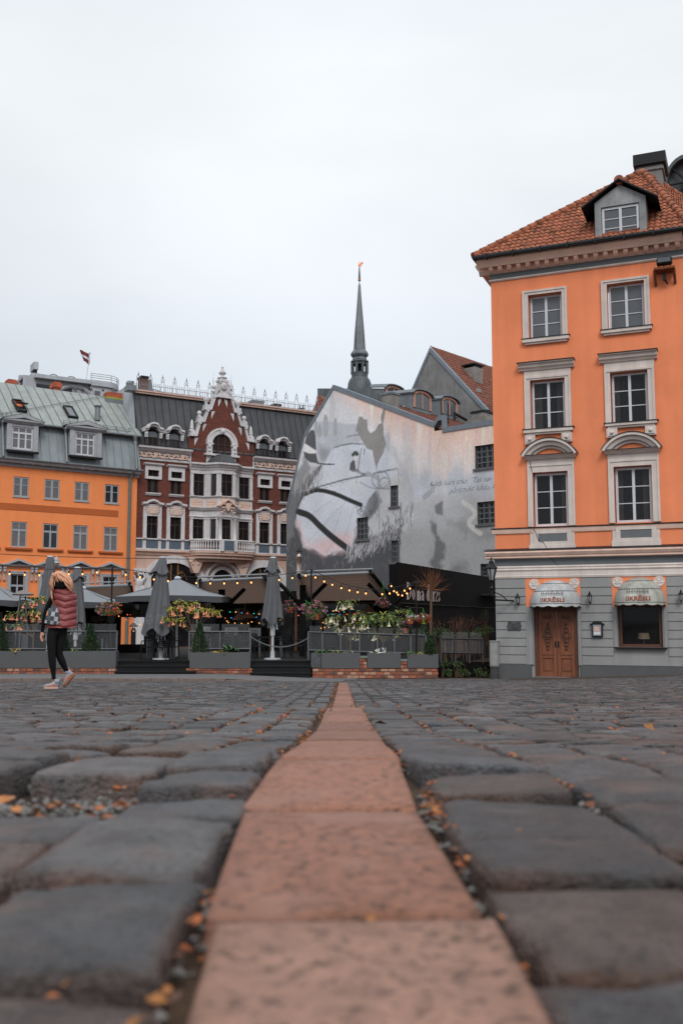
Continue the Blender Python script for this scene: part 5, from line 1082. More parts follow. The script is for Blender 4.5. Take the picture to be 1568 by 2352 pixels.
def face_windows(p,q,specs,z0,z1):
    d=Vector((q[0]-p[0],q[1]-p[1],0));Ls=d.length;a=math.atan2(d.y,d.x);e=bpy.data.objects.new('bay_face',None);COL.objects.link(e);e.parent=bb;e.location=(p[0],p[1],0);e.rotation_euler[2]=a
    m=MB();hs=[(Ls*s0,Ls*s1,b0,b1)for(s0,s1,b0,b1)in specs];wall_holes(m,0,Ls,z0,z1,hs,.25)
    o=m.build('bay_wall',wst,bb);o.location=e.location;o.rotation_euler[2]=a;bpy.data.objects.remove(e)
    for h in hs:window(o,h[0],h[1],h[2],h[3],.1,brownwood,glass,.075,rows=(),transom=.67,mull=.1)
    m=MB()
    for(b0,b1)in((zl0,zl1),(zu0,zu1)):
        xs=sorted([0,Ls]+[x for h in hs if abs(h[2]-b0)<.01 for x in h[:2]])
        for x0,x1 in zip(xs[::2],xs[1::2]):
            if x1-x0>.1:
                m=MB();m.box(x0+.02,x1-.02,-.09,.0,b0+.001,b1+.1)
                m.box(x0,x1,-.13,.0,b0-.0,b0+.22);m.box(x0,x1,-.13,0,b1-.02,b1+.1)
                if x1-x0>.34:m.box((x0+x1)/2-.05,(x0+x1)/2+.05,-.115,0,b0+.3,b1-.1)
                m.build('pilaster',wst,o)
    m=MB();m.box(.16,Ls-.16,-.02,.0,zpn0-.12,zpn1+.05)
    for k in range(int(Ls/.16)):
        x=.2+(Ls-.4)*(k+.5)/int(Ls/.16);m.ball((x,-.03,(zpn0+zpn1)/2+(.1 if k%2 else-.1)),(.09,.04,.1),6,4)
    m.build('panel_relief',pst,o)
ww_=(bu(705,1200)-bu(612,1200));lw=ux[1]-bayL
face_windows(base[0],base[1],[(.22,.95,zl0,zl1),(.22,.95,zu0,zu1)],zB,zct)
face_windows(base[1],base[2],[(.42,.84,zl0,zl1),(.42,.84,zu0,zu1)],zB,zct)
face_windows(base[2],base[3],[(.22,.80,zl0,zl1),(.14,.86,zu0,zu1)],zB,zct)
face_windows(base[3],base[4],[(.16,.58,zl0,zl1),(.16,.58,zu0,zu1)],zB,zct)
face_windows(base[4],base[5],[(.05,.78,zl0,zl1),(.05,.78,zu0,zu1)],zB,zct)
strip('bay_cornice',[(-.1,zct-.22),(.06,zct-.22),(.1,zct-.08),(.2,zct),(.26,zct+.14),(.4,zct+.2),(.4,zct+.34),(-.1,zct+.34)],wst)
strip('bay_moulding',[(-.1,zu0-.14),(.08,zu0-.14),(.16,zu0-.06),(.16,zu0-.001),(-.1,zu0-.001)],wst)
strip('bay_moulding',[(-.1,zpn0-.42),(.1,zpn0-.42),(.2,zpn0-.3),(.28,zpn0-.2),(.28,zpn0-.12),(-.1,zpn0-.12)],wst)
strip('bay_moulding',[(-.1,zl1+.12),(.06,zl1+.12),(.12,zl1+.2),(.06,zl1+.26),(-.1,zl1+.26)],wst)
m=MB();m.plan([(x,y-.3 if y<-.5 else y)for x,y in base],zct+.341,zct+.40);sc_=[(cxb+(x-cxb)*.52,y*.82)for x,y in base[1:5]];n_=len(sc_)
zz=zct+.4;m.add([(x,y-.25,zz)for x,y in base[1:5]]+[(x,y,zz+.75)for x,y in sc_]+[(sc_[0][0],0,zz+.8),(sc_[-1][0],0,zz+.8)],[(0,1,5,4),(1,2,6,5),(2,3,7,6),(4,5,6,7,9,8)]);m.build('bay_roof',blackroof,bb)
# pediment with a coat of arms above the columns
m=MB();c_=cxb;zp_=zpn0-.1;hw_=1.0
for s in(-1,1):m.prism([(c_+s*hw_,zp_),(c_,zp_+.72),(c_,zp_+.55),(c_+s*(hw_-.3),zp_+.0)],-PJ-.42,-PJ)
m.prism([(c_-.22,zp_+.3),(c_+.22,zp_+.3),(c_+.22,zp_-.1),(c_,zp_-.4),(c_-.22,zp_-.1)],-PJ-.4,-PJ)
for s in(-1,1):
    for dx,dz in((.3,.2),(.42,-.1),(.34,-.35),(.5,-.5),(.62,-.5),(.2,.45)):m.ball((c_+s*dx,-PJ-.3,zp_+dz),(.1,.1,.1),6,4)
m.build('bay_pediment',pst,bb)
for s in(-1,1):
    x_=cxb+s*.66;m=MB();m.lathe([(.2,zl0-.05),(.2,zl0+.08),(.15,zl0+.14),(.155,zl0+.9),(.13,zl1-.1),(.16,zl1-.06),(.13,zl1-.02),(.22,zl1+.1),(.24,zl1+.18)],x_,-PJ-.26,12);m.box(x_-.2,x_+.2,-PJ-.48,-PJ,zl1+.18,zl1+.26)
    for dx in(-.17,.17):m.ball((x_+dx,-PJ-.4,zl1+.1),(.08,.08,.08),8,5)
    m.build('column',wst,bb,smooth=.7)
# curved balcony with balusters, and the blue panelled band
for(a,b,xs)in((-.02,bayL,((95,155),(187,295),(323,365),(395,500),(530,575))),(bayR,UR,((1128,1168),(1197,1290),(1322,1358),(1388,1470),(1500,1540),(1560,1640)))):
    m=MB();m.box(a,b,-.05,.02,zb_b,zt_b);m.box(a,b,-.16,0,zt_b-.09,zt_b+.01);m.box(a,b,-.12,0,zb_b+.03,zb_b+.12);bd=m.build('band',wst,bb)
    for(x0,x1)in xs:
        q=MB();q.box(bu(x0,1740),bu(x1,1740),-.075,-.02,zb_b+.14,zt_b-.11);q.build('band_panel',blue,bd)
m=MB();m.prof([(.02,zb_b-.001),(-.3,zb_b-.001),(-.32,zb_b-.12),(-.16,zb_b-.22),(-.1,zb_b-.4),(.02,zb_b-.42)],-.1,UR);m.build('belt_moulding',salmon,bb)
NB=34;bal=[(cxb+(bayR-bayL)/2*1.0*-cos(pi*k/NB),-.2-1.55*sin(pi*k/NB)**.55)for k in range(NB+1)]
m=MB();zb_=zb_b-.0;m.plan([(x,y)for x,y in bal],zb_-.16,zb_);m.plan([(cxb+(x-cxb)*.985,y*.96)for x,y in bal],zb_-.34,zb_-.161);m.plan([(cxb+(x-cxb)*.95,y*.86)for x,y in bal],zb_-.6,zb_-.341);m.plan([(cxb+(x-cxb)*.82,y*.62)for x,y in bal],zb_-.85,zb_-.601)
m.build('balcony_slab',salmon,bb)
m=MB();m.tube([(x,y+.1,zt_b-.02)for x,y in bal],.085,6);m.tube([(x,y+.1,zb_+.06)for x,y in bal],.08,6)
for k in range(1,NB):
    x,y=bal[k]
    if abs(x-cxb)<.55:continue
    H_=zt_b-zb_-.12;z_=zb_+.06;m.lathe([(.06,z_),(.05,z_+H_*.1),(.085,z_+H_*.35),(.045,z_+H_*.7),(.065,z_+H_*.85),(.06,z_+H_)],x,y+.1,6)
for s in(-1,1):m.box(cxb+s*.62-.14,cxb+s*.62+.14,-1.86,-1.5,zb_,zt_b+.02)
m.build('balustrade',wst,bb);m=MB();m.box(cxb-.48,cxb+.48,-1.72,-1.6,zb_+.02,zt_b-.06);m.build('band_panel',blue,bd)
# arcaded ground floor
zg0=-.3;ga=[((bu(165,2000),bu(705,2000)),bz(430,1842)),((bu(1025,2000),bu(1440,2000)),bz(1235,1885))]
m=MB();m.box(-.02,UR,.0,.3,zg0,zb_b-.42);m.build('ground_floor_wall',salmon,bb)
for(a,b),zt_ in ga:
    c_=(a+b)/2;hw_=(b-a)/2;rise=hw_*.62;Rr=(hw_**2+rise**2)/(2*rise);zz=zt_-Rr;th=math.asin(hw_/Rr)
    m=MB();archband(m,c_,zz,Rr-.55,Rr,-.22,.0,20,pi/2-th,pi/2+th);archband(m,c_,zz,Rr-.62,Rr-.5,-.26,-.02,20,pi/2-th,pi/2+th)
    for s in(-1,1):x_=c_+s*(hw_-.3);m.box(x_-.3,x_+.3,-.24,0,zg0,zz+Rr*cos(th)+.1)
    ao=m.build('arch_moulding',wst,bb)
    ri=Rr-.62;thi=math.asin(min(1,(hw_-.55)/ri));p=MB();p.prism([(c_-hw_+.55,zg0),(c_+hw_-.55,zg0)]+arc(c_,zz,ri,18,pi/2-thi,pi/2+thi),-.05,-.01);ap=p.build('arched_window',glass,bb)
    f=MB()
    for dx in(-.3,.3):f.box(c_+dx-.06,c_+dx+.06,-.12,-.04,zg0,zz+ri-.08)
    for s in(-1,1):
        for q in(.9,1.7):f.tube([(c_+s*.35,-.1,zz+ri-.9),(c_+s*(.35+.25*q),-.1,zz+ri-.55-.1*q),(c_+s*(.3+.5*q),-.1,zz+ri-.9-.3*q)],.035,5)
    f.build('art_nouveau_bars',mat('brass_brown_bars',S(120,84,48),.5,.2,6,0),ap)
c_=bu(862,2050);hw_=(bu(945,2050)-bu(770,2050))/2;zt_=bz(855,1945)
m=MB();archband(m,c_,zt_-hw_-.25,hw_,hw_+.25,-.3,0,16);archband(m,c_,zt_-hw_-.3,hw_+.55,hw_+.75,-.4,0,16)
for s in(-1,1):x_=c_+s*(hw_+.4);m.box(x_-.24,x_+.24,-.42,0,zg0,zt_-hw_-.7);m.box(x_-.3,x_+.3,-.5,0,zt_-hw_-.69,zt_-hw_-.25)
m.build('arch_moulding',wst,bb);m=MB();m.prism([(c_-hw_,zg0),(c_+hw_,zg0)]+arc(c_,zt_-hw_-.25,hw_,14),-.06,-.02);m.build('arched_window',glass,bb)
m=MB()
for x,y in((640,1900),(1060,1925)):
    u,z_=bu(x,y,-.7),bz(x,y,-.7);m.prism([(u-.75,z_+.4),(u+.75,z_+.4),(u+.2,z_-.9),(u-.2,z_-.9)],-.7,0)
    for q in range(9):m.ball((u+R.uniform(-.5,.5),-.72,z_+R.uniform(-.2,.35)),(.14,.1,.1),6,4)
for q in range(14):m.ball((c_+R.uniform(-.9,.9),-.75,zt_+.55+R.uniform(-.1,.25)),(.15,.1,.1),6,4)
m.build('console_relief',pst,bb)
# carved atlas figure at the left-hand pier
u,z_=bu(135,2040,-.5),bz(135,2040,-.5);m=MB();m.box(u-.5,u+.5,-.45,0,z_+.45,z_+.75);m.box(u-.42,u+.42,-.5,0,zg0,z_-.62)
m.ball((u,-.4,z_+.22),(.17,.17,.21));m.lathe([(.1,z_+.02),(.16,z_-.06),(.38,z_-.16),(.4,z_-.35),(.3,z_-.62)],u,-.35,12,sy=.6)
for s in(-1,1):m.tube([(u+s*.34,-.38,z_-.18),(u+s*.46,-.46,z_+.12),(u+s*.24,-.4,z_+.42)],[.12,.1,.08],8)
for q in range(10):m.ball((u+.16*cos(q),-.4+.1*sin(q),z_+.3+.05*sin(q*2)),.08,6,4)
m.build('atlas_carving',wst,bb,smooth=.9)
# ================================================================== HOUSE WITH THE PAINTED GABLE WALL
MH=Fac(918,1480,64,-42)
mh=thing('mural_house','grey gabled house whose windowed side wall carries a faded painted mural','house',MH.o,MH.a)
mu=lambda x,y,w=0:MH.uv(ZC(x,y),w)
out_l=mu(78,1500)[0];p1,p2,p3,p4,p5=mu(80,1120),mu(212,590),mu(408,262),mu(1108,522),mu(1172,560)
out_r=mu(1800,600)[0];ztopR=mu(1172,556)[1]
HOLES=[MH.rect(ZC,*q)for q in((570,1168,648,1322),(803,944,857,1092),(808,1328,860,1480),(1392,660,1545,822),(1408,1055,1560,1212),(1430,1488,1580,1600))]
CS=.06
us_=np.unique(np.round(np.concatenate([np.arange(out_l,out_r,CS),[h[0]for h in HOLES],[h[1]for h in HOLES]]),4));zs_=np.unique(np.round(np.concatenate([np.arange(1.0,p3[1]+.1,CS),[h[2]for h in HOLES],[h[3]for h in HOLES]]),4))
U,V_=np.meshgrid(us_,zs_);CA=np.zeros(U.shape+(3,))
def lin(r,g_,b):return np.array(S(r,g_,b,1.0))
def noise2(sc,ax=1.0,az=1.0,seed=0):
    a=np.zeros(U.shape);rg=np.random.default_rng(seed)
    for o in range(4):
        f=sc*2**o;gx_,gz2=U*f*ax,V_*f*az;T=rg.random((64,64));i,j=np.floor(gx_).astype(int),np.floor(gz2).astype(int);fx,fz=gx_-i,gz2-j
        fx,fz=fx*fx*(3-2*fx),fz*fz*(3-2*fz);g4=lambda q,p:T[(j+p)%64,(i+q)%64]
        a+=((g4(0,0)*(1-fx)+g4(1,0)*fx)*(1-fz)+(g4(0,1)*(1-fx)+g4(1,1)*fx)*fz)/2**o
    return a/1.875
def topx(pts):return np.array([mu(*p)for p in pts])
def blend(mask,col):
    global CA
    CA=CA*(1-mask[...,None])+np.array(col)*mask[...,None]
def segdist(P):
    d=np.full(U.shape,1e9);
    for(a,b)in zip(P,P[1:]):
        ab=b-a;t=np.clip(((U-a[0])*ab[0]+(V_-a[1])*ab[1])/(ab@ab+1e-9),0,1);d=np.minimum(d,np.hypot(U-a[0]-t*ab[0],V_-a[1]-t*ab[1]))
    return d
def inside(P):
    r=np.zeros(U.shape,bool);n=len(P)
    for i in range(n):
        a,b=P[i],P[(i+1)%n];c=(a[1]>V_)!=(b[1]>V_)
        with np.errstate(all='ignore'):x=(b[0]-a[0])*(V_-a[1])/(b[1]-a[1]+1e-12)+a[0]
        r^=c&(U<x)
    return r
def poly(pts,col,al=1.0,soft=.05,rag=0,seed=1):
    P=topx(pts);d=segdist(np.vstack([P,P[:1]]));s=np.where(inside(P),d,-d)
    if rag:s=s+(noise2(1.6,seed=seed)-.5)*rag
    blend(np.clip(s/soft+.5,0,1)*al,col)
def smooth(pts,n=6):
    P=[np.array(p,float)for p in pts];P=[2*P[0]-P[1]]+P+[2*P[-1]-P[-2]];o=[]
    for i in range(1,len(P)-2):
        for k in range(n):
            t=k/n;o.append(.5*((2*P[i])+(-P[i-1]+P[i+1])*t+(2*P[i-1]-5*P[i]+4*P[i+1]-P[i+2])*t*t+(-P[i-1]+3*P[i]-3*P[i+1]+P[i+2])*t**3))
    o.append(P[-2]);return o
def stroke(pts,w,col,al=1.0,sm=True):
    P=topx(smooth(pts)if sm else pts);d=segdist(P);blend(np.clip((w/2-d)/.035+.5,0,1)*al*min(1,w/.05),col)
n1,n2,n3=noise2(.35,seed=1),noise2(1.1,seed=2),noise2(2.2,1,.12,3)
zrel=np.clip((V_-mu(900,1500)[1])/(mu(900,600)[1]-mu(900,1500)[1]),0,1)
CA[:]=lin(146,149,152);blend(np.clip(zrel*1.1-.15,0,1),lin(190,192,196))
poly([(1060,620),(1560,560),(1560,840),(1390,810),(1150,850),(950,870),(800,560)],lin(205,200,199),.55,1.5)
poly([(940,880),(1160,850),(1400,805),(1560,830),(1560,1000),(1100,1010),(960,1060)],lin(172,178,188),.75,.5,.4,5)
poly([(960,1090),(1560,1000),(1560,1300),(1330,1330),(960,1300)],lin(150,153,156),.6,1.2,.6,6)
poly([(880,1250),(1560,1200),(1560,1600),(870,1560)],lin(136,139,140),.7,1.5,.8,8)
# distant figures and hazy wall of the picture
poly([(285,500),(380,498),(580,522),(610,640),(560,650),(390,700),(330,790),(285,700)],lin(160,165,174),.85,.12,.2,4)
poly([(310,660),(360,690),(395,700),(370,790),(300,790)],lin(120,124,130),.7,.5,.3,9)
for(x,y0,y1,w_)in((352,460,582,.5),(420,482,580,.36),(283,492,570,.3),(310,528,588,.4)):
    stroke([(x,y0+30),(x+1,y1)],w_,lin(140,143,146),.7,False);stroke([(x,y0+3),(x,y0+14)],w_*.55,lin(132,134,138),.8,False)
# the dark ground, grass bank
dg_=lin(58,60,64)
poly([(60,1060),(120,1010),(180,960),(230,870),(330,790),(300,860),(230,980),(160,1110),(150,1200),(205,1365),(350,1435),(520,1395),(575,1300),(700,1290),(790,1240),(862,1232),(870,1500),(860,1700),(60,1700)],dg_,.94,.12,.6,12)
poly([(60,1040),(130,900),(220,700),(250,780),(240,900),(190,1000),(150,1120),(130,1300),(60,1400)],lin(104,107,111),.8,.3,.8,13)
poly([(604,1150),(640,1060),(720,990),(800,960),(900,850),(965,1010),(950,1150),(860,1240),(640,1300)],lin(166,169,173),.85,.3,.4,14)
poly([(604,1152),(640,1050),(700,980),(745,1060),(700,1130),(650,1180)],lin(84,87,92),.85,.2,.5,15)
poly([(790,560),(860,760),(930,880),(965,1000),(900,900),(840,860),(720,960),(740,640)],lin(158,163,171),.75,.2,.2,16)
# the pale canopy-like shape and its bars
canopy=[(150,1150),(175,1070),(215,990),(300,870),(390,700),(450,660),(560,640),(745,645),(850,790),(870,850),(720,950),(650,1040),(604,1150),(550,1290),(520,1395),(430,1395),(350,1435),(270,1385),(205,1365),(185,1260),(158,1200)]
poly(canopy,lin(178,184,194),.95,.08);poly([(300,900),(420,760),(640,900),(600,1140),(540,1200),(330,1060)],lin(192,197,206),.6,1.6,.6,18)
poly([(158,1190),(190,1290),(215,1345),(300,1330),(430,1290),(545,1270),(520,1395),(430,1395),(350,1435),(270,1385),(205,1365)],lin(196,168,170),.8,.7,.5,19)
for(a,b)in(((220,1350),(440,1100)),((330,1240),(540,1000)),((345,1430),(430,1300)),((410,1270),(470,1080)),((470,1350),(560,1060)),((260,1140),(400,1040)),((260,985),(560,900))):stroke([a,b],.035,lin(120,126,136),.8,False)
bk_=lin(38,40,43)
stroke([(205,1006),(280,980),(350,984),(440,1012),(520,1048),(598,1080)],.30,bk_);stroke([(205,1004),(300,985),(420,985)],.05,bk_)
stroke([(165,1128),(240,1158),(320,1235),(400,1305),(505,1385)],.46,bk_)
stroke([(415,680),(470,662),(540,653),(615,656)],.12,lin(120,124,130));stroke([(497,608),(540,594),(590,592)],.10,lin(128,131,136));stroke([(622,690),(620,725)],.08,lin(110,112,118))
poly([(206,650),(222,590),(250,558),(272,558),(282,600),(287,702),(240,672)],lin(62,65,70),.95,.06);poly([(197,706),(240,720),(286,716),(296,770),(308,794),(240,782),(208,752)],lin(62,65,70),.95,.06);poly([(206,652),(240,674),(287,704),(284,720),(240,722),(198,706)],lin(204,206,210),.9,.06);stroke([(300,790),(350,796),(410,797)],.09,bk_)
# a small dark-coated figure with a pole, long rope
poly([(518,835),(525,790),(545,765),(568,790),(572,850),(540,850)],lin(70,72,76),.95,.05);stroke([(568,838),(600,862),(640,872)],.2,lin(96,98,102));poly([(545,745),(558,728),(574,740),(572,768),(556,776)],lin(196,196,198),.95,.05);stroke([(543,730),(558,718),(572,726)],.28,lin(66,68,72));poly([(556,778),(568,782),(570,830),(562,830)],lin(206,207,210),.9,.04)
stroke([(600,686),(582,800),(565,925)],.07,lin(90,93,98));poly([(525,850),(600,855),(610,940),(560,980),(525,930)],lin(196,199,205),.6,.4)
stroke([(115,1000),(300,955),(480,905),(600,880),(850,826)],.12,lin(112,115,122));stroke([(640,862),(700,885),(720,900)],.3,lin(150,153,160))
for(cx_,cy_,rx,ry)in((765,930,38,40),(735,905,60,60)):stroke([(cx_+rx*cos(q),cy_+ry*sin(q))for q in np.linspace(0,6.283,26)],.07,lin(118,122,130),1,False)
stroke([(590,920),(660,958),(740,968),(800,965)],.06,lin(122,126,132));stroke([(718,860),(722,1000),(726,1250)],.12,lin(134,136,138),.8)
# grass blades along the bank
rgb=random.Random(5)
for k in range(620):
    t=rgb.random();x=500+470*t;yb_=1430-120*t-190*t*t+rgb.gauss(-12,34);l=rgb.uniform(24,62);a=rgb.uniform(-.25,.95);cval=rgb.choice((170,156,142,184,128))if k%3 else rgb.choice((62,76,92))
    stroke([(x,yb_-l*.35),(x-l*.18*sin(a)-2,yb_+l*.2),(x-l*.6*sin(a),yb_+l*.6)],rgb.uniform(.03,.075),lin(cval,cval+2,cval+6),.7,False)
for k in range(230):
    x=rgb.uniform(85,860);y=rgb.uniform(1090,1540);l=rgb.uniform(25,60)
    if y<1440 and 150<x<560:continue
    c_=rgb.choice((60,92,112,66,100));stroke([(x,y),(x+rgb.uniform(-14,14),y-l*.5),(x+rgb.uniform(-26,26),y-l)],.08,lin(c_,c_+2,c_+6),.55,False)
for k in range(90):
    x=rgb.uniform(130,330);y=1010-(x-130)*.7+rgb.uniform(-60,90);stroke([(x,y),(x+rgb.uniform(-6,10),y-45)],.08,lin(*(rgb.choice((86,120,168)),)*3),.5,False)
# stains on the right half, fallen render, pink rain streaks under the roof edge
poly([(1130,1050),(1185,1040),(1170,1090),(1165,1150),(1125,1130),(1110,1090)],lin(92,95,99),.85,.15,.5,21)
poly([(1085,1200),(1120,1230),(1145,1300),(1190,1340),(1170,1420),(1160,1520),(1100,1540),(1090,1440),(1110,1330)],lin(84,87,90),.85,.2,.7,22)
poly([(1240,1500),(1330,1480),(1350,1560),(1200,1560)],lin(96,98,100),.8,.7,.6,23);poly([(1210,1200),(1300,1190),(1390,1270),(1540,1260),(1540,1310),(1420,1300),(1290,1260)],lin(110,112,112),.6,.6,.6,24)
stroke([(1310,1060),(1375,1110),(1390,1150),(1350,1200),(1375,1240),(1430,1280)],.3,lin(190,188,184),.7);stroke([(1040,1025),(1090,985),(1105,950)],.35,lin(126,130,134),.6)
stroke([(875,1070),(870,1200),(866,1480)],.10,lin(96,98,100));stroke([(855,830),(862,940)],.06,lin(130,130,132));stroke([(1150,600),(1140,650),(1125,700)],.05,lin(120,118,116));stroke([(1330,1250),(1325,1330)],.05,lin(110,112,112))
edge=np.where(U<p4[0],p3[1]+(p4[1]-p3[1])*(U-p3[0])/(p4[0]-p3[0]),ztopR);dep=edge-V_
pk=np.clip(1-dep/(1.0+3.6*np.clip(n3,0,1)*np.clip((U-p3[0])/8,.15,1)),0,1)*np.clip((U-p3[0]+1)/5,0,1)
blend(np.clip(pk*1.15*(.45+.9*n3),0,.9),lin(216,172,154))
wk=np.clip((n3-.55)*6,0,1)*np.clip(1-dep/5.5,0,1)*(U>p3[0]);blend(wk*.7,lin(214,211,208))
gk=np.clip((noise2(2.0,1,.1,31)-.6)*7,0,1)*np.clip(1-dep/6,0,1);blend(gk*.4,lin(150,150,152))
poly([(582,460),(605,462),(625,485),(640,480),(650,560),(665,582),(700,560),(720,520),(742,510),(738,470),(754,408),(768,412),(752,520),(756,590),(775,652),(742,738),(716,800),(708,850),(695,800),(678,700),(640,688),(615,640),(590,600),(566,556)],lin(128,128,126),1,.05,.16,40)
CA=np.minimum(.82,CA*1.42);CA*=(.86+.28*n1)[...,None]*(.9+.2*n2)[...,None]
mm_=mat('painted_plaster',(0,0,0),.9,.10,6,.35,8,attr='tone')
nu_,nz_=len(us_),len(zs_);idx=np.arange(nu_*nz_).reshape(nz_,nu_);cu_,cz_2=(us_[:-1]+us_[1:])/2,(zs_[:-1]+zs_[1:])/2;CU,CZ=np.meshgrid(cu_,cz_2);keep=np.ones(CU.shape,bool)
for h in HOLES:keep&=~((CU>h[0])&(CU<h[1])&(CZ>h[2])&(CZ<h[3]))
q=np.stack([idx[:-1,:-1],idx[:-1,1:],idx[1:,1:],idx[1:,:-1]],-1)[keep]
me=bpy.data.meshes.new('mural_wall');me.from_pydata(np.stack([U,np.zeros_like(U),V_],-1).reshape(-1,3).tolist(),[],q.tolist())
at_=me.attributes.new('tone','FLOAT_COLOR','POINT');at_.data.foreach_set('color',np.concatenate([CA.reshape(-1,3),np.ones((nu_*nz_,1))],1).astype(np.float32).ravel())
bm=bmesh.new();bm.from_mesh(me)
def cut(a,b,side):
    d=Vector((b[0]-a[0],0,b[1]-a[1]));n=Vector((d.z,0,-d.x)).normalized()*side
    return(Vector((a[0],0,a[1])),n)
for(co,no)in(cut(p1,p2,-1),cut(p2,p3,-1)):bmesh.ops.bisect_plane(bm,geom=list(bm.verts)+list(bm.edges)+list(bm.faces),plane_co=co,plane_no=no,clear_outer=True)
sel=lambda f_:[g_ for g_ in list(bm.verts)+list(bm.edges)+list(bm.faces)if f_(g_)]
bmesh.ops.bisect_plane(bm,geom=list(bm.verts)+list(bm.edges)+list(bm.faces),plane_co=(p4[0],0,0),plane_no=(1,0,0))
sl_=(p4[1]-p3[1])/(p4[0]-p3[0])
cx=lambda g_:(g_.calc_center_median().x if not isinstance(g_,bmesh.types.BMVert)else g_.co.x)if not isinstance(g_,bmesh.types.BMEdge)else(g_.verts[0].co.x+g_.verts[1].co.x)/2
co,no=cut(p3,p4,-1);bmesh.ops.bisect_plane(bm,geom=sel(lambda g_:cx(g_)<=p4[0]+1e-4),plane_co=co,plane_no=no);bmesh.ops.bisect_plane(bm,geom=sel(lambda g_:cx(g_)>=p4[0]-1e-4),plane_co=(0,0,ztopR),plane_no=(0,0,1))
kill=[f for f in bm.faces if(lambda c:c.z>(p3[1]+sl_*(c.x-p3[0])if c.x<p4[0]else ztopR))(f.calc_center_median())]
bmesh.ops.delete(bm,geom=kill,context='FACES');bm.to_mesh(me);bm.free();me.materials.append(mm_);o=bpy.data.objects.new('mural_wall',me);COL.objects.link(o);o.parent=mh
# reveals, barred windows
rv=mat('grey_reveal',S(92,94,96),.9,.15,3,.2);steel=mat('grey_steel_window',S(98,102,106),.5,.1,5,0)
for k,h in enumerate(HOLES):
    m=MB();wall_holes(m,0,0,0,0,[h],.34);m.box(h[0]-.12,h[1]+.12,-.1,.3,h[2]-.12,h[2]-.003);r_=m.build('window_reveal',rv,mh)
    w_=window(mh,h[0]+.02,h[1]-.02,h[2]+.02,h[3]-.02,.24,steel,glass,.07,cols=2 if h[1]-h[0]<2 else 3,rows=(.25,.5,.75),bar=.05,mull=.11,name='barred_window')
    m=MB();n_=4 if h[1]-h[0]<2 else 7
    for i in range(1,n_):u=h[0]+(h[1]-h[0])*i/n_;m.box(u-.02,u+.02,.12,.15,h[2],h[3])
    for i in range(1,4):z=h[2]+(h[3]-h[2])*i/4;m.box(h[0],h[1],.121,.149,z-.02,z+.02)
    m.build('window_bars',steel,w_)
# roof, flashing along the gable, parapet
D2=15.0;A3,B3=Vector((p3[0],.35,p3[1])),Vector((p4[0],.35,p4[1]));sv=A3-B3
tile_roof('roof_slope',tile_d,mh,(p4[0]+.3,.3,p4[1]-.35),(0,1,0),sv,D2,sv.length+.3,tw=.32,tl=.42,amp=.05)
m=MB();m.add([(p2[0],.3,p2[1]-.1),(p3[0],.3,p3[1]-.1),(p3[0],D2,p3[1]-.1),(p2[0],D2,p2[1]-.1)],[(0,1,2,3)]);m.add([(p1[0],.3,p1[1]-.1),(p2[0],.3,p2[1]-.1),(p2[0],D2,p2[1]-.1),(p1[0],D2,p1[1]-.1),(p1[0],.3,0),(p1[0],D2,0)],[(0,1,2,3),(0,4,5,3)]);m.build('left_roof',tile_d,mh)
m=MB();zz_=[(out_l-.05,p1[1]),(p2[0]-.05,p2[1]),(p3[0],p3[1]+.08),(p4[0],p4[1]+.05),(p5[0]-.35,p4[1]+.42),(p5[0]-.1,p4[1]+.42),(p5[0]-.05,ztopR+.02),(out_r,ztopR+.02)]
for a,b in zip(zz_,zz_[1:]):m.add([(a[0],-.06,a[1]-.2),(b[0],-.06,b[1]-.2),(b[0],-.06,b[1]+.12),(a[0],-.06,a[1]+.12),(a[0],.5,a[1]-.2),(b[0],.5,b[1]-.2),(b[0],.5,b[1]+.12),(a[0],.5,a[1]+.12)],[(0,1,2,3),(4,5,6,7),(0,1,5,4),(3,2,6,7),(0,3,7,4),(1,2,6,5)])
m.build('gable_flashing',mat('blue_grey_flashing',S(112,122,132),.6,.12,2,.05),mh)
Pn=Vector((p4[0],0,p4[1]));nn=Vector((-(p4[1]-p3[1]),0,p4[0]-p3[0])).normalized()
rp=lambda x,y:MH.hitl(ZC(x,y),Pn,nn)
sheetm=mat('dormer_side_sheet',S(108,116,122),.6,.12,1.5,.05,streak=.12);redw=mat('peeling_pink_window_frame',S(176,132,116),.7,.3,10,.2)
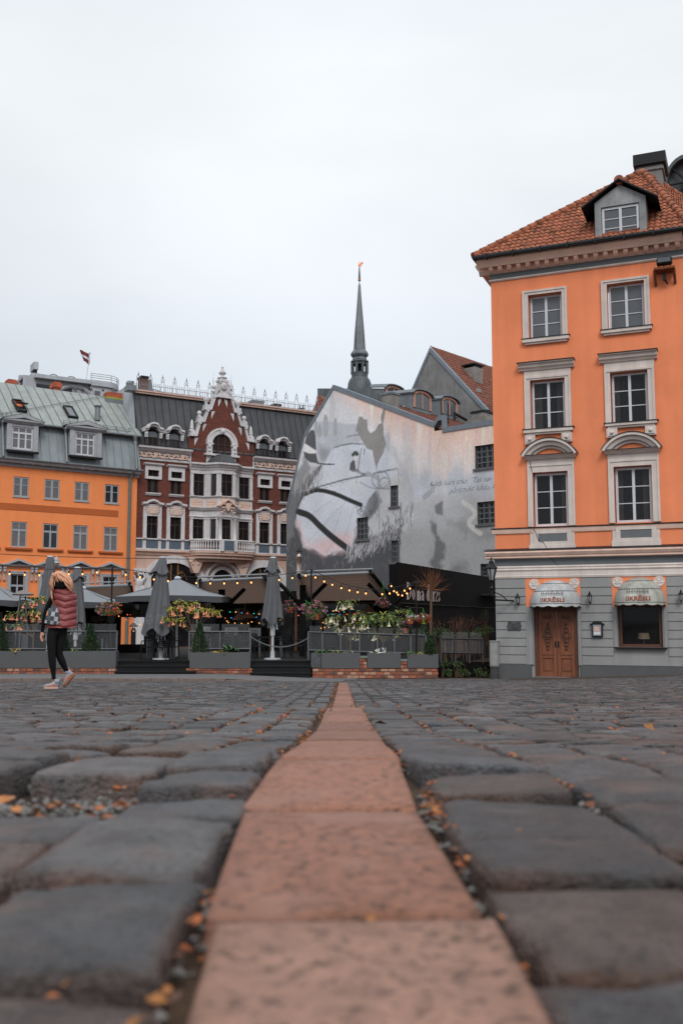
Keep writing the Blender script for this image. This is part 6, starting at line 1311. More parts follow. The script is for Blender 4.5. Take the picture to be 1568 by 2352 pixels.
for k,(bx0,by0,bx1,by1,ht)in enumerate(((762,318,846,300,0),(955,405,1035,418,0),(1150,447,1228,455,0))):
    b=rp(bx0,by0);c=rp(bx1,by1);x0=b.x-.0;yA=b.y;yB=min(c.y,yA+2.4)if c.y>yA+.8 else yA+1.6
    # the front stands across the slope (facing along x); cheeks run back to the roof
    fx=b.x;zt=MH.hitl(ZC(bx0+2,(245,285,330)[k]),Vector((fx,0,0)),Vector((1,0,0))).z if False else None
    yv=yA;zt=MH.hitl(ZC(bx0+1,(268,305,348)[k]),Vector((0,yA,0)),Vector((0,1,0))).z
    H_=zt-b.z;back=H_/max(.05,(p3[1]-p4[1])/(p4[0]-p3[0]))*1.1
    m=MB();m.add([(fx,yA,b.z-.15),(fx,yA,zt),(fx-back,yA,zt+.25)],[(0,1,2)]);m.add([(fx,yB,b.z-.15),(fx,yB,zt),(fx-back,yB,zt+.25)],[(0,1,2)])
    m.add([(fx,yA,b.z-.15),(fx,yB,b.z-.15),(fx,yB,zt),(fx,yA,zt)],[(0,1,2,3)]);d_=m.build('dormer',sheetm,mh)
    n_=10;m=MB();arcp=[(yA-.12+(yB-yA+.24)*i/n_,zt+.02+.42*math.sqrt(max(0,1-(2*i/n_-1)**2)))for i in range(n_+1)]
    for(pa,pb)in zip(arcp,arcp[1:]):m.add([(fx+.25,pa[0],pa[1]),(fx+.25,pb[0],pb[1]),(fx-back,pb[0],pb[1]+.25),(fx-back,pa[0],pa[1]+.25),(fx+.25,pa[0],pa[1]+.08),(fx+.25,pb[0],pb[1]+.08),(fx-back,pb[0],pb[1]+.33),(fx-back,pa[0],pa[1]+.33)],[(0,1,2,3),(4,5,6,7),(0,1,5,4)])
    m.add([(fx+.01,y,z)for y,z in arcp],[tuple(range(n_+1))]);m.build('dormer_roof',sheetm,d_)
    m=MB();yc,hw=(yA+yB)/2,(yB-yA)/2-.2;z0_=b.z+.1
    ar=[(yc-hw*cos(pi*i/10),zt-.1+.4*sin(pi*i/10))for i in range(11)]
    m.add([(fx+.03,yc-hw,z0_)]+[(fx+.03,y,z)for y,z in ar]+[(fx+.03,yc+hw,z0_)],[tuple(range(13))],1)
    m.tube([(fx+.04,yc-hw,z0_)]+[(fx+.04,y,z)for y,z in ar]+[(fx+.04,yc+hw,z0_)],.11,6);m.tube([(fx+.05,yc,z0_),(fx+.05,yc,zt+.2)],.06,4)
    m.build('dormer_window',[redw,glass_grey if k else glass],d_)
def mchim(x0,y0,x1,y1,name,cap=None,dep=1.2,wv=None):
    b=rp(x0,y1)if wv is None else Vector((0,wv,0));P=Vector((0,b.y,0));nY=Vector((0,1,0));a0,a1=MH.hitl(ZC(x0,(y0+y1)/2),P,nY),MH.hitl(ZC(x1,(y0+y1)/2),P,nY);z0_,z1_=MH.hitl(ZC(x0,y1),P,nY).z,MH.hitl(ZC(x0,y0),P,nY).z
    m=MB();m.box(a0.x,a1.x,b.y,b.y+dep,z0_-.9,z1_);m.box(a0.x-.06,a1.x+.06,b.y-.06,b.y+dep+.06,z1_,z1_+.14,1);m.build('chimney',[mat('old_chimney_render',S(138,134,130),.9,.3,2,.4,12,streak=.2),cap or sheetm],mh)
mchim(742,318,812,400,'c',None,.8,.65);mchim(1368,445,1455,505,'c',darkmetal,1.2,3.5)
m=MB()
for(x,y)in((1205,470),(1160,462)):q=rp(x,y+50);m.tube([q,q+Vector((0,0,1.5))],.04,5)
q=rp(1250,485);m.tube([q+Vector((0,0,.5)),q+Vector((.3,1.2,.1))],.12,6);m.tube([q,q+Vector((0,0,.6))],.1,6);m.build('roof_pipes',darkmetal,mh)
# painted quotation
ink=mat('faded_dark_lettering',S(66,68,72),.9,.15,6,0)
def wallline(s_,a,b,shear=.42,hk=1.0):
    v,f=text_mesh(s_,1.0,shear,-.022);wd=max(p[0]for p in v);(u0,z0),(u1,z1)=mu(*a),mu(*b);k=(u1-u0)/wd
    m=MB();m.add([(u0+x*k,-.012,z0+(z1-z0)*x/wd+y*k*hk)for x,y in v],f);return m
wallline('Kāds kurš saka: “Tas nav',(1075,953),(1515,912),.42,1.1).build('lettering',ink,mh,fix=False);wallline('pārtraukt kādu, ka',(1212,1000),(1555,965),.42,1.1).build('lettering',ink,mh,fix=False)
# steel flue in front of the wall
# ================================================================== BACK HOUSE with the bare grey gable and tiled roof
BH=Fac(1050,1480,82,-42);bh=thing('back_house','tall house with a bare grey rendered gable and brown tiled roof behind the mural house','house',BH.o,BH.a)
hu=lambda x,y,w=0:BH.uv(ZC(x,y),w)
g=[hu(860,500),hu(1080,-8),hu(1480,425),(hu(1480,425)[0],2.0),(hu(860,500)[0],2.0)]
m=MB();m.prism(g,0,.4);m.build('gable_wall',mat('bare_grey_render',S(122,122,122,KF),.92,.22,1.2,.4,10,streak=.2),bh)
A,E=Vector((g[1][0],-.05,g[1][1]+.05)),Vector((g[2][0]+.5,-.05,g[2][1]-.45));sv=A-E
tile_roof('roof_slope',tile_d,bh,E+Vector((0,.35,0)),(0,1,0),sv,26,sv.length,tw=.36,tl=.46,amp=.06)
m=MB();m.add([(g[1][0],0,g[1][1]),(g[0][0],0,g[0][1]),(g[0][0],26,g[0][1]),(g[1][0],26,g[1][1])],[(0,1,2,3)]);m.add([(g[2][0],.4,g[2][1]-.3),(g[2][0],26,g[2][1]-.3),(g[2][0],26,0),(g[2][0],.4,0)],[(0,1,2,3)]);m.build('back_slope',tile_d,bh)
m=MB()
for a,b in((g[0],g[1]),(g[1],g[2])):m.add([(a[0],-.08,a[1]-.3),(b[0],-.08,b[1]-.3),(b[0],-.08,b[1]+.12),(a[0],-.08,a[1]+.12),(a[0],.55,a[1]-.3),(b[0],.55,b[1]-.3),(b[0],.55,b[1]+.12),(a[0],.55,a[1]+.12)],[(0,1,2,3),(4,5,6,7),(0,1,5,4),(3,2,6,7)])
m.build('gable_flashing',MATS['blue_grey_flashing'],bh)
P=Vector((0,2.6,0));nY=Vector((0,1,0));a0,a1=BH.hitl(ZC(1312,180),P,nY),BH.hitl(ZC(1390,180),P,nY);z0_,z1_=BH.hitl(ZC(1350,262),P,nY).z,BH.hitl(ZC(1350,122),P,nY).z
m=MB();m.box(a0.x,a1.x,2.6,3.8,z0_-2,z1_);m.box(a0.x-.12,a1.x+.12,2.5,3.9,z1_+.2,z1_+.32,1)
for dx in(0.02,a1.x-a0.x-.12):m.box(a0.x+dx,a0.x+dx+.1,2.65,3.7,z1_,z1_+.2,1)
m.build('chimney',[MATS['old_chimney_render'],darkmetal],bh)
q=BH.hitl(ZC(1412,300),Vector((0,1.5,0)),nY);m=MB();m.lathe([(.2,q.z-1),(.2,q.z-.1),(.32,q.z),(.28,q.z+.3),(.05,q.z+.4)],q.x,1.5,8);m.build('roof_vent',zinc,bh)
# ================================================================== brown brick gable far left of the mural, low tiled roof by it
o_=at(*ZC(280,700),100);rg_=thing('brick_gable_house','weathered reddish brown brick gable and low roof peeping between the brick house and the mural','house',(o_.x,o_.y,0),rad(-30))
k=lambda x,y:(at(*ZC(x,y),100).x-o_.x,at(*ZC(x,y),100).z)
m=MB();m.prism([k(205,520),k(312,318),k(420,420),(k(420,420)[0],5),(k(205,520)[0],5)],0,3);m.build('gable_wall',brick_mat('weathered_brown_brick',S(150,84,62),S(110,66,54),S(90,74,66),0,.3,.12,.45),rg_)
m=MB();m.add([(*k(128,470)[:1],-.5,k(128,470)[1]),(k(250,500)[0],-.5,k(250,500)[1]),(k(250,500)[0],-.5,4),(k(170,600)[0],-.5,4)],[(0,1,2,3)]);m.v+=[(x,.5,z)for x,y,z in m.v[:4]];m.f+=[(4,5,6,7),(0,1,5,4),(0,4,7,3)];m.m+=[0]*3;m.build('low_roof',tile_d,rg_)
m=MB();a,b=k(150,500),k(178,700);m.box(a[0],b[0],-.9,-.55,4,a[1]);m.build('white_wall',MATS['white_limewash'],rg_)
m=MB()
for x in(196,222):q=k(x,470);m.tube([(q[0],-1,q[1]-1),(q[0],-1,q[1]+1.2)],.06,4);m.tube([(q[0]-.4,-1,q[1]+.4),(q[0]+.4,-1,q[1]+.5)],.05,4);m.tube([(q[0]-.25,-1,q[1]+.9),(q[0]+.3,-1,q[1]+.8)],.04,4)
m.build('roof_antenna',darkmetal,rg_)
# ================================================================== CHURCH SPIRE
SY=190;sp0=at(*ZS(444,1500),SY);spr=thing('church_spire','slender copper-grey church spire with open lantern, gilded ball and weathercock','church spire',(sp0.x,SY,0))
sz=lambda y:at(*ZS(444,y),SY).z
k1=(at(*ZS(544,1500),SY).x-at(*ZS(444,1500),SY).x)/100
cop=mat('aged_copper_sheet',S(104,112,118,1.1),.55,.22,.5,.1,8,metal=.15,streak=.35);cop_d=mat('dark_aged_copper',S(78,86,90,1.1),.6,.25,.5,.1,8,streak=.4);gold=mat('gilded_metal',S(216,130,84),.35,.1,5,0,metal=.6)
oc=lambda mb,prr,n=8,mi=0:mb.lathe([(r*k1,sz(y))for r,y in prr],0,0,n,mi,a0=pi/8)
m=MB();oc(m,[(215,2330),(205,2180),(190,2080),(165,2020),(146,1995),(142,1990)],24);m.box(-8,8,-8,8,0,sz(2320));m.build('dome',cop_d,spr,smooth=.8)
m=MB();oc(m,[(144,1992),(144,1925),(150,1922),(150,1912),(132,1910)])
for q in range(8):
    a=2*pi*q/8+pi/8;m.box(-.001,.001,0,0,0,0);r_=136*k1;w_=20*k1
    c_=Vector((r_*cos(a),r_*sin(a),0));m.lathe([(w_,sz(1915)),(w_,sz(1745))],c_.x,c_.y,6)
    a2=a+pi/8;t_=Vector((-sin(a2),cos(a2),0));n_=Vector((cos(a2),sin(a2),0));ap_=r_*cos(pi/8);hw=r_*sin(pi/8)
    zt_,zb_=sz(1745),sz(1800)
    pts=[(-hw,zt_),(hw,zt_),(hw,sz(1912)),(hw*.55,sz(1912)),(hw*.55,zb_)]+[(hw*.55*cos(pi*i/6),zb_+hw*.55*sin(pi*i/6))for i in range(1,6)]+[(-hw*.55,zb_),(-hw*.55,sz(1912)),(-hw,sz(1912))]
    vv=[n_*(ap_+o)+t_*x+Vector((0,0,z))for o in(0,-.35)for x,z in pts];L=len(pts);m.add(vv,[tuple(range(L)),tuple(range(2*L-1,L-1,-1))]+[(i,(i+1)%L,L+(i+1)%L,L+i)for i in range(L)])
oc(m,[(132,1746),(150,1742),(158,1730),(150,1715),(120,1708)]);m.build('lantern',cop_d,spr)
m=MB();oc(m,[(40,1912),(40,1745)]);m.build('lantern_core',mat('dark_room',(0,0,0)),spr)
m=MB();m.lathe([(r*k1,sz(y))for r,y in((124,1710),(120,1690),(108,1660),(112,1650),(128,1640),(144,1615),(144,1600),(132,1570),(112,1545),(100,1530))],0,0,32,fold=lambda t,j:1+.025*cos(t*16));m.build('onion_bulb',cop,spr,smooth=True)
m=MB();oc(m,[(105,1538),(105,1530),(99,1525),(80,1250),(52,950),(30,680),(12,450),(5,385)]);m.build('spire',cop,spr)
m=MB()
for q in range(8):a=2*pi*q/8+pi/8;m.tube([(r*k1*cos(a),r*k1*sin(a),sz(y))for r,y in((100,1525),(81,1250),(53,950),(31,680),(13,450))],.09,5)
m.build('spire_ribs',zinc,spr)
m=MB();m.tube([(0,0,sz(385)),(0,0,sz(165))],[.3,.12],6);m.build('rod',cop_d,spr);m=MB();m.ball((0,0,sz(367)),24*k1,14,10);m.build('ball',gold,spr,smooth=True)
wc=[(428,95),(436,70),(441,72),(440,100),(448,118),(458,112),(460,92),(474,78),(494,78),(506,94),(496,108),(486,100),(478,108),(484,122),(470,138),(456,150),(440,150),(428,140)]
m=MB();m.prism([((x-444)*k1,sz(y))for x,y in wc],-.15,.15);m.tube([(0,0,sz(170)),(0,0,sz(145))],.12,5);m.build('weathercock',gold,spr)
# ================================================================== CAFE TERRACE
TY=34.0
T=lambda z_,x,y,Y=TY:at(*z_(x,y),Y)
deckm=mat('black_stained_boards',S(22,23,24),.7,.25,4,.2,30,stretch=(.3,3,3),spec=.25);blackm=mat('black_painted_timber',S(13,13,14),.8,.2,4,.15,30,spec=.15)
planter_m=mat('grey_planter_sheet',S(76,77,79,1.1),.75,.06,2,.05,60);rail_m=mat('grey_aluminium_rail',S(84,87,91,1.0),.5,.08,4,.0)
clear=mat('clear_railing_glass',(.5,.52,.54),.03,0,1,0,alpha=.10);umb_m=mat('grey_parasol_cloth',S(84,86,90,1.15),.9,.08,3,.15,90);canopy_m=mat('light_grey_parasol_cloth',S(122,126,132,1.0),.9,.06,2,.1,90)
lowbrick=[mat('old_brick_'+n_,S(*c_,.95),.92,.3,14,.5,60)for n_,c_ in(('orange',(162,98,74)),('red',(136,82,68)),('pale',(176,138,118)),('sooty',(96,76,68)),('brown',(130,88,70)))]+[mat('old_mortar',S(96,82,74,.8),.95,.3,10,.4)]
soil=mat('dark_soil',(.02,.016,.012),.95,.4,10,.4)
DZ=T(ZG,1200,1108).z
xl,xr=-30.0,T(ZI,70,1000,TY).x
# the deck
t=thing('terrace_deck','raised black timber deck carrying the cafe tables','deck',(0,0,0));m=MB();m.box(xl,T(ZI,1075,1000).x,TY+.35,50,DZ-.12,DZ);m.build('deck_boards',deckm,t)
m=MB();m.box(xl,T(ZI,1075,1000).x,TY+.55,TY+.6,-.1,DZ-.121);m.build('deck_skirt',blackm,t)
# steps
for(z_,x0,x1,ys_,lab)in((ZG,1042,1762,(1108,1148,1196,1222),'black timber steps to the terrace right of the long left planter'),(ZH,902,1445,(1106,1150,1208,1262),'black timber steps to the terrace under the chain, right of the middle planter')):
    a,b=T(z_,x0,1150).x,T(z_,x1,1150).x;zs4=[T(z_,(x0+x1)/2,y).z for y in ys_];t=thing('terrace_steps',lab,'steps',((a+b)/2,TY,0),0,'steps up to the terrace');hw=(b-a)/2
    for k in range(3):
        m=MB();y0=.3-.3*k;m.box(-hw,hw,y0,y0+.34,zs4[k]-.05,zs4[k]-.001*k);m.box(-hw+.02,hw-.02,y0+.03,y0+.32,min(zs4[k+1],zs4[k]-.2)-.4,zs4[k]-.051);m.build('step',deckm,t,bevel=.008)
# brick plinths and planters
def plinth(z_,x0,x1,yt,yb,lab,stubs=()):
    a,b=T(z_,x0,yt).x,T(z_,x1,yt).x;zt,zb=T(z_,(x0+x1)/2,yt).z,T(z_,(x0+x1)/2,yb).z;t=thing('brick_plinth',lab,'low wall',((a+b)/2,TY,0),0,'low brick walls under the planters');c=(a+b)/2
    m=MB();rb_=random.Random(int(x0));m.box(a-c+.02,b-c-.02,.02,.42,zb-.3,zt-.01,5);rows=max(2,round((zt-zb)/.1));hgt=(zt-zb)/rows
    for r_ in range(-1,rows):
        x=a-c-(.12 if r_%2 else 0)
        while x<b-c-.05:
            l=rb_.uniform(.2,.27);x1_=min(x+l,b-c);j=rb_.uniform(-.015,.012)
            if x1_-max(x,a-c)>.06:m.box(max(x,a-c)+.006,x1_-.006,j,.2,zb+r_*hgt+.006,zb+(r_+1)*hgt-.006+rb_.uniform(-.006,.004),rb_.choice((0,0,1,2,3,4)))
            x+=l
    m.build('bricks',lowbrick,t,bevel=.01)
    for(s0,s1,y0,y1,cap)in stubs:
        m=MB();q0,q1=T(z_,s0,y1).x-c,T(z_,s1,y1).x-c;w0,w1=T(z_,s0,y1).z,T(z_,s0,y0).z;n_=max(2,round((w1-w0)/.1))
        for r_ in range(n_):
            sp=(.5,)if r_%2 else(.35,.7)
            e_=[0,*sp,1]
            for u0_,u1_ in zip(e_,e_[1:]):m.box(q0+(q1-q0)*u0_+.005,q0+(q1-q0)*u1_-.005,.02+rb_.uniform(-.01,.01),.3,w0+(w1-w0)*r_/n_+.005,w0+(w1-w0)*(r_+1)/n_-.005,rb_.choice((0,1,2,3,4)))
        m.build('brick_stub',lowbrick,t,bevel=.008)
        m=MB();m.box(q0-.02,q1+.02,-.0,.3,w1,w1+.06);m.build('stub_cap',mat('mossy_cap_stone',S(112,124,116),.9,.3,8,.3),t)
def planter(z_,x0,x1,yt,yb,lab,yo=.02):
    a,b=T(z_,x0,(yt+yb)/2).x,T(z_,x1,(yt+yb)/2).x;zt,zb=T(z_,(x0+x1)/2,yt).z,T(z_,(x0+x1)/2,yb).z;t=thing('planter',lab,'planter',((a+b)/2,TY-yo,zb),0,'grey planter boxes along the terrace edge');hw=(b-a)/2;H=zt-zb
    m=MB();m.box(-hw,hw,0,.03,0,H);m.box(-hw,hw,.42,.45,0,H);m.box(-hw,-hw+.03,.03,.42,0,H);m.box(hw-.03,hw,.03,.42,0,H);m.box(-hw+.03,hw-.03,.03,.42,0,.03);m.build('planter_box',planter_m,t)
    m=MB();m.box(-hw+.03,hw-.03,.03,.42,H-.12,H-.05);m.build('soil',soil,t);return t
plinth(ZG,-1500,1050,1170,1232,'low orange brick wall under the long left planter');plinth(ZH,322,918,1172,1240,'low orange brick wall under the middle planter');plinth(ZI,96,1083,1027,1106,'low brick wall under the three right planters with two raised stubs',((468,524,945,1027,0),(790,838,970,1026,0)))
planter(ZG,-1500,1040,1018,1170,'very long grey planter box at the left behind the walking woman');planter(ZH,357,898,1030,1174,'grey planter box between the two flights of steps')
for a_,lab in(((168,467,905,1027),'grey planter box right of the chained steps, leftmost of three'),((527,788,908,1023),'grey planter box in the middle of the right-hand three'),((840,1083,915,1023),'grey planter box with a small conifer, rightmost of all planters')):planter(ZI,*a_,lab)
a,b=T(ZI,84,960),T(ZI,166,960);t=thing('stone_block','mottled dark stone pedestal block beside the chained steps','stone block',((a.x+b.x)/2,TY,T(ZI,120,1025).z));hw=(b.x-a.x)/2;m=MB();m.box(-hw,hw,.02,.45,0,T(ZI,120,907).z-T(ZI,120,1025).z);m.build('block',mat('mottled_dark_stone',S(74,75,78),.8,.4,6,.4),t,bevel=.02)
# glass railings
def railing(z_,xs,ytop,ybot,yglass,yfoot,lab,dy=0.0,slope=0.0,far=0.0,rail_m=rail_m):
    Y=TY+.5;x0=xs[0];Yf=lambda i:Y+far*i/max(1,len(xs)-1);pts=[T(z_,x,ytop+slope*(x-x0),Yf(i))for i,x in enumerate(xs)];pb=[T(z_,x,ybot+slope*(x-x0),Yf(i))for i,x in enumerate(xs)];pg=[T(z_,x,yglass+slope*(x-x0),Yf(i))for i,x in enumerate(xs)];pf=[T(z_,x,yfoot,Yf(i))for i,x in enumerate(xs)]
    o=pts[0];t=thing('glass_railing',lab,'railing',(o.x,o.y,0),0,'glass railings of the terrace');L=lambda p:(p.x-o.x,p.y-o.y,p.z)
    for p,f_ in zip(pts,pf):m=MB();q=L(p);m.box(q[0]-.03,q[0]+.03,q[1],q[1]+.05,f_.z,q[2]+.02);m.build('post',rail_m,t)
    for arr,nm in((pts,'top_rail'),(pb,'bottom_rail')):
        m=MB()
        for p,q in zip(arr,arr[1:]):m.tube([L(p),L(q)],.028,4)
        m.build(nm,rail_m,t)
    for i in range(len(xs)-1):
        m=MB();p,q,g1,g2=L(pb[i]),L(pb[i+1]),L(pg[i]),L(pg[i+1]);m.add([(p[0]+.04,p[1]+.02,p[2]),(q[0]-.04,q[1]+.02,q[2]),(q[0]-.04,q[1]+.02,g2[2]),(p[0]+.04,p[1]+.02,g1[2])],[(0,1,2,3)]);m.build('glass_panel',clear,t)
railing(ZG,[-900,-560,-220,180,480,772,1048],842,1000,775,1105,'glass railing with grey posts behind the long left planter');railing(ZH,[354,628,900],845,998,775,1100,'glass railing with three grey posts behind the middle planter')
railing(ZI,[65,175,318,465,605,738,865,985],742,884,690,960,'long glass railing behind the three right planters',0,.03,.8);railing(ZI,[1103,1215,1325,1430],792,903,740,985,'darker glass railing in front of the black fence at the right end',0,.02,.8,mat('dark_grey_rail',S(58,59,61),.6,.08,4,0,spec=.3))
# chain across the steps
p,q=T(ZH,905,892,TY+.5),T(ZH,1417,900,TY+.5);o=thing('barrier_chain','sagging metal chain hung across the terrace steps','chain',p);m=MB();n_=60;d=q-p;sag=p.z-T(ZH,1130,978,TY+.5).z
for i in range(n_):
    t0=(i+.5)/n_;c_=d*t0-Vector((0,0,sag*4*t0*(1-t0)));ax=Vector((1,0,-sag*4*(1-2*t0)/d.x)).normalized();up=Vector((0,1,0))if i%2 else ax.cross(Vector((0,1,0)))
    m.tube([c_+ax*.034*cos(k*pi/3)+up*.018*sin(k*pi/3)for k in range(6)],.007,4,closed=True)
m.build('chain_links',MATS['zinc_sheet'],o)
# ------------------------------------------------ parasols
def closed_umbrella(z_,xc,ytop,xflap,yflap,xbot,ybot,ypole,Y,lab,seed,crest=False):
    b=T(z_,xc,ypole,Y);s=(T(z_,xc+100,ytop,Y).x-T(z_,xc,ytop,Y).x)/100;zt=T(z_,xc,ytop,Y).z;zf=T(z_,xc,yflap,Y).z;zb=T(z_,xc,ybot,Y).z
    t=thing('closed_parasol',lab,'parasol',(b.x,Y,DZ),0,'furled grey parasols on the terrace');rs=random.Random(seed);ph=rs.uniform(0,6);H=lambda q:q-DZ
    wf=(xflap[1]-xflap[0])/2*s;wb=(xbot[1]-xbot[0])/2*s;ox=((xbot[0]+xbot[1])/2-xc)*s
    def shell(pr,fold_amp,nf,name,par,zz_amp):
        m=MB();n=64;v=[]
        for j,(r,z,k)in enumerate(pr):
            for i in range(n):
                a=2*pi*i/n;f_=1+fold_amp*k*(abs(sin(nf*a/2+ph+.35*sin(j*.8+seed)))**.7-.55)+.10*k*sin(3*a+ph*2+j*.25);zz=z+(zz_amp*k*cos(nf*a/2+ph)if j>=len(pr)-1 else 0)
                v.append((ox*k*k+r*f_*cos(a),r*f_*sin(a)*.85,zz))
        m.add(v,[(j*n+i,j*n+(i+1)%n,(j+1)*n+(i+1)%n,(j+1)*n+i)for j in range(len(pr)-1)for i in range(n)]);return m.build(name,umb_m,par,smooth=True)
    zt_,zf_,zb_=H(zt),H(zf),H(zb)
    m=MB();m.lathe([(.01,zt_+.01),(.09,zt_),(.12,zt_-.04),(.1,zt_-.06)],n=12);m.build('cap',mat('pale_parasol_cap',S(176,184,190),.6,.05,3,0),t,smooth=.7)
    cl=shell([(.12,zt_-.1,.2)]+[(.14+(wb-.14)*(i/10)**1.15,zt_-.1+(zb_-zt_+.1)*i/10,.35+.65*i/10)for i in range(1,11)],.5,8,'cloth',t,.14)
    shell([(.105,zt_-.05,.1),(.15,zt_-.15,.3),(wf*.62,zt_+(zf_-zt_)*.6,.7),(wf,zf_-.02,1)],.42,8,'vent_flap',t,.08)
    m=MB();m.tube([(0,0,0),(0,0,zt_-.1)],.05,10);m.lathe([(.085,zb_-.5),(.085,zb_-.2)],n=8);m.lathe([(.3,0),(.3,.05),(.08,.06),(.08,.3)],n=16);m.build('pole',mat('white_aluminium_pole',S(180,184,188),.4,.05,3,0),t,smooth=.7)
    m=MB()
    for i in range(8):a=i*pi/4+.3;m.tube([(.09*cos(a),.09*sin(a),zb_+.5),(.17*cos(a),.17*sin(a),zb_-rs.uniform(.18,.34))],.014,5)
    m.build('rib',MATS['white_aluminium_pole'],t)
    if crest:
        m=MB()
        for cx_,cz_ in((-wb*.58+ox*.5,zb_+.42),(wb*.25+ox*.5,zb_+.4)):
            yb=-wb*1.22;sh=[(-.1,.12),(.1,.12),(.1,-.02),(.06,-.1),(0,-.15),(-.06,-.1),(-.1,-.02)];m.tube([(cx_+x,yb,cz_+z)for x,z in sh],.008,4,closed=True);m.tube([(cx_-.1,yb,cz_+.0),(cx_+.1,yb,cz_)],.006,4);m.tube([(cx_,yb,cz_+.12),(cx_,yb,cz_-.14)],.006,4)
            for k in range(5):m.tube([(cx_-.08+.04*k,yb,cz_+.16),(cx_-.08+.04*k,yb,cz_+.2+.02*(k%2))],.008,4)
        m.build('printed_crest',mat('pale_print',S(128,130,134),.9,.05,3,0),cl)
closed_umbrella(ZG,424,165,(372,470),560,(318,530),800,1060,36.2,'furled grey parasol directly behind the walking woman, the taller of two there',3);closed_umbrella(ZG,672,264,(600,738),365,(588,752),790,1100,35.6,'furled grey parasol just right of the walking woman',5)
closed_umbrella(ZG,1440,172,(1357,1514),320,(1298,1532),850,1100,35.4,'furled grey parasol with printed crests above the left steps',8,True);closed_umbrella(ZH,1097,175,(1030,1158),300,(1003,1176),752,1092,35.4,'furled grey parasol standing above the chained steps',12)
def open_umbrella(ax,xl_,xr_,Y,lab,dep=1.0):
    A=at(*ax,Y);Lp,Rp=at(*xl_,Y-1.2),at(*xr_,Y-1.2);hw=(Rp.x-Lp.x)/2;ze_=(Lp.z+Rp.z)/2-A.z;t=thing('open_parasol',lab,'parasol',((Lp.x+Rp.x)/2,Y,A.z),0,'opened grey parasols on the terrace');n=8;m=MB();e=[(-hw,-hw*dep,ze_),(hw,-hw*dep,ze_),(hw,hw*dep,ze_),(-hw,hw*dep,ze_)]
    for k in range(4):
        a,b=Vector(e[k]),Vector(e[(k+1)%4]);V2=[]
        for j in range(n+1):
            for i in range(n+1):
                s=i/n;u=j/n;p=(a*(1-s)+b*s)*u;p.z=ze_*u+.0-.10*sin(pi*u)*.6-.05*sin(pi*s)*u*-1;V2.append(p)
        m.add(V2,[(j*(n+1)+i,j*(n+1)+i+1,(j+1)*(n+1)+i+1,(j+1)*(n+1)+i)for j in range(n)for i in range(n)])
    c_=m.build('canopy',canopy_m,t,smooth=.5);m=MB()
    for k in range(4):
        a,b=Vector(e[k]),Vector(e[(k+1)%4]);nn=10
        v=[]
        for i in range(nn+1):p=a.lerp(b,i/nn)+Vector((0,0,.05*sin(pi*i/nn)));v+=[p,p-Vector((0,0,.22+.015*sin(i*2.2)))]
        m.add(v,[(2*i,2*i+2,2*i+3,2*i+1)for i in range(nn)])
    m.build('valance',mat('dark_grey_valance',S(70,72,76,1.0),.9,.08,3,.1),c_)
    m=MB();m.tube([(0,0,DZ-A.z),(0,0,.02)],.045,8);m.build('pole',MATS['white_aluminium_pole'],t);m=MB();m.lathe([(.13,-.03),(.14,.02),(.08,.07),(.02,.09)],n=12);m.build('cap',MATS['pale_parasol_cap'],t,smooth=.7)
    m=MB()
    for q in e:m.tube([(0,0,-.05),(q[0]*.98,q[1]*.98,q[2]-.03)],.018,4)
    m.build('rib',rail_m,t)
open_umbrella(ZH(228,366),ZG(1075,525),ZH(668,545),38.8,'opened light grey square parasol in the middle, right of the crested furled one');open_umbrella(ZG(660,455),ZG(235,590),ZG(1100,592),39.5,'opened grey parasol half hidden behind the walking woman');open_umbrella(ZG(-150,415),ZG(-460,572),ZG(165,565),38.0,'opened grey parasol cut by the left frame edge')
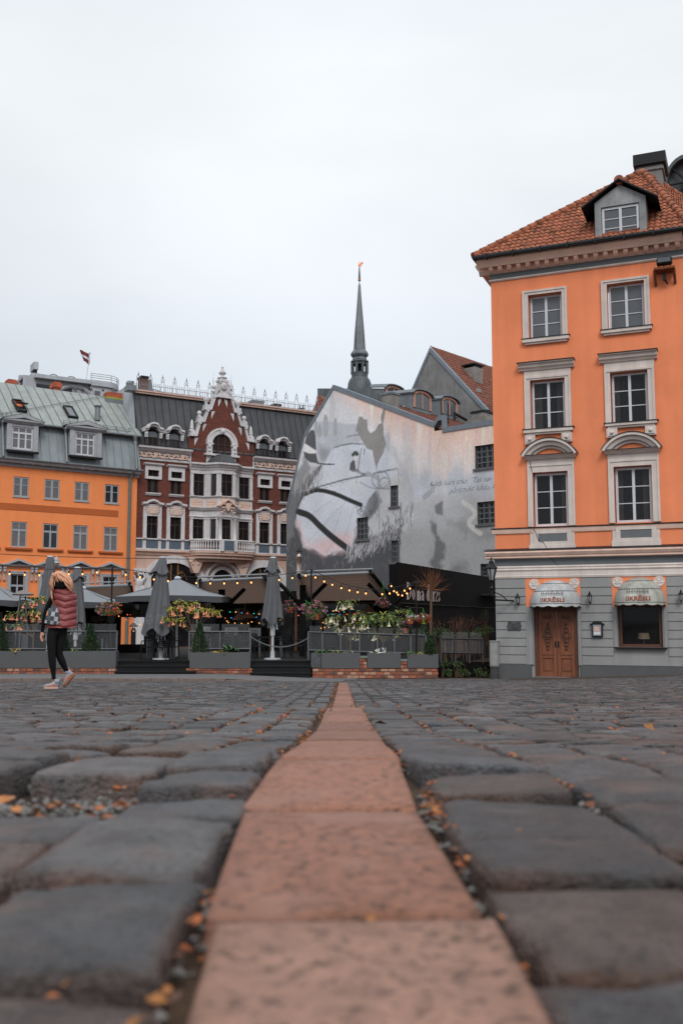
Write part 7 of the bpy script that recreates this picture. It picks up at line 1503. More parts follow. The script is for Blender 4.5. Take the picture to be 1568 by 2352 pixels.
# ------------------------------------------------ retractable pergola roofs
cloth_m=mat('beige_striped_roof_cloth',S(140,116,102,1.0),.9,.1,2,.1,40)
t_=cloth_m.node_tree;tr_=t_.nodes.new('ShaderNodeBsdfTranslucent');tr_.inputs[0].default_value=(.17,.12,.095,1);mx_=t_.nodes.new('ShaderNodeMixShader');mx_.inputs[0].default_value=.5
t_.links.new(t_.nodes['Principled BSDF'].outputs[0],mx_.inputs[1]);t_.links.new(tr_.outputs[0],mx_.inputs[2]);t_.links.new(mx_.outputs[0],t_.nodes['Material Output'].inputs[0]);alu=mat('silver_gutter_beam',S(136,140,145),.6,.08,3,.0,spec=.3)
def pergola(z_,fl,fr,Yf,bl,br2,Yb,lab,posts,sidebeam):
    a,b,c,d=T(z_,*fl,Yf),T(z_,*fr,Yf),T(z_,*br2,Yb),T(z_,*bl,Yb);t=thing('pergola_roof',lab,'awning',((a.x+b.x)/2,Yf,DZ),0,'retractable striped roofs over the terrace');o=Vector(((a.x+b.x)/2,Yf,DZ));a,b,c,d=a-o,b-o,c-o,d-o;m=MB();n=9;v=[]
    for j in range(n*4+1):
        s=j/(n*4);p,q=a.lerp(d,s),b.lerp(c,s);dz=-.16*abs(sin(pi*s*n));v+=[p+Vector((0,0,dz)),q+Vector((0,0,dz))]
    m.add(v,[(2*j,2*j+1,2*j+3,2*j+2)for j in range(n*4)]);m.build('roof_cloth',cloth_m,t)
    m=MB();m.tube([a+Vector((-.1,-.05,.04)),b+Vector((.1,-.05,.04))],.05,8);m.tube([a+Vector((-.1,-.1,.2)),b+Vector((.1,-.1,.17))],.03,6);m.build('front_beam',alu,t)
    m=MB()
    for p,q in((a,d),(b,c)):m.tube([p+Vector((0,-.1,.06)),q+Vector((0,0,.06))],.10,4)
    m.build('side_beam',blackm,t)
    for x in posts:
        p=T(z_,x,560,Yf+1.2)-o;m=MB();m.box(p.x-.12,p.x+.12,1.2,1.42,-.05,(a.z+d.z)/2+.05);m.tube([(p.x,1.3,a.z-1.1),(p.x+.9,1.3,a.z-.2)],.08,4);m.tube([(p.x,1.3,a.z-1.1),(p.x-.9,1.3,a.z-.2)],.08,4);m.build('post',blackm,t)
    return t
pergola(ZH,(455,402),(1030,370),38.0,(480,575),(1120,560),46,'striped beige pergola roof with silver gutter beam left of the furled parasol',(640,),True);pergola(ZI,(-8,310),(548,282),37.5,(90,480),(700,470),46,'striped beige pergola roof beside the black sign wall, the longest slope',(20,715),True);pergola(ZG,(735,455),(1170,432),40.0,(700,530),(1180,520),46,'striped beige pergola roof glimpsed left of the crested parasol',(),True)
# restaurant pavilion: dark shell with glazed front, timber mullions
pl_,pr_=T(ZH,640,800,47).x,T(ZI,760,700,47).x;t=thing('restaurant_pavilion','dark glazed restaurant pavilion at the back of the terrace','pavilion',((pl_+pr_)/2,47,DZ));hw=(pr_-pl_)/2;ztp=T(ZH,900,575,46).z-DZ
m=MB();m.box(-hw-1.5,hw,2.5,2.7,-.1,ztp+.6);m.box(-hw-.2,-hw,-.8,2.5,-.1,ztp);m.box(-hw,hw,-1.0,2.5,ztp,ztp+.35);m.build('shell',blackm,t);wd=mat('warm_brown_mullion',S(96,62,40),.6,.2,6,.1)
m=MB();
for x in np.linspace(-hw,hw,8):m.box(x-.05,x+.05,-.85,-.78,0,ztp)
m.box(-hw,hw,-.86,-.77,ztp-.1,ztp-.0);m.build('mullions',wd,t);m=MB();m.box(-hw,hw,-.82,-.81,0,ztp-.1);m.build('glazing',mat('dark_restaurant_glass',(.02,.02,.021),.05,.4,1,0,alpha=.35),t)
m=MB();rs=random.Random(9)
for i in range(24):x=rs.uniform(-hw+.3,hw-.3);z=rs.uniform(.6,1.4);m.box(x,x+rs.uniform(.1,.6),rs.uniform(.5,2.2),2.3,z,z+rs.uniform(.1,.4),i%3)
m.build('bar_shelves',[mat('dim_brown_shelf',(.05,.03,.02),.7,.3,5,0),mat('dim_grey_shelf',(.07,.07,.07),.6,.3,5,0),darkmetal],t)
# dark glazed bar behind the left half, with a low black counter before the salmon wall
la,lb2=T(ZG,-900,900,43.5),T(ZG,1062,900,43.5);t=thing('terrace_bar','dark low bar building behind the left parasols','bar',((la.x+lb2.x)/2,43.5,DZ));hw=(lb2.x-la.x)/2;ztp=T(ZG,900,600,43.5).z-DZ
m=MB();m.box(-hw,hw,.3,.5,0,ztp);m.box(-hw,hw,-2.2,.5,ztp,ztp+.25);m.box(-hw,hw,-.2,.3,0,.95);m.build('shell',blackm,t);m=MB();rs=random.Random(19)
for i in range(70):
    x=rs.uniform(-hw+.2,hw-.4);z=rs.uniform(.9,ztp-.5);m.box(x,x+rs.uniform(.06,.5),rs.uniform(-.1,.28),.3,z,z+rs.uniform(.06,.5),rs.choice((0,0,1,1,2,3)))
m.build('bar_shelves',[mat('dim_brown_shelf',(.05,.03,.02),.7,.3,5,0),mat('dim_grey_shelf',(.07,.07,.07),.6,.3,5,0),darkmetal,mat('dim_green_bottle',(.04,.07,.03),.5,.3,5,0)],t)
m=MB();x1_=T(ZG,1300,900,43.5).x-(la.x+lb2.x)/2;zb_=T(ZG,1180,715,43.5).z-DZ;zc_=T(ZG,1180,958,43.5).z-DZ;m.box(hw,x1_,-.1,.2,zb_,ztp+.25);m.box(hw,x1_,-.3,.2,-.05,zc_);m.box(x1_,x1_+.5,-.2,.3,0,ztp);m.build('black_counter',blackm,t)
# black sign wall
FW=Fac(0,0,10,0);fa,fb=T(ZI,768,300,40.5),at(*ZI(1545,300),55.5);fd=(fb-fa);fd.z=0;FW.o=Vector((fa.x,fa.y,0));FW.a=math.atan2(fd.y,fd.x);FW.d=fd.normalized();FW.n=Vector((-FW.d.y,FW.d.x,0));Lw=fd.length
sw=thing('sign_wall','long black boarded wall carrying white serif lettering at the right of the terrace','sign wall',FW.o,FW.a);fz=lambda x,y:FW.uv(ZI(x,y))
z0t,z1t=fz(775,195)[1],fz(1460,300)[1];zm0=fz(775,512)[1]
m=MB();zt_=z0t
n_=60
for i in range(n_):x0,x1=Lw*i/n_,Lw*(i+1)/n_;m.box(x0+.004,x1-.004,0,.06,zm0,zt_)
m.box(0,Lw,.061,.12,zm0,zt_-.03);m.build('upper_boards',mat('black_boards',S(12,12,13),.8,.25,3,.15,30,spec=.15),sw)
m=MB();m.box(0,Lw,.13,.2,-.2,zm0-.002);m.box(-.25,-.0,-.1,.3,-.2,zt_-.1);m.build('lower_boards',blackm,sw)
m=MB();u0,u1=fz(1415,440)[0],fz(1560,440)[0];m.box(u0,u1,-1.2,0,fz(1415,455)[1],fz(1415,440)[1]);m.build('shelf_roof',mat('grey_shelf_roof',S(70,70,70),.8,.2,3,.1),sw)
# lettering: thick and thin strokes with serifs, a unit is the x-height
def glyphs():
    G={}
    def arcp(cx,cy,rx,ry,a0,a1,n=14):return[(cx+rx*cos(a0+(a1-a0)*k/n),cy+ry*sin(a0+(a1-a0)*k/n))for k in range(n+1)]
    D=[];ser=lambda x,y,w=.12:('r',x-w,y-.02,x+w,y+.02)
    G['D']=([('r',.1,0,.22,1.62),ser(.16,.02),ser(.16,1.6),('a',.2,.81,.46,.79,-pi/2,pi/2)],.78)
    G['o']=([('a',.27,.5,.24,.48,0,2*pi)],.56)
    G['m']=([('r',.06,0,.17,.98),ser(.12,0),('a',.27,.72,.13,.24,0,pi),('r',.36,0,.47,.78),ser(.42,0),('a',.58,.72,.13,.24,0,pi),('r',.67,0,.78,.78),ser(.73,0)],.9)
    G['a']=([('r',.34,0,.44,.75),('a',.24,.74,.15,.22,.2,pi),('a',.23,.26,.19,.25,.3,2*pi-.3),('r',.4,0,.52,.06)],.55)
    G['ā']=(G['a'][0]+[('r',.08,1.14,.44,1.22)],.55)
    G['d']=([('r',.36,0,.47,1.6),ser(.4,1.59,.1),('a',.23,.48,.2,.47,0,2*pi),('r',.42,0,.56,.05)],.6)
    G['r']=([('r',.06,0,.17,.98),ser(.12,0),('a',.3,.72,.15,.22,.5,pi)],.42)
    G['z']=([('r',.04,.92,.42,.98),('r',.04,0,.42,.06),('l',.38,.92,.08,.06)],.47)
    G['s']=([('a',.21,.74,.16,.22,.3,1.5*pi),('a',.21,.25,.18,.24,-pi,.5*pi)],.46)
    return G
GL=glyphs();uA,zA=fz(832,478);uB2,zB2=fz(1096,504);xh=(fz(900,405)[1]-fz(900,487)[1]);word='Doma dārzs';tot=sum(GL[c][1]if c!=' ' else.34 for c in word);kx=(uB2-uA)/tot;m=MB();x0=0
zA=(fz(880,486)[1]+fz(1050,503)[1])/2
for c in word:
    if c==' ':x0+=.34;continue
    for st in GL[c][0]:
        if st[0]=='r':m.box(uA+(x0+st[1])*kx,uA+(x0+st[3])*kx,-.03,-.004,zA+st[2]*xh,zA+st[4]*xh)
        elif st[0]=='l':m.add([(uA+(x0+x)*kx,-.02,zA+z*xh)for x,z in((st[1]-.06,st[2]),(st[1]+.06,st[2]),(st[3]+.06,st[4]),(st[3]-.06,st[4]))],[(0,1,2,3)])
        else:
            _,cx_,cy_,rx,ry,a0,a1=st;n2_=18;v=[]
            for k in range(n2_+1):a_=a0+(a1-a0)*k/n2_;w_=.05+.1*abs(cos(a_));v+=[(uA+(x0+cx_+rx*cos(a_))*kx,-.02,zA+(cy_+ry*sin(a_))*xh),(uA+(x0+cx_+(rx-w_)*cos(a_))*kx,-.02,zA+(cy_+(ry-.08)*sin(a_))*xh)]
            m.add(v,[(2*k,2*k+2,2*k+3,2*k+1)for k in range(n2_)])
    x0+=GL[c][1]
m.build('lettering',mat('pale_grey_letters',S(176,178,180,1.4),.6,.05,3,0),sw)
# steel flue
p=T(ZH,1334,355,45);z1_=T(ZH,1334,150,45).z;s=(T(ZH,1356,200,45).x-T(ZH,1313,200,45).x)/2;t=thing('steel_flue','shiny steel flue with a cowl rising beside the mural wall','flue',(p.x,45,p.z-1));h=z1_-p.z+1;m=MB();m.lathe([(s,0),(s,h*.55),(s*1.08,h*.56),(s*1.08,h*.58),(s,h*.59),(s,h*.92),(s*1.1,h*.93),(s*1.1,h*.95),(s*.8,h)],n=14);m.build('pipe',mat('polished_steel',S(190,176,168),.22,.1,3,0,metal=.9),t,smooth=.6);m=MB();m.lathe([(s*1.1,h+.12),(s*1.2,h+.14),(s*.5,h+.26),(.01,h+.3)],n=14)
for k in range(3):m.tube([(s*.8*cos(k*2.1),s*.8*sin(k*2.1),h-.05),(s*.9*cos(k*2.1),s*.9*sin(k*2.1),h+.14)],.012,4)
m.build('cowl',darkmetal,t)
# ------------------------------------------------ poles, strings of bulbs, pendant lamps
for(z_,x,y0,y1,Y,lab)in((ZG,990,262,1000,34.9,'thin black pole carrying the red flower basket left of the crested parasol'),(ZI,86,252,900,34.9,'thin black pole carrying the pink flower basket right of the chained steps'),(ZI,913,343,880,35.2,'thin black pole with a crossbar and two hanging pots before the sign wall')):
    a,b=T(z_,x,y1,Y),T(z_,x,y0,Y);t=thing('light_pole',lab,'pole',(a.x,Y,DZ-.2),0,'black poles holding the light strings');m=MB();m.tube([(0,0,0),(0,0,b.z-DZ+.2)],.032,8);m.lathe([(.09,0),(.09,.03),(.03,.05)],n=10);m.build('shaft',darkmetal,t);m=MB();m.tube([(-.08,0,b.z-DZ+.2),(.14,0,b.z-DZ+.2)],.016,5)
    if x==913:zc_=T(z_,913,552,Y).z-DZ+.2;m.tube([(T(z_,855,552,Y).x-a.x,0,zc_),(T(z_,965,552,Y).x-a.x,0,zc_)],.015,5)
    else:zc_=T(z_,x,560 if z_ is ZG else 470,Y).z-DZ+.2;m.tube([(0,0,zc_),(.0,-.3,zc_+.02)],.014,5)
    m.build('hook_arm',darkmetal,t)
bulb_m=glow('warm_bulb_glass',(1.0,.38,.10),3.2)
def light_string(bulbs,cable,lab,Y,br=.027):
    o=at(*cable[0],Y);t=thing('light_string',lab,'string lights',o,0,'strings of warm bulbs over the terrace');m=MB();m.tube([at(*c_,Y)-o for c_ in cable],.011,4);m.build('cable',darkmetal,t)
    for bp in bulbs:
        p=at(*bp,Y)-o;q=MB();q.lathe([(.012,p.z+.12),(.03,p.z+.1),(.03,p.z+.045)],p.x,p.y,6);cp_=q.build('socket',darkmetal,t);q=MB();q.lathe([(.012,p.z-br),(br*.75,p.z-br*.7),(br,p.z-.1*br),(br*.8,p.z+br*.5),(.02,p.z+br*1.1)],p.x,p.y,8);q.build('bulb',bulb_m,cp_,smooth=True)
        cp_.parent=t
bA=[ZG(x,y)for x,y in((-230,322),(-60,332),(88,328),(223,336),(355,340),(490,334),(618,330),(741,330),(870,315),(1128,335),(1257,357),(1380,377),(1507,392))]+[ZH(x,y)for x,y in((415,410),(540,413),(665,413),(783,410),(907,405),(1157,382),(1275,365),(1394,343))]
cA=[ZG(x,y)for x,y in((-330,275),(0,280),(300,285),(600,285),(860,272),(990,262),(1130,286),(1400,325))]+[ZH(x,y)for x,y in((-20,322),(330,352),(600,362),(850,357),(1100,345),(1300,315),(1440,290))]
light_string(bA,cA,'long string of warm bulbs sagging from the left edge to the pink flower pole',34.8)
bB=[ZI(x,y)for x,y in((120,315),(189,346),(252,372),(323,398),(387,416),(451,430),(515,440),(643,446),(701,440),(818,418),(861,402))];cB=[ZI(x,y)for x,y in((86,254),(140,280),(250,330),(360,370),(470,395),(580,407),(690,402),(800,380),(913,345))]
light_string(bB,cB,'string of warm bulbs looping from the pink flower pole to the pot pole',35.0);light_string([ZI(x,y)for x,y in((714,382),(735,422),(757,433),(768,450),(800,456),(836,440))],[ZI(x,y)for x,y in((700,360),(735,395),(770,422),(800,428),(840,410),(900,352),(985,345))],'short bunched string of warm bulbs by the first sign letter',37.0)
t=thing('suspension_cable','thin dark cable strung high across the left of the terrace','cable',at(*ZG(-300,140),42));m=MB();o_=at(*ZG(-300,140),42);m.tube([at(*c_,42)-o_ for c_ in(ZG(-300,140),ZG(0,148),ZG(500,172),ZG(1000,184),ZG(1400,190),ZH(700,200))],.014,4);m.build('wire',darkmetal,t)
p=at(*ZG(508,185),42);s=(at(*ZG(608,185),42).x-p.x)/100;t=thing('hanging_street_lamp','grey bell-shaped street lamp hanging from the high cable behind the furled parasol','street lamp',p);m=MB();m.lathe([(4*s,20*s),(14*s,0),(18*s,-6*s),(24*s,-14*s),(24*s,-30*s),(34*s,-40*s),(36*s,-46*s),(30*s,-47*s)],n=16);m.build('hood',MATS['grey_painted_wood'],t,smooth=.5);m=MB();m.lathe([(24*s,-47*s),(22*s,-62*s),(10*s,-78*s)],n=12);m.build('globe',mat('dull_pink_globe',S(170,140,124),.3,.05,3,0),t,smooth=True)
col_b=[glow('teal_bulb',(.05,.75,.6),.9),glow('amber_bulb',(1.0,.45,.1),1.6),glow('blue_bulb',(.1,.45,1.0),.9),glow('red_bulb',(1.0,.15,.05),1.2)]
def colour_string(pts,Y,lab):
    o=at(*pts[0][:2],Y);t=thing('coloured_light_string',lab,'string lights',o,0,'coloured bulbs inside the pavilion');m=MB();m.tube([at(*p[:2],Y)-o+Vector((0,0,.09))for p in pts],.008,4);m.build('cable',darkmetal,t)
    for x,y,c in pts:q=MB();q.ball(at(x,y,Y)-o,.026,8,6);q.build('bulb',col_b[c],t,smooth=True)
colour_string([(*ZH(x,y),c)for x,y,c in((718,668,0),(770,668,1),(823,676,2),(873,680,3),(930,682,0),(978,686,1),(1060,690,1),(1180,708,2),(1330,700,3))],45.6,'upper row of coloured bulbs under the pavilion ceiling');colour_string([(*ZH(x,y),c)for x,y,c in((673,723,3),(728,720,2),(782,720,1),(953,715,2),(1080,720,1),(1171,738,1))],45.9,'second row of coloured bulbs in the pavilion')
colour_string([(*ZH(x,y),c)for x,y,c in((690,750,1),(702,762,1),(760,768,1),(820,772,1),(880,770,1),(912,757,1),(978,768,1))],46.0,'third row of amber bulbs in the pavilion');colour_string([(*ZI(x,y),c)for x,y,c in((213,577,0),(259,577,1),(305,580,3),(345,585,0),(366,602,3),(310,603,2),(423,600,3),(252,603,2),(460,595,3))],45.6,'coloured bulbs behind the white trumpet flowers');colour_string([(*ZI(x,y),c)for x,y,c in((180,668,1),(165,712,1),(193,706,1),(226,706,1))],45.9,'amber bulbs low behind the pink flower basket')
colour_string([(*ZG(x,y),c)for x,y,c in((1143,692,3),(1066,706,1),(1130,738,3),(1256,780,1),(1170,690,3))],43.0,'amber and red bulbs behind the red flower basket')
for(z_,x,y,lab)in((ZH,875,700,'wide cream pendant lamp in the pavilion beneath the coloured bulbs'),(ZH,808,715,'dimmer pendant lamp left of the wide cream one'),(ZI,540,572,'pinkish pendant lamp behind the trumpet flower shrubs')):
    p=T(z_,x,y,45.8);t=thing('pendant_lamp',lab,'pendant lamp',p,0,'pendant lamps in the pavilion');m=MB();m.lathe([(.36,-.12),(.34,-.06),(.16,.08),(.06,.16),(.04,.24)],n=18);m.build('lamp_shade',mat('dim_pink_shade',S(120,92,82),.6,.1,3,0),t,smooth=.7);m=MB();m.tube([(0,0,.2),(0,0,1.0)],.012,4);m.build('cord',darkmetal,t)
for(x0,y0,x1,y1,lab)in((668,806,790,885,'white notice board on the pavilion glass, left one'),(885,810,992,885,'white notice board on the pavilion glass, right one'),(478,800,545,850,'small pale notice board beside the peach trumpet flowers')):
    a,b=T(ZH,x0,y1,43.5),T(ZH,x1,y0,43.5);t=thing('notice_board',lab,'notice board',((a.x+b.x)/2,43.5,DZ),0,'white boards in the pavilion');hw=(b.x-a.x)/2;m=MB();m.box(-hw,hw,0,.03,a.z-DZ,b.z-DZ);m.build('board',mat('white_board',S(186,190,192),.6,.1,4,0),t);m=MB();rs=random.Random(int(x0))
    for k in range(7):z=b.z-DZ-.12-k*.07;w_=rs.uniform(.3,.75)*hw;m.box(-w_,w_,-.004,0,z,z+.022)
    m.build('printed_lines',mat('grey_print',S(110,112,116),.7,.1,5,0),t);m=MB();m.box(-hw*.8,-hw*.8+.04,.031,.07,0,a.z-DZ+.1);m.box(hw*.8-.04,hw*.8,.031,.07,0,a.z-DZ+.1);m.build('stand',darkmetal,t)
# ------------------------------------------------ heaters
def heater(z_,xc,ytop,xw,ybase,Y,lab,scale=1.0):
    b=T(z_,xc,ybase,Y);zt=T(z_,xc,ytop,Y).z;s=(T(z_,xc+100,ytop,Y).x-T(z_,xc,ytop,Y).x)/100;t=thing('patio_heater',lab,'patio heater',(b.x,Y,b.z),rad(20),'pyramid patio heaters');H=zt-b.z;w0=xw*s/2;m=MB();m.lathe([(w0*1.25,H-.16),(w0*1.3,H-.13),(w0*.35,H),(.02,H+.02)],n=4,a0=pi/4);m.build('hood',mat('dull_steel_hood',S(112,106,104),.4,.1,3,0,metal=.4),t)
    m=MB();bw,tw_=w0*.62,w0*.26
    for a in range(4):q=pi/4+a*pi/2;m.tube([(bw*1.2*cos(q),bw*1.2*sin(q),.5),(tw_*1.2*cos(q),tw_*1.2*sin(q),H-.2)],.022,4)
    for k in range(16):z=.6+(H-.85)*k/15;w_=bw+(tw_-bw)*(z-.5)/(H-.7);m.tube([(w_*1.18*cos(pi/4+a*pi/2),w_*1.18*sin(pi/4+a*pi/2),z)for a in range(4)],.008,4,closed=True)
    m.build('guard_frame',MATS['dull_steel_hood'],t);m=MB();m.lathe([(.05,.5),(.05,H-.3)],n=10);m.build('glass_tube',clear,t);m=MB();m.lathe([(bw*1.25,0),(bw*1.25,.5),(bw,.52)],n=4,a0=pi/4);m.build('gas_box',umb_m,t)
heater(ZG,190,478,200,1000,36.0,'steel pyramid patio heater at the left, before the orange house');heater(ZU,880,462,130,815,42,'small silver pyramid patio heater before the salmon wall')
# ------------------------------------------------ chairs and tables
rat=mat('black_woven_resin',S(24,25,28),.7,.3,60,.5,120,spec=.25)
def make_chair(lab):
    t=thing('terrace_chair',lab,'chair',(0,0,0),0,'black woven chairs on the terrace');m=MB();m.box(-.22,.22,-.22,.22,.42,.45);m.build('seat',rat,t,bevel=.01);m=MB();n_=12
    for i in range(n_):
        for j in range(5):u=-.19+.38*i/(n_-1);z=.48+.075*j;m.tube([(u,.2+.1*(z-.45)-.05*(1-(u/.2)**2)+.04,z),(u+.012,.2+.1*(z+.075-.45)-.05*(1-(u/.2)**2)+.04,z+.075)],.011,4)
    for j in range(6):z=.48+.075*j;m.tube([(-.2+.4*k/8,.24+.1*(z-.45)-.05*(1-((-.2+.4*k/8)/.2)**2),z)for k in range(9)],.012,4)
    m.build('backrest',rat,t);m=MB();m.tube([(-.22,.2,.42),(-.225,.25,.84),(-.17,.27,.89),(.17,.27,.89),(.225,.25,.84),(.22,.2,.42)],.02,6);m.build('back_frame',rat,t)
    for s in(-1,1):
        m=MB();m.tube([(s*.225,.24,.66),(s*.25,.05,.66),(s*.25,-.2,.64),(s*.23,-.22,.44)],.018,6);m.build('armrest',rat,t)
        for yy in(-1,1):m=MB();m.tube([(s*.2,yy*.2,.43),(s*.235,yy*.25,0)],[.022,.016],6);m.build('leg',rat,t)
    return t
ch0=None
for(z_,x,Y,rz,lab)in((ZG,1437,35.1,0,'black woven chair seen from behind at the pole of the crested parasol'),(ZG,1320,35.6,-80,'black woven chair in profile left of the crested parasol pole'),(ZG,1530,35.7,160,'black woven chair right of the crested parasol pole, facing left'),(ZG,693,35.5,0,'black chair between the woman and the tall conifer'),(ZH,530,35.6,-70,'black chair in profile behind the middle railing, by the conifer'),(ZH,715,36.2,180,'black chair facing out behind the middle railing'),(ZH,860,35.8,70,'black chair at the right of the middle railing'),(ZH,950,36.2,40,'black chair beside the left end of the chain'),(ZH,1180,37.2,-60,'black chair behind the chained steps'),(ZG,90,35.6,-40,'black chair behind the far left glass'),(ZH,1330,37.0,100,'black chair deep behind the right end of the chain'),(ZI,230,36.4,10,'black chair behind the railing of the right planters')):
    p=T(z_,x,1000,Y);
    if ch0 is None:ch0=make_chair(lab);ch0.location=(p.x,Y,DZ);ch0.rotation_euler[2]=rad(rz)
    else:copy_tree(ch0,None,(p.x,Y,DZ),rad(rz),lab)
def make_table(lab):
    t=thing('terrace_table',lab,'table',(0,0,0),0,'dark tables on the terrace');m=MB();m.box(-.45,.45,-.4,.4,.72,.75);m.build('tabletop',deckm,t,bevel=.006)
    for sx_ in(-1,1):
        for sy_ in(-1,1):m=MB();m.box(sx_*.4-.025,sx_*.4+.025,sy_*.35-.025,sy_*.35+.025,0,.72);m.build('leg',rail_m,t)
    return t
tb0=None
for(z_,x,Y,lab)in((ZG,1455,36.3,'dark table by the crested parasol pole'),(ZH,650,37.0,'dark table behind the middle railing'),(ZH,90,36.8,'dark table right of the left steps'),(ZG,840,37.2,'dark table behind the red flower basket'),(ZH,1080,38.2,'dark table deep behind the chained steps')):
    p=T(z_,x,1000,Y)
    if tb0 is None:tb0=make_table(lab);tb0.location=(p.x,Y,DZ)
    else:copy_tree(tb0,None,(p.x,Y,DZ),0,lab)
# ================================================================== PLANTS
P_=random.Random(77)
g_leaf=mat('green_leaf',S(74,104,46,.9),.6,.35,9,0);g_dark=mat('dark_conifer_green',S(34,62,32,.85),.75,.4,14,0);g_yel=mat('yellow_green_leaf',S(150,150,44,.9),.6,.3,9,0);g_gold=mat('golden_hosta_leaf',S(206,170,58,.85),.6,.25,9,0);g_mid=mat('mid_green_leaf',S(62,96,52,.9),.65,.35,9,0);g_deep=mat('deep_green_leaf',S(40,62,40,.9),.7,.35,9,0)
f_peach=mat('peach_trumpet_flower',S(226,150,112,1.0),.7,.12,9,0);f_white=mat('cream_trumpet_flower',S(226,218,184,1.0),.7,.1,9,0);f_pink=mat('pink_geranium',S(190,110,140,1.0),.7,.2,12,0);f_red=mat('orange_red_geranium',S(200,76,50,1.0),.7,.2,12,0);f_w=mat('white_blossom',S(214,214,214,1.0),.7,.1,9,0);stem_m=mat('brown_stem',S(92,76,58),.85,.25,8,.2);terra=mat('terracotta_pot',S(176,88,50),.8,.15,5,.1);dead_m=mat('dead_brown_twig',S(96,66,50),.9,.3,8,0)
def leafq(mb,o,d,up,l,w_,mi=0):
    d=d.normalized();s=d.cross(up);s=s.normalized()if s.length>1e-4 else Vector((1,0,0));n=s.cross(d);a=o+d*l*.45+n*w_*.12;t=o+d*l-n*l*.12
    mb.add([o,a+s*w_*.5-n*w_*.2,t,a-s*w_*.5-n*w_*.2,a],[(0,1,4),(1,2,4),(2,3,4),(3,0,4)],mi)
def rdir(zb=0.0):
    v=Vector((P_.gauss(0,1),P_.gauss(0,1),P_.gauss(0,1)+zb));return v.normalized()
def trumpet(mb,o,l,mi=0):
    d=Vector((P_.uniform(-.35,.35),P_.uniform(-.35,.35),-1)).normalized();s=d.orthogonal().normalized();c=d.cross(s);n=8;v=[];prr=((0,.012),(.3,.016),(.6,.024),(.85,.042),(1.0,.078))
    for t,r in prr:v+=[o+d*l*t+(s*cos(2*pi*k/n)+c*sin(2*pi*k/n))*r*(1.25 if k%2 and t==1 else 1)*l/.24 for k in range(n)]
    mb.add(v,[(j*n+k,j*n+(k+1)%n,(j+1)*n+(k+1)%n,(j+1)*n+k)for j in range(len(prr)-1)for k in range(n)],mi)
def brugmansia(z_,base,clusters,Y,lab,fmat,nf,lm,trunk_y=None):
    b=T(z_,*base,Y);t=thing('trumpet_flower_shrub',lab,'shrub',(b.x,Y,DZ),0,'angel trumpet shrubs on the terrace');o=Vector((b.x,Y,DZ));st,lf,fl=MB(),MB(),MB();hub=b-o+Vector((0,0,.1));st.tube([(0,0,0),hub*.6,hub],[.03,.026,.02],6)
    for(x,y,sz_)in clusters:
        c_=T(z_,x,y,Y+P_.uniform(-.35,.35))-o;mid=hub.lerp(c_,.55)+Vector((P_.uniform(-.08,.08),P_.uniform(-.08,.08),.03));st.tube([hub,mid,c_],[.018,.013,.008],5)
        for k in range(int(26*sz_)):
            q=c_+Vector((P_.gauss(0,.10),P_.gauss(0,.10),P_.gauss(.0,.05)))*sz_**.5;d=Vector((P_.gauss(0,1),P_.gauss(0,1),P_.uniform(-1.1,.25)));leafq(lf,q,d,Vector((0,0,1)),P_.uniform(.11,.24),P_.uniform(.04,.08),0 if P_.random()<.7 else 1)
        for k in range(P_.randint(max(0,nf-1),nf+1)):trumpet(fl,c_+Vector((P_.gauss(0,.13),P_.gauss(0,.1),P_.uniform(-.08,-.02))),P_.uniform(.15,.22),0)
    st.build('stem',stem_m,t,smooth=.8);lf.build('foliage',[lm,g_yel],t,fix=False)
    if fl.v:fl.build('blossom',fmat,t,smooth=True)
brugmansia(ZG,(300,930),[(90,680,1),(190,680,1.1),(300,680,1.3),(255,570,.5),(330,555,1),(385,535,.8),(120,780,.8),(165,775,.8),(340,690,1),(300,640,.7)],35.2,'angel trumpet shrub with peach flowers left of the walking woman',f_peach,3,g_leaf)
brugmansia(ZH,(385,900),[(185,640,1),(230,635,1.1),(300,620,1),(265,570,.7),(395,580,.6),(400,660,1.1),(460,655,1.2),(520,640,1.2),(590,655,1),(150,720,.8),(200,735,.8),(275,735,1),(330,590,.5)],35.1,'angel trumpet shrub with peach flowers over the middle planter conifer',f_peach,3,g_yel)
brugmansia(ZI,(395,840),[(325,515,1.1),(395,500,1.4),(250,625,1.2),(295,615,.8),(440,610,1.2),(480,600,1.2),(470,670,1.1),(380,685,1),(285,705,1),(430,755,.5),(225,640,.7)],35.3,'angel trumpet shrub with cream flowers right of the pink flower basket',f_white,4,g_leaf)
brugmansia(ZI,(650,850),[(P_.gauss(675,75),P_.gauss(640,45),1.5)for _ in range(26)]+[(790,570,1.2),(820,580,.9),(560,650,1),(750,700,1),(570,750,.8),(770,760,.7)],35.6,'large leafy angel trumpet shrub with few cream flowers above the middle right planter',f_white,1,g_mid)
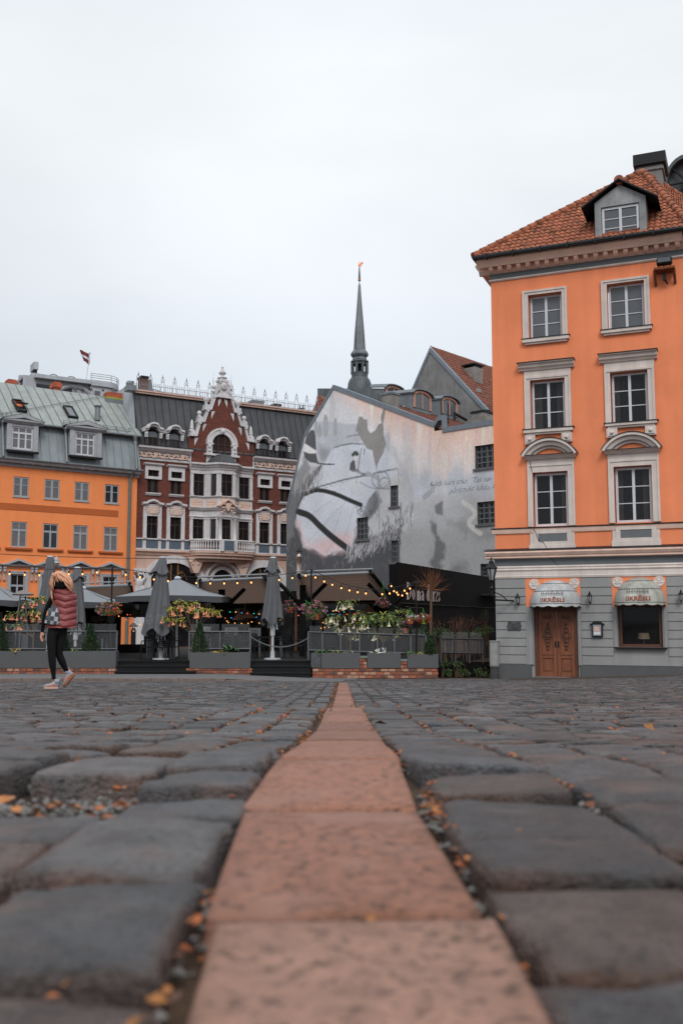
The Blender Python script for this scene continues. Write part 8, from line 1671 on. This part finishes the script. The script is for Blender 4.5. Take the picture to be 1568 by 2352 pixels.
def conifer(z_,xc,yt,yb,w_,Y,lab):
    b=T(z_,xc,yb,Y);zt=T(z_,xc,yt,Y).z;s=(T(z_,xc+100,yb,Y).x-b.x)/100;H=zt-b.z;r0=w_/2*s;t=thing('dwarf_conifer',lab,'conifer',(b.x,Y,b.z),0,'small cone conifers in the planters');m=MB()
    for k in range(900):
        h=P_.random()**1.25;a=P_.uniform(0,2*pi);prof_=(1-h)**.8*(1.0 if h>.18 else.8+h);r=r0*prof_*P_.uniform(.55,1.08)*(1+.12*sin(a*3+h*9));o=Vector((r*cos(a),r*sin(a),h*H));d=Vector((cos(a)*.7,sin(a)*.7,P_.uniform(.4,1.4)));leafq(m,o,d,rdir(),P_.uniform(.05,.11),P_.uniform(.03,.055),0 if P_.random()<.82 else 1)
    m.build('foliage',[g_dark,g_deep if P_.random()<.5 else g_mid],t,fix=False);m=MB();m.tube([(0,0,-.1),(0,0,H*.85)],[.03,.008],6);m.build('trunk',stem_m,t)
conifer(ZG,5,745,1015,120,34.25,'dark cone conifer cut by the left frame edge');conifer(ZG,580,890,1018,85,34.25,'small dark conifer behind the legs of the walking woman');conifer(ZG,808,785,1018,160,34.25,'pointed dark conifer right of the woman in the long planter');conifer(ZH,442,765,1030,145,34.25,'tall dark conifer at the left of the middle planter');conifer(ZI,1016,775,925,95,34.15,'dark conifer leaning over the rightmost planter')
def hosta(z_,xc,yb,w_,h_,Y,lab,mats_,n=26,name='hosta',cat='plant'):
    b=T(z_,xc,yb,Y);s=(T(z_,xc+100,yb,Y).x-b.x)/100;t=thing(name,lab,cat,(b.x,Y,b.z),0,'leafy plants in the planters');m=MB()
    for k in range(n):
        a=P_.uniform(0,2*pi);e_=P_.uniform(.15,1.2);L=h_*s*P_.uniform(.7,1.15);o=Vector((P_.uniform(-.5,.5)*w_*s*.7,P_.uniform(-.12,.12),-.04));d=Vector((cos(a)*cos(e_),sin(a)*cos(e_),sin(e_)));leafq(m,o+d*L*.35,d+Vector((0,0,-.25)),Vector((0,0,1)),L,L*P_.uniform(.42,.6),P_.randrange(len(mats_)))
    m.build('foliage',mats_,t,fix=False)
hosta(ZG,145,1018,70,46,34.2,'golden yellow hosta at the left of the long planter',[g_gold,g_gold,g_yel],12);hosta(ZG,245,1018,110,24,34.2,'low green plant right of the golden hosta',[g_leaf,g_mid]);hosta(ZG,345,1018,60,14,34.15,'tiny golden leaves between hosta and woman',[g_gold,g_yel],14);hosta(ZG,690,1018,130,34,34.2,'green hosta at the foot of the pointed conifer',[g_leaf,g_yel])
hosta(ZH,620,1030,120,40,34.2,'golden yellow hosta in the middle planter',[g_gold,g_yel,g_gold],22);hosta(ZH,790,1032,70,16,34.15,'small white-edged plant in the middle planter',[f_w,g_yel,g_leaf],16);hosta(ZH,715,1028,50,75,34.3,'upright dark shrub in the middle planter',[g_deep,g_mid],40,'small_shrub','shrub')
hosta(ZI,180,905,130,40,34.2,'broad green hosta at the left of the first right planter',[g_leaf,g_mid],34);hosta(ZI,290,905,120,30,34.2,'yellowish hosta in the first right planter',[g_yel,g_leaf],28);hosta(ZI,390,905,120,26,34.2,'grey-green ground plant at the end of the first right planter',[g_mid,f_w,g_leaf],28);hosta(ZI,640,908,160,48,34.2,'large white-edged hosta in the centre right planter',[g_mid,g_leaf,f_w],36);hosta(ZI,560,908,60,18,34.15,'yellow speckled plant in the centre right planter',[g_gold,g_leaf],16);hosta(ZI,855,912,110,34,34.2,'green hosta in the rightmost planter',[g_leaf,g_mid],28);hosta(ZI,940,912,90,34,34.2,'yellow green hosta beside the rightmost conifer',[g_yel,g_leaf,g_gold],22)
def basket(z_,xc,yc,rx,ry,Y,lab,fms,potm,pot=None,hang=None,n=1.0,leafm=None):
    c_=T(z_,xc,yc,Y);s=(T(z_,xc+100,yc,Y).x-c_.x)/100;t=thing('hanging_basket',lab,'hanging basket',c_,0,'flower baskets hanging on the terrace');px_,py_,pr_=pot if pot else(xc,yc+ry*.6,32);o=T(z_,px_,py_,Y)-c_;r=pr_*s;m=MB();m.lathe([(r*.7,o.z-r*.8),(r*.95,o.z+r*.5),(r*1.08,o.z+r*.5),(r*1.08,o.z+r*.75),(r*.9,o.z+r*.75)],o.x,o.y,16);m.build('pot',potm,t,smooth=.5)
    lf,fl=MB(),MB();R_=Vector((rx*s,rx*s*.8,ry*s))
    for k in range(int(230*n)):
        d=rdir();q=Vector((d.x*R_.x,d.y*R_.y,d.z*R_.z))*P_.uniform(.45,1.0);leafq(lf,q,d+Vector((0,0,-.4)),rdir(),P_.uniform(.06,.12),P_.uniform(.05,.09),P_.randrange(2))
    for k in range(int(46*n)):
        d=rdir(.25);q=Vector((d.x*R_.x,d.y*R_.y,d.z*R_.z))*P_.uniform(.85,1.15);mi=(0 if q.x<R_.x*P_.uniform(-.6,.6)else 1)if len(fms)>1 else 0
        for j in range(6):leafq(fl,q+rdir()*.03,rdir(.3),rdir(),.05,.05,mi)
    lf.build('foliage',leafm or[g_mid,g_leaf],t,fix=False);fl.build('blossom',fms,t,fix=False)
    if hang:h=T(z_,*hang,Y)-c_;q=MB();[q.tube([h,o+Vector((r*cos(a),r*sin(a),r*.7))],.006,4)for a in(0,2.1,4.2)];q.build('hanger',mat('green_plastic_hanger',S(70,150,70),.5,.05,3,0),t)
basket(ZG,975,640,115,62,34.5,'big hanging basket of red and pink geraniums in a terracotta pot',[f_pink,f_red],terra,(980,672,36));basket(ZI,112,570,100,66,34.5,'big hanging basket of pink geraniums right of the chained steps',[f_pink],terra,(130,620,30),(42,492));basket(ZI,866,628,34,26,35.0,'small hanging terracotta pot left of the pot pole',[f_w],terra,(864,652,30),(858,555),.35);basket(ZI,968,635,60,30,35.0,'lime green hanging pot with rusty brown foliage right of the pot pole',[f_w,mat('rusty_blossom',S(140,70,40),.8,.2,9,0)],mat('lime_pot',S(140,180,40),.6,.05,3,0),(966,660,24),(963,556),.7,[mat('rusty_brown_foliage',S(130,66,38),.8,.3,9,0)]*2)
basket(ZI,650,515,55,32,38.5,'dark hanging basket under the edge of the pergola roof',[f_pink],terra,(650,532,22),(650,340),.5,[g_deep,g_deep]);basket(ZU,900,290,110,70,40.5,'dark hanging basket with few pale blooms above the salmon wall',[f_pink],terra,None,(900,150),.6,[g_deep,g_deep]);basket(ZH,1260,620,80,50,40.5,'dark leafy hanging basket left of the pink geraniums',[f_pink],terra,None,(1260,480),.5,[g_deep,g_deep]);basket(ZI,825,690,48,40,35.4,'pink flowering plant below the small terracotta pot',[f_pink],terra,(825,730,26),None,.5,[g_deep,g_mid])
# bare standard tree in front of the sign wall
b=T(ZI,1022,800,36.0);hd=T(ZI,1028,410,36.0);t=thing('bare_standard_tree','slender bare standard tree with a twiggy head before the white lettering','tree',(b.x,36,0));o=Vector((b.x,36,0));m=MB();m.tube([Vector((0,0,0)),(b-o),(hd-o)],[.055,.05,.042],8);m.build('trunk',stem_m,t,smooth=.8);m=MB()
for k in range(34):
    a=P_.uniform(0,2*pi);e_=P_.uniform(-.15,1.45);L=P_.uniform(.45,.95);d=Vector((cos(a)*cos(e_),sin(a)*cos(e_),sin(e_)));p=hd-o;q=p+d*L*.55+rdir()*.06;r_=p+d*L+Vector((0,0,P_.uniform(-.05,.2)));m.tube([p,q,r_],[.009,.006,.003],4)
    for j in range(2):m.tube([q,q+(d+rdir()*.8).normalized()*L*.4],[.004,.002],3)
m.build('crown',mat('orange_brown_twig',S(124,80,52),.9,.2,9,0),t)
# plants of the shaded bed before the sign wall
def bush(z_,xc,yc,rx,ry,Y,lab,mats_,n,name='shrub',twigs=0,ground=True):
    c_=T(z_,xc,yc,Y);s=(T(z_,xc+100,yc,Y).x-c_.x)/100;t=thing(name,lab,'shrub',(c_.x,Y,max(0,c_.z-1.2)),0,'plants in the shaded bed at the right');off=Vector((0,0,c_.z-max(0,c_.z-1.2)));m=MB()
    for k in range(n):d=rdir();q=off+Vector((d.x*rx*s,d.y*rx*s*.8,d.z*ry*s))*P_.uniform(.25,1.05);leafq(m,q,d,rdir(),P_.uniform(.05,.12),P_.uniform(.02,.05),P_.randrange(len(mats_)))
    if n:m.build('foliage',mats_,t,fix=False)
    m=MB()
    for k in range(max(5,twigs)):a=P_.uniform(0,2*pi);e_=off+Vector((P_.uniform(-1,1)*rx*s,P_.uniform(-.5,.5)*rx*s,P_.uniform(.2,1.1)*ry*s));q=Vector((e_.x*.85+P_.uniform(-.1,.1),e_.y*.8,e_.z*.55));m.tube([(e_.x*.7,e_.y*.7,0),q,e_],[.012,.009,.003],3);[m.tube([q.lerp(e_,.5),e_+rdir()*.25],[.005,.002],3)for _ in range(2 if twigs else 0)]
    m.build('stem',dead_m if twigs else stem_m,t)
bush(ZI,1160,690,130,55,38,'dead brown twiggy bush below the end of the lettering',[dead_m],40,'twiggy_bush',15);bush(ZI,1330,680,120,55,39,'dead brown twiggy bush further right under the black wall',[dead_m],40,'twiggy_bush',15);bush(ZI,1090,750,70,32,37,'grey-green bush behind the railing, below the left twigs',[g_deep,g_mid],240);bush(ZI,1170,760,50,25,37,'low grey-green bush between the twiggy bushes',[g_deep,g_mid],160);bush(ZI,1440,735,70,34,38,'bright green bush beside the utility cabinet',[g_mid,g_leaf],300);bush(ZI,1320,755,60,22,38,'thin olive bush left of the bright green one',[g_deep,g_leaf],120);bush(ZI,1445,610,26,32,40,'dark climbing plant high on the black wall',[g_deep],90);bush(ZI,960,740,60,45,36.5,'dark rose-like bush beside the pot pole',[g_deep,g_deep,g_mid],200)
for x,y,rx,ry,lab in((1130,990,40,14,'small pale green seedling clump, leftmost in the low black bed'),(1240,990,45,16,'small light green clump in the middle of the low black bed'),(1160,1055,30,18,'weed growing below the low black bed, left'),(1280,1055,45,20,'weed growing below the low black bed, middle'),(1420,1050,60,28,'weed growing at the foot of the utility cabinet'),(1470,1075,40,12,'low weeds on the ground by the cabinet base')):bush(ZI,x,y,rx,ry,35.4,lab,[g_leaf,g_mid],70,'weed')
b0=T(ZI,1083,1040,35.6);b1=T(ZI,1490,1040,36.5);t=thing('raised_bed','low black timber raised bed at the foot of the sign wall','raised bed',((b0.x+b1.x)/2,35.7,0));hw=(b1.x-b0.x)/2;m=MB();zt=T(ZI,1200,1003,35.6).z;zm=T(ZI,1200,1045,35.6).z;m.box(-hw,hw,0,.05,zm+.02,zt);m.box(-hw,hw,-.02,.04,zm-.3,zm);m.box(-hw,hw,.6,.65,-.2,zt+.1);m.build('bed_boards',blackm,t);m=MB();m.box(-hw,hw,.05,.6,0,zt-.06);m.build('soil',soil,t)
# ================================================================== WOMAN walking away to the left
WY=15.0
Wp=lambda x,y,d=0.0:at(*ZW(x,y),WY+d)
k_w=(Wp(700,1000).x-Wp(600,1000).x)/100
base=Wp(520,2235);wo=Vector((base.x,WY,base.z))
skin=mat('skin',S(206,150,126),.6,.06,12,.05,80);legg=mat('black_leggings',S(13,13,15),.75,.15,14,.1,90,spec=.25);sweat=mat('black_sweater',S(12,12,13),.95,.2,20,.3,120,spec=.2)
q=lambda x,y,d=0.0:Wp(x,y,d)-wo
# skeleton: (name, pixel, depth, radius in px)
J=[('pelvis',590,1180,0,160),('waist',655,950,.02,112),('chest',690,700,.02,118),('upchest',670,580,.02,96),('neck',640,470,0,58),('head1',612,400,0,80),('head2',596,320,0,88),('head3',600,268,0,60),
     ('hipL',478,1240,-.03,124),('thighL',468,1420,-.03,112),('kneeL',470,1640,-.03,84),('calfL',480,1790,-.02,82),('shinL',500,1980,0,50),('ankL',510,2110,0,38),
     ('hipR',650,1235,.06,126),('thighR',615,1420,.05,112),('kneeR',590,1625,.05,74),('calfR',645,1760,.08,74),('shinR',705,1890,.12,52),('ankR',760,1965,.14,38),
     ('shL',482,640,-.02,60),('elL1',408,800,-.05,58),('elL',365,930,-.05,58),('foreL',325,1130,-.08,50),('wrL',300,1270,-.09,30),('palmL',292,1330,-.09,30),
     ('shR',810,640,.10,50),('elR',800,860,.2,45),('foreR',770,1000,.26,46),('wrR',720,1040,.28,32)]
names=[j[0]for j in J];ED=[('pelvis','waist'),('waist','chest'),('chest','upchest'),('upchest','neck'),('neck','head1'),('head1','head2'),('head2','head3'),('pelvis','hipL'),('hipL','thighL'),('thighL','kneeL'),('kneeL','calfL'),('calfL','shinL'),('shinL','ankL'),('pelvis','hipR'),('hipR','thighR'),('thighR','kneeR'),('kneeR','calfR'),('calfR','shinR'),('shinR','ankR'),('upchest','shL'),('shL','elL1'),('elL1','elL'),('elL','foreL'),('foreL','wrL'),('wrL','palmL'),('upchest','shR'),('shR','elR'),('elR','foreR'),('foreR','wrR')]
verts=[q(x,y,d)for _,x,y,d,r in J];rads=[r*k_w for*_,r in J];edges=[(names.index(a),names.index(b))for a,b in ED]
pi_=names.index('palmL');fingers=(((282,1365),(288,1400),(306,1420)),((296,1368),(302,1408),(318,1424)),((308,1364),(314,1400),(326,1412)),((316,1352),(324,1382),(330,1394)))
for i,ch in enumerate(fingers):
    pr=pi_
    for kk,(x,y)in enumerate(ch):verts.append(q(x,y,-.09+.015*(i-1.5)));rads.append((11.5,10,8)[kk]*k_w*.95);edges.append((pr,len(verts)-1));pr=len(verts)-1
pr=names.index('wrL')
for kk,(x,y)in enumerate(((318,1300),(338,1325),(342,1350))):verts.append(q(x,y,-.115));rads.append((14,11,9)[kk]*k_w);edges.append((pr,len(verts)-1));pr=len(verts)-1
me=bpy.data.meshes.new('person');me.from_pydata(verts,edges,[]);ob=bpy.data.objects.new('person_tmp',me);COL.objects.link(ob)
sm=ob.modifiers.new('s','SKIN');sm.use_smooth_shade=True
for v_,r_ in zip(me.skin_vertices[0].data,rads):v_.radius=(r_,r_*.86);v_.use_loose=False
me.skin_vertices[0].data[0].use_root=True
sb=ob.modifiers.new('b','SUBSURF');sb.levels=2;sb.render_levels=2
dg=bpy.context.evaluated_depsgraph_get();me2=bpy.data.meshes.new_from_object(ob.evaluated_get(dg));bpy.data.objects.remove(ob);me2.name='person'
person=bpy.data.objects.new('person',me2);COL.objects.link(person);person.location=wo
me2.materials.clear();[me2.materials.append(x)for x in(skin,legg,sweat)]
zw={n_:v.z for n_,v in zip(names,verts)}
zcuff=q(300,1262).z;zneck=zw['neck']-.02
for p in me2.polygons:
    c=p.center;mi=1
    if c.z>q(600,1190).z:mi=2
    if c.x<q(400,1200,0).x and c.z>zcuff and c.z<q(400,1000).z:mi=2
    if c.x<q(372,1300).x and c.z<zcuff and c.z>q(300,1450).z:mi=0
    if c.z>zneck:mi=0
    if c.z<q(510,2085).z:mi=0
    if c.x>q(735,1930).x and q(760,2020).z<c.z<q(760,1940).z:mi=0
    p.material_index=mi
me2.shade_smooth();tag(person,'woman in red padded vest and black leggings walking away across the cobbles','person')
# face: she looks away to the left, so only nose and brow stand in profile behind the hair
m=MB();m.ball(q(505,345,.02),(.02,.02,.03),8,6);m.ball(q(520,395,.03),(.02,.03,.014),8,5);m.build('face_profile',skin,person,smooth=True)
# padded vest
vest=mat('dusty_red_padded_nylon',S(128,56,56,1.05),.5,.10,10,.25,45);rows=[(482,632,128),(520,655,160),(560,672,182),(620,690,192),(700,694,192),(800,690,192),(900,678,200),(1000,658,222),(1080,634,245),(1160,622,258),(1185,622,256)]
NR,NA=90,64;m=MB();v=[]
for j in range(NR+1):
    y=482+(1185-482)*j/NR;xc=np.interp(y,[r[0]for r in rows],[r[1]for r in rows]);hw=np.interp(y,[r[0]for r in rows],[r[2]for r in rows])
    for i in range(NA):
        a=2*pi*i/NA;back=-sin(a)
        px_=xc+hw*cos(a);off=48*(1-min(1,abs(px_-742)/150));ph=(y-off-470)/112;b_=abs(sin(pi*ph))**.55;puff=.020*b_-.006
        puff+=.004*noise.noise((px_*.03,y*.02,i*.1))+.005*noise.noise((px_*.012,y*.05,3))
        c=q(xc,y);v.append((c.x+(hw*k_w+puff)*cos(a),(hw*.86*k_w+puff)*sin(a)+.03,c.z+.010*sin(2*pi*ph)*0))
m.add(v,[(j*NA+i,j*NA+(i+1)%NA,(j+1)*NA+(i+1)%NA,(j+1)*NA+i)for j in range(NR)for i in range(NA)]+[tuple(range(NA))]);m.build('padded_vest',vest,person,smooth=True)
m=MB()
for j,(x,y,w_)in enumerate(((628,410,112),(630,440,122),(628,468,118))):c=q(x,y);m.tube([c+Vector((w_*k_w*cos(a*pi/10),.11*sin(a*pi/10),.012*sin(a*1.3+j)))for a in range(20)],.030,8,closed=True)
m.build('hood',sweat,person,smooth=True)
# hair: cap and wavy locks
hair=mat('blonde_hair',S(206,152,120,1.0),.55,.4,40,.5,120,stretch=(3,3,.5));m=MB();c0=q(598,325);m.ball(c0+Vector((0,0,.005)),(.112,.118,.108),20,14);hp=random.Random(4)
for k in range(110):
    a=hp.uniform(0,2*pi);s0=c0+Vector((.085*cos(a),.09*sin(a),.06+hp.uniform(-.05,.03)));right=cos(a)>.15
    if right:ex,ey=hp.uniform(755,852),hp.uniform(460,600)
    elif cos(a)<-.35:ex,ey=hp.uniform(440,520),hp.uniform(440,560)
    else:ex,ey=hp.uniform(500,740),hp.uniform(370,398)
    dd=.12*sin(a)*(1 if abs(cos(a))>.5 else 1.15);e_=q(ex,ey,dd);mid=s0.lerp(e_,.45)+Vector((.035*cos(a)+(.02 if right else-.01),.04*sin(a),.035));w1=hp.uniform(.006,.016);ph=hp.uniform(0,6);pts=[]
    for i in range(9):t_=i/8;p=s0*(1-t_)**2+mid*2*t_*(1-t_)+e_*t_*t_;p=p+Vector((w1*sin(9*t_+ph)*t_,w1*cos(8*t_+ph)*t_,0));pts.append(p)
    m.tube(pts,[.012,.014,.014,.013,.012,.011,.009,.006,.002],5)
m.build('hair',hair,person,smooth=True)
# trainers
white_s=mat('pale_grey_trainer',S(160,152,152),.8,.12,20,.15,90);gum=mat('gum_sole',S(150,96,62),.8,.12,12,.2);coral=mat('coral_trim',S(206,112,92),.7,.08,9,0);sock=mat('pale_blue_sock',S(150,156,168),.8,.05,9,0)
def shoe(heel,toe,top,lab=None,yd=0.0,lift=False):
    h,t_=q(*heel,yd),q(*toe,yd);ax=(t_-h);L=ax.length;ax.normalize();up0=(q(*top,yd)-h);up=(up0-ax*up0.dot(ax)).normalized();sd_=ax.cross(up);m=MB();n=14;v=[]
    secs=[(0,.034,.075),(.12,.038,.10),(.3,.040,.09),(.45,.042,.07),(.62,.046,.052),(.8,.046,.042),(.93,.036,.034),(1.0,.016,.018)]
    for s,w_,hh in secs:
        for i in range(n):a=2*pi*i/n;v.append(h+ax*L*s+sd_*w_*cos(a)+up*(.018+hh*.5+hh*.5*sin(a)))
    m.add(v,[(j*n+i,j*n+(i+1)%n,(j+1)*n+(i+1)%n,(j+1)*n+i)for j in range(len(secs)-1)for i in range(n)]+[tuple(range(n)),tuple(range((len(secs)-1)*n,len(secs)*n))]);s_=m.build('shoe',white_s,person,smooth=True)
    m=MB();out_=[(h+ax*L*s+sd_*sg*w_*1.12)for sg,ss in((1,secs),(-1,list(reversed(secs))))for s,w_,hh in ss];N_=len(out_);m.add([p-up*.004 for p in out_]+[p+up*.026 for p in out_],[tuple(range(N_)),tuple(range(2*N_-1,N_-1,-1))]+[(i,(i+1)%N_,N_+(i+1)%N_,N_+i)for i in range(N_)]);m.build('sole',gum if lift else mat('pale_sole',S(196,160,144),.8,.1,12,.1),s_)
    m=MB();m.add([h+ax*L*s+sd_*sg*.049+up*z for sg in(-1,1)for s,z in((.28,.03),(.52,.03),(.5,.055),(.3,.06))],[(0,1,2,3),(4,5,6,7)]);m.build('trim',coral,s_,fix=False)
    m=MB();b_=h+ax*L*.14+up*.1;m.tube([b_-up*.03,b_+up*.035],[.042,.04],10);m.build('sock',sock,s_,smooth=True)
    m=MB();m.tube([h+ax*L*.02+up*.11,h-ax*.02+up*.15],[.014,.01],6);m.tube([h+ax*L*.34+up*.10+sd_*.03,h+ax*L*.42+up*.088,h+ax*L*.34+up*.1-sd_*.03],.006,4);m.tube([h+ax*L*.44+up*.084+sd_*.03,h+ax*L*.5+up*.074,h+ax*L*.44+up*.084-sd_*.03],.006,4);m.build('lace',white_s,s_)
shoe((590,2238),(335,2238),(520,2080),yd=0);shoe((872,2000),(690,2222),(760,1930),yd=.14,lift=True)
# chequered shoulder bag
bag=thing('shoulder_bag','chequered fabric shoulder bag on a tan strap hanging at the woman\'s back','bag',wo);out_=[(572,812),(604,812),(640,930),(660,1030),(655,1085),(630,1128),(500,1118),(410,1096),(432,985),(470,870),(490,840),(520,862)]
YB=-(.86*200*k_w)-.045
cols=[mat('bag_navy',S(66,74,84),.9,.2,60,.3,120),mat('bag_white',S(176,176,178),.9,.15,60,.3,120),mat('bag_orange',S(206,138,106),.9,.15,60,.3,120),mat('bag_grey',S(92,94,98),.9,.2,60,.3,120)]
me=bpy.data.meshes.new('bag_body');bm=bmesh.new();vs_=[bm.verts.new(q(x,y)+Vector((0,YB,0)))for x,y in out_];f=bm.faces.new(vs_);ext=bmesh.ops.extrude_face_region(bm,geom=[f]);[setattr(vv,'co',vv.co+Vector((0,.10,0)))for vv in ext['geom']if isinstance(vv,bmesh.types.BMVert)]
ca,sa=cos(rad(-8)),sin(rad(-8))
cc=q(530,980);st=58*k_w
for i in range(-8,9):
    for no in(Vector((ca,0,sa)),Vector((-sa,0,ca))):
        bmesh.ops.bisect_plane(bm,geom=list(bm.verts)+list(bm.edges)+list(bm.faces),plane_co=cc+no*st*i*(1.0 if no.x>.5 else 1.35),plane_no=no)
bp=random.Random(11);pat={}
for f in bm.faces:
    c=f.calc_center_median()-cc;i,j=math.floor((c.x*ca+c.z*sa)/st),math.floor((-c.x*sa+c.z*ca)/(st*1.35));pat.setdefault((i,j),(0 if(i+j)%2 else bp.choice((1,2,2,1,3))));f.material_index=pat[(i,j)]
    for vv in f.verts:pass
for vv in bm.verts:
    c=vv.co-cc
    if vv.co.y<YB+.05:vv.co.y-=.035*max(0,1-(c.x/.09)**2)*max(0,1-(c.z/.13)**2)
bmesh.ops.recalc_face_normals(bm,faces=bm.faces);bm.to_mesh(me);bm.free();[me.materials.append(x)for x in cols];o=bpy.data.objects.new('bag_body',me);COL.objects.link(o);o.parent=bag
m=MB();y_=YB-.01
for(x0,y0,x1,y1,dy_)in((512,545,588,815,0),):m.add([q(x0-12,y0)+Vector((0,y_+.045,0)),q(x0+12,y0)+Vector((0,y_+.045,0)),q((x0+x1)/2+14,(y0+y1)/2)+Vector((0,y_-.03,0)),q((x0+x1)/2-12,(y0+y1)/2)+Vector((0,y_-.03,0)),q(x1-12,y1)+Vector((0,y_+.03,0)),q(x1+12,y1)+Vector((0,y_+.03,0))],[(0,1,2,3),(3,2,5,4)])
v0=list(m.v);m.add([(x,y+.008,z)for x,y,z in v0],[(0,1,2,3),(3,2,5,4)]);m.tube([q(512,545)+Vector((0,y_+.05,0)),q(500,530)+Vector((0,-.02,.01)),q(505,560)+Vector((0,.1,0))],.012,6);m.build('strap',mat('tan_leather',S(172,112,76),.6,.1,9,.1),bag)
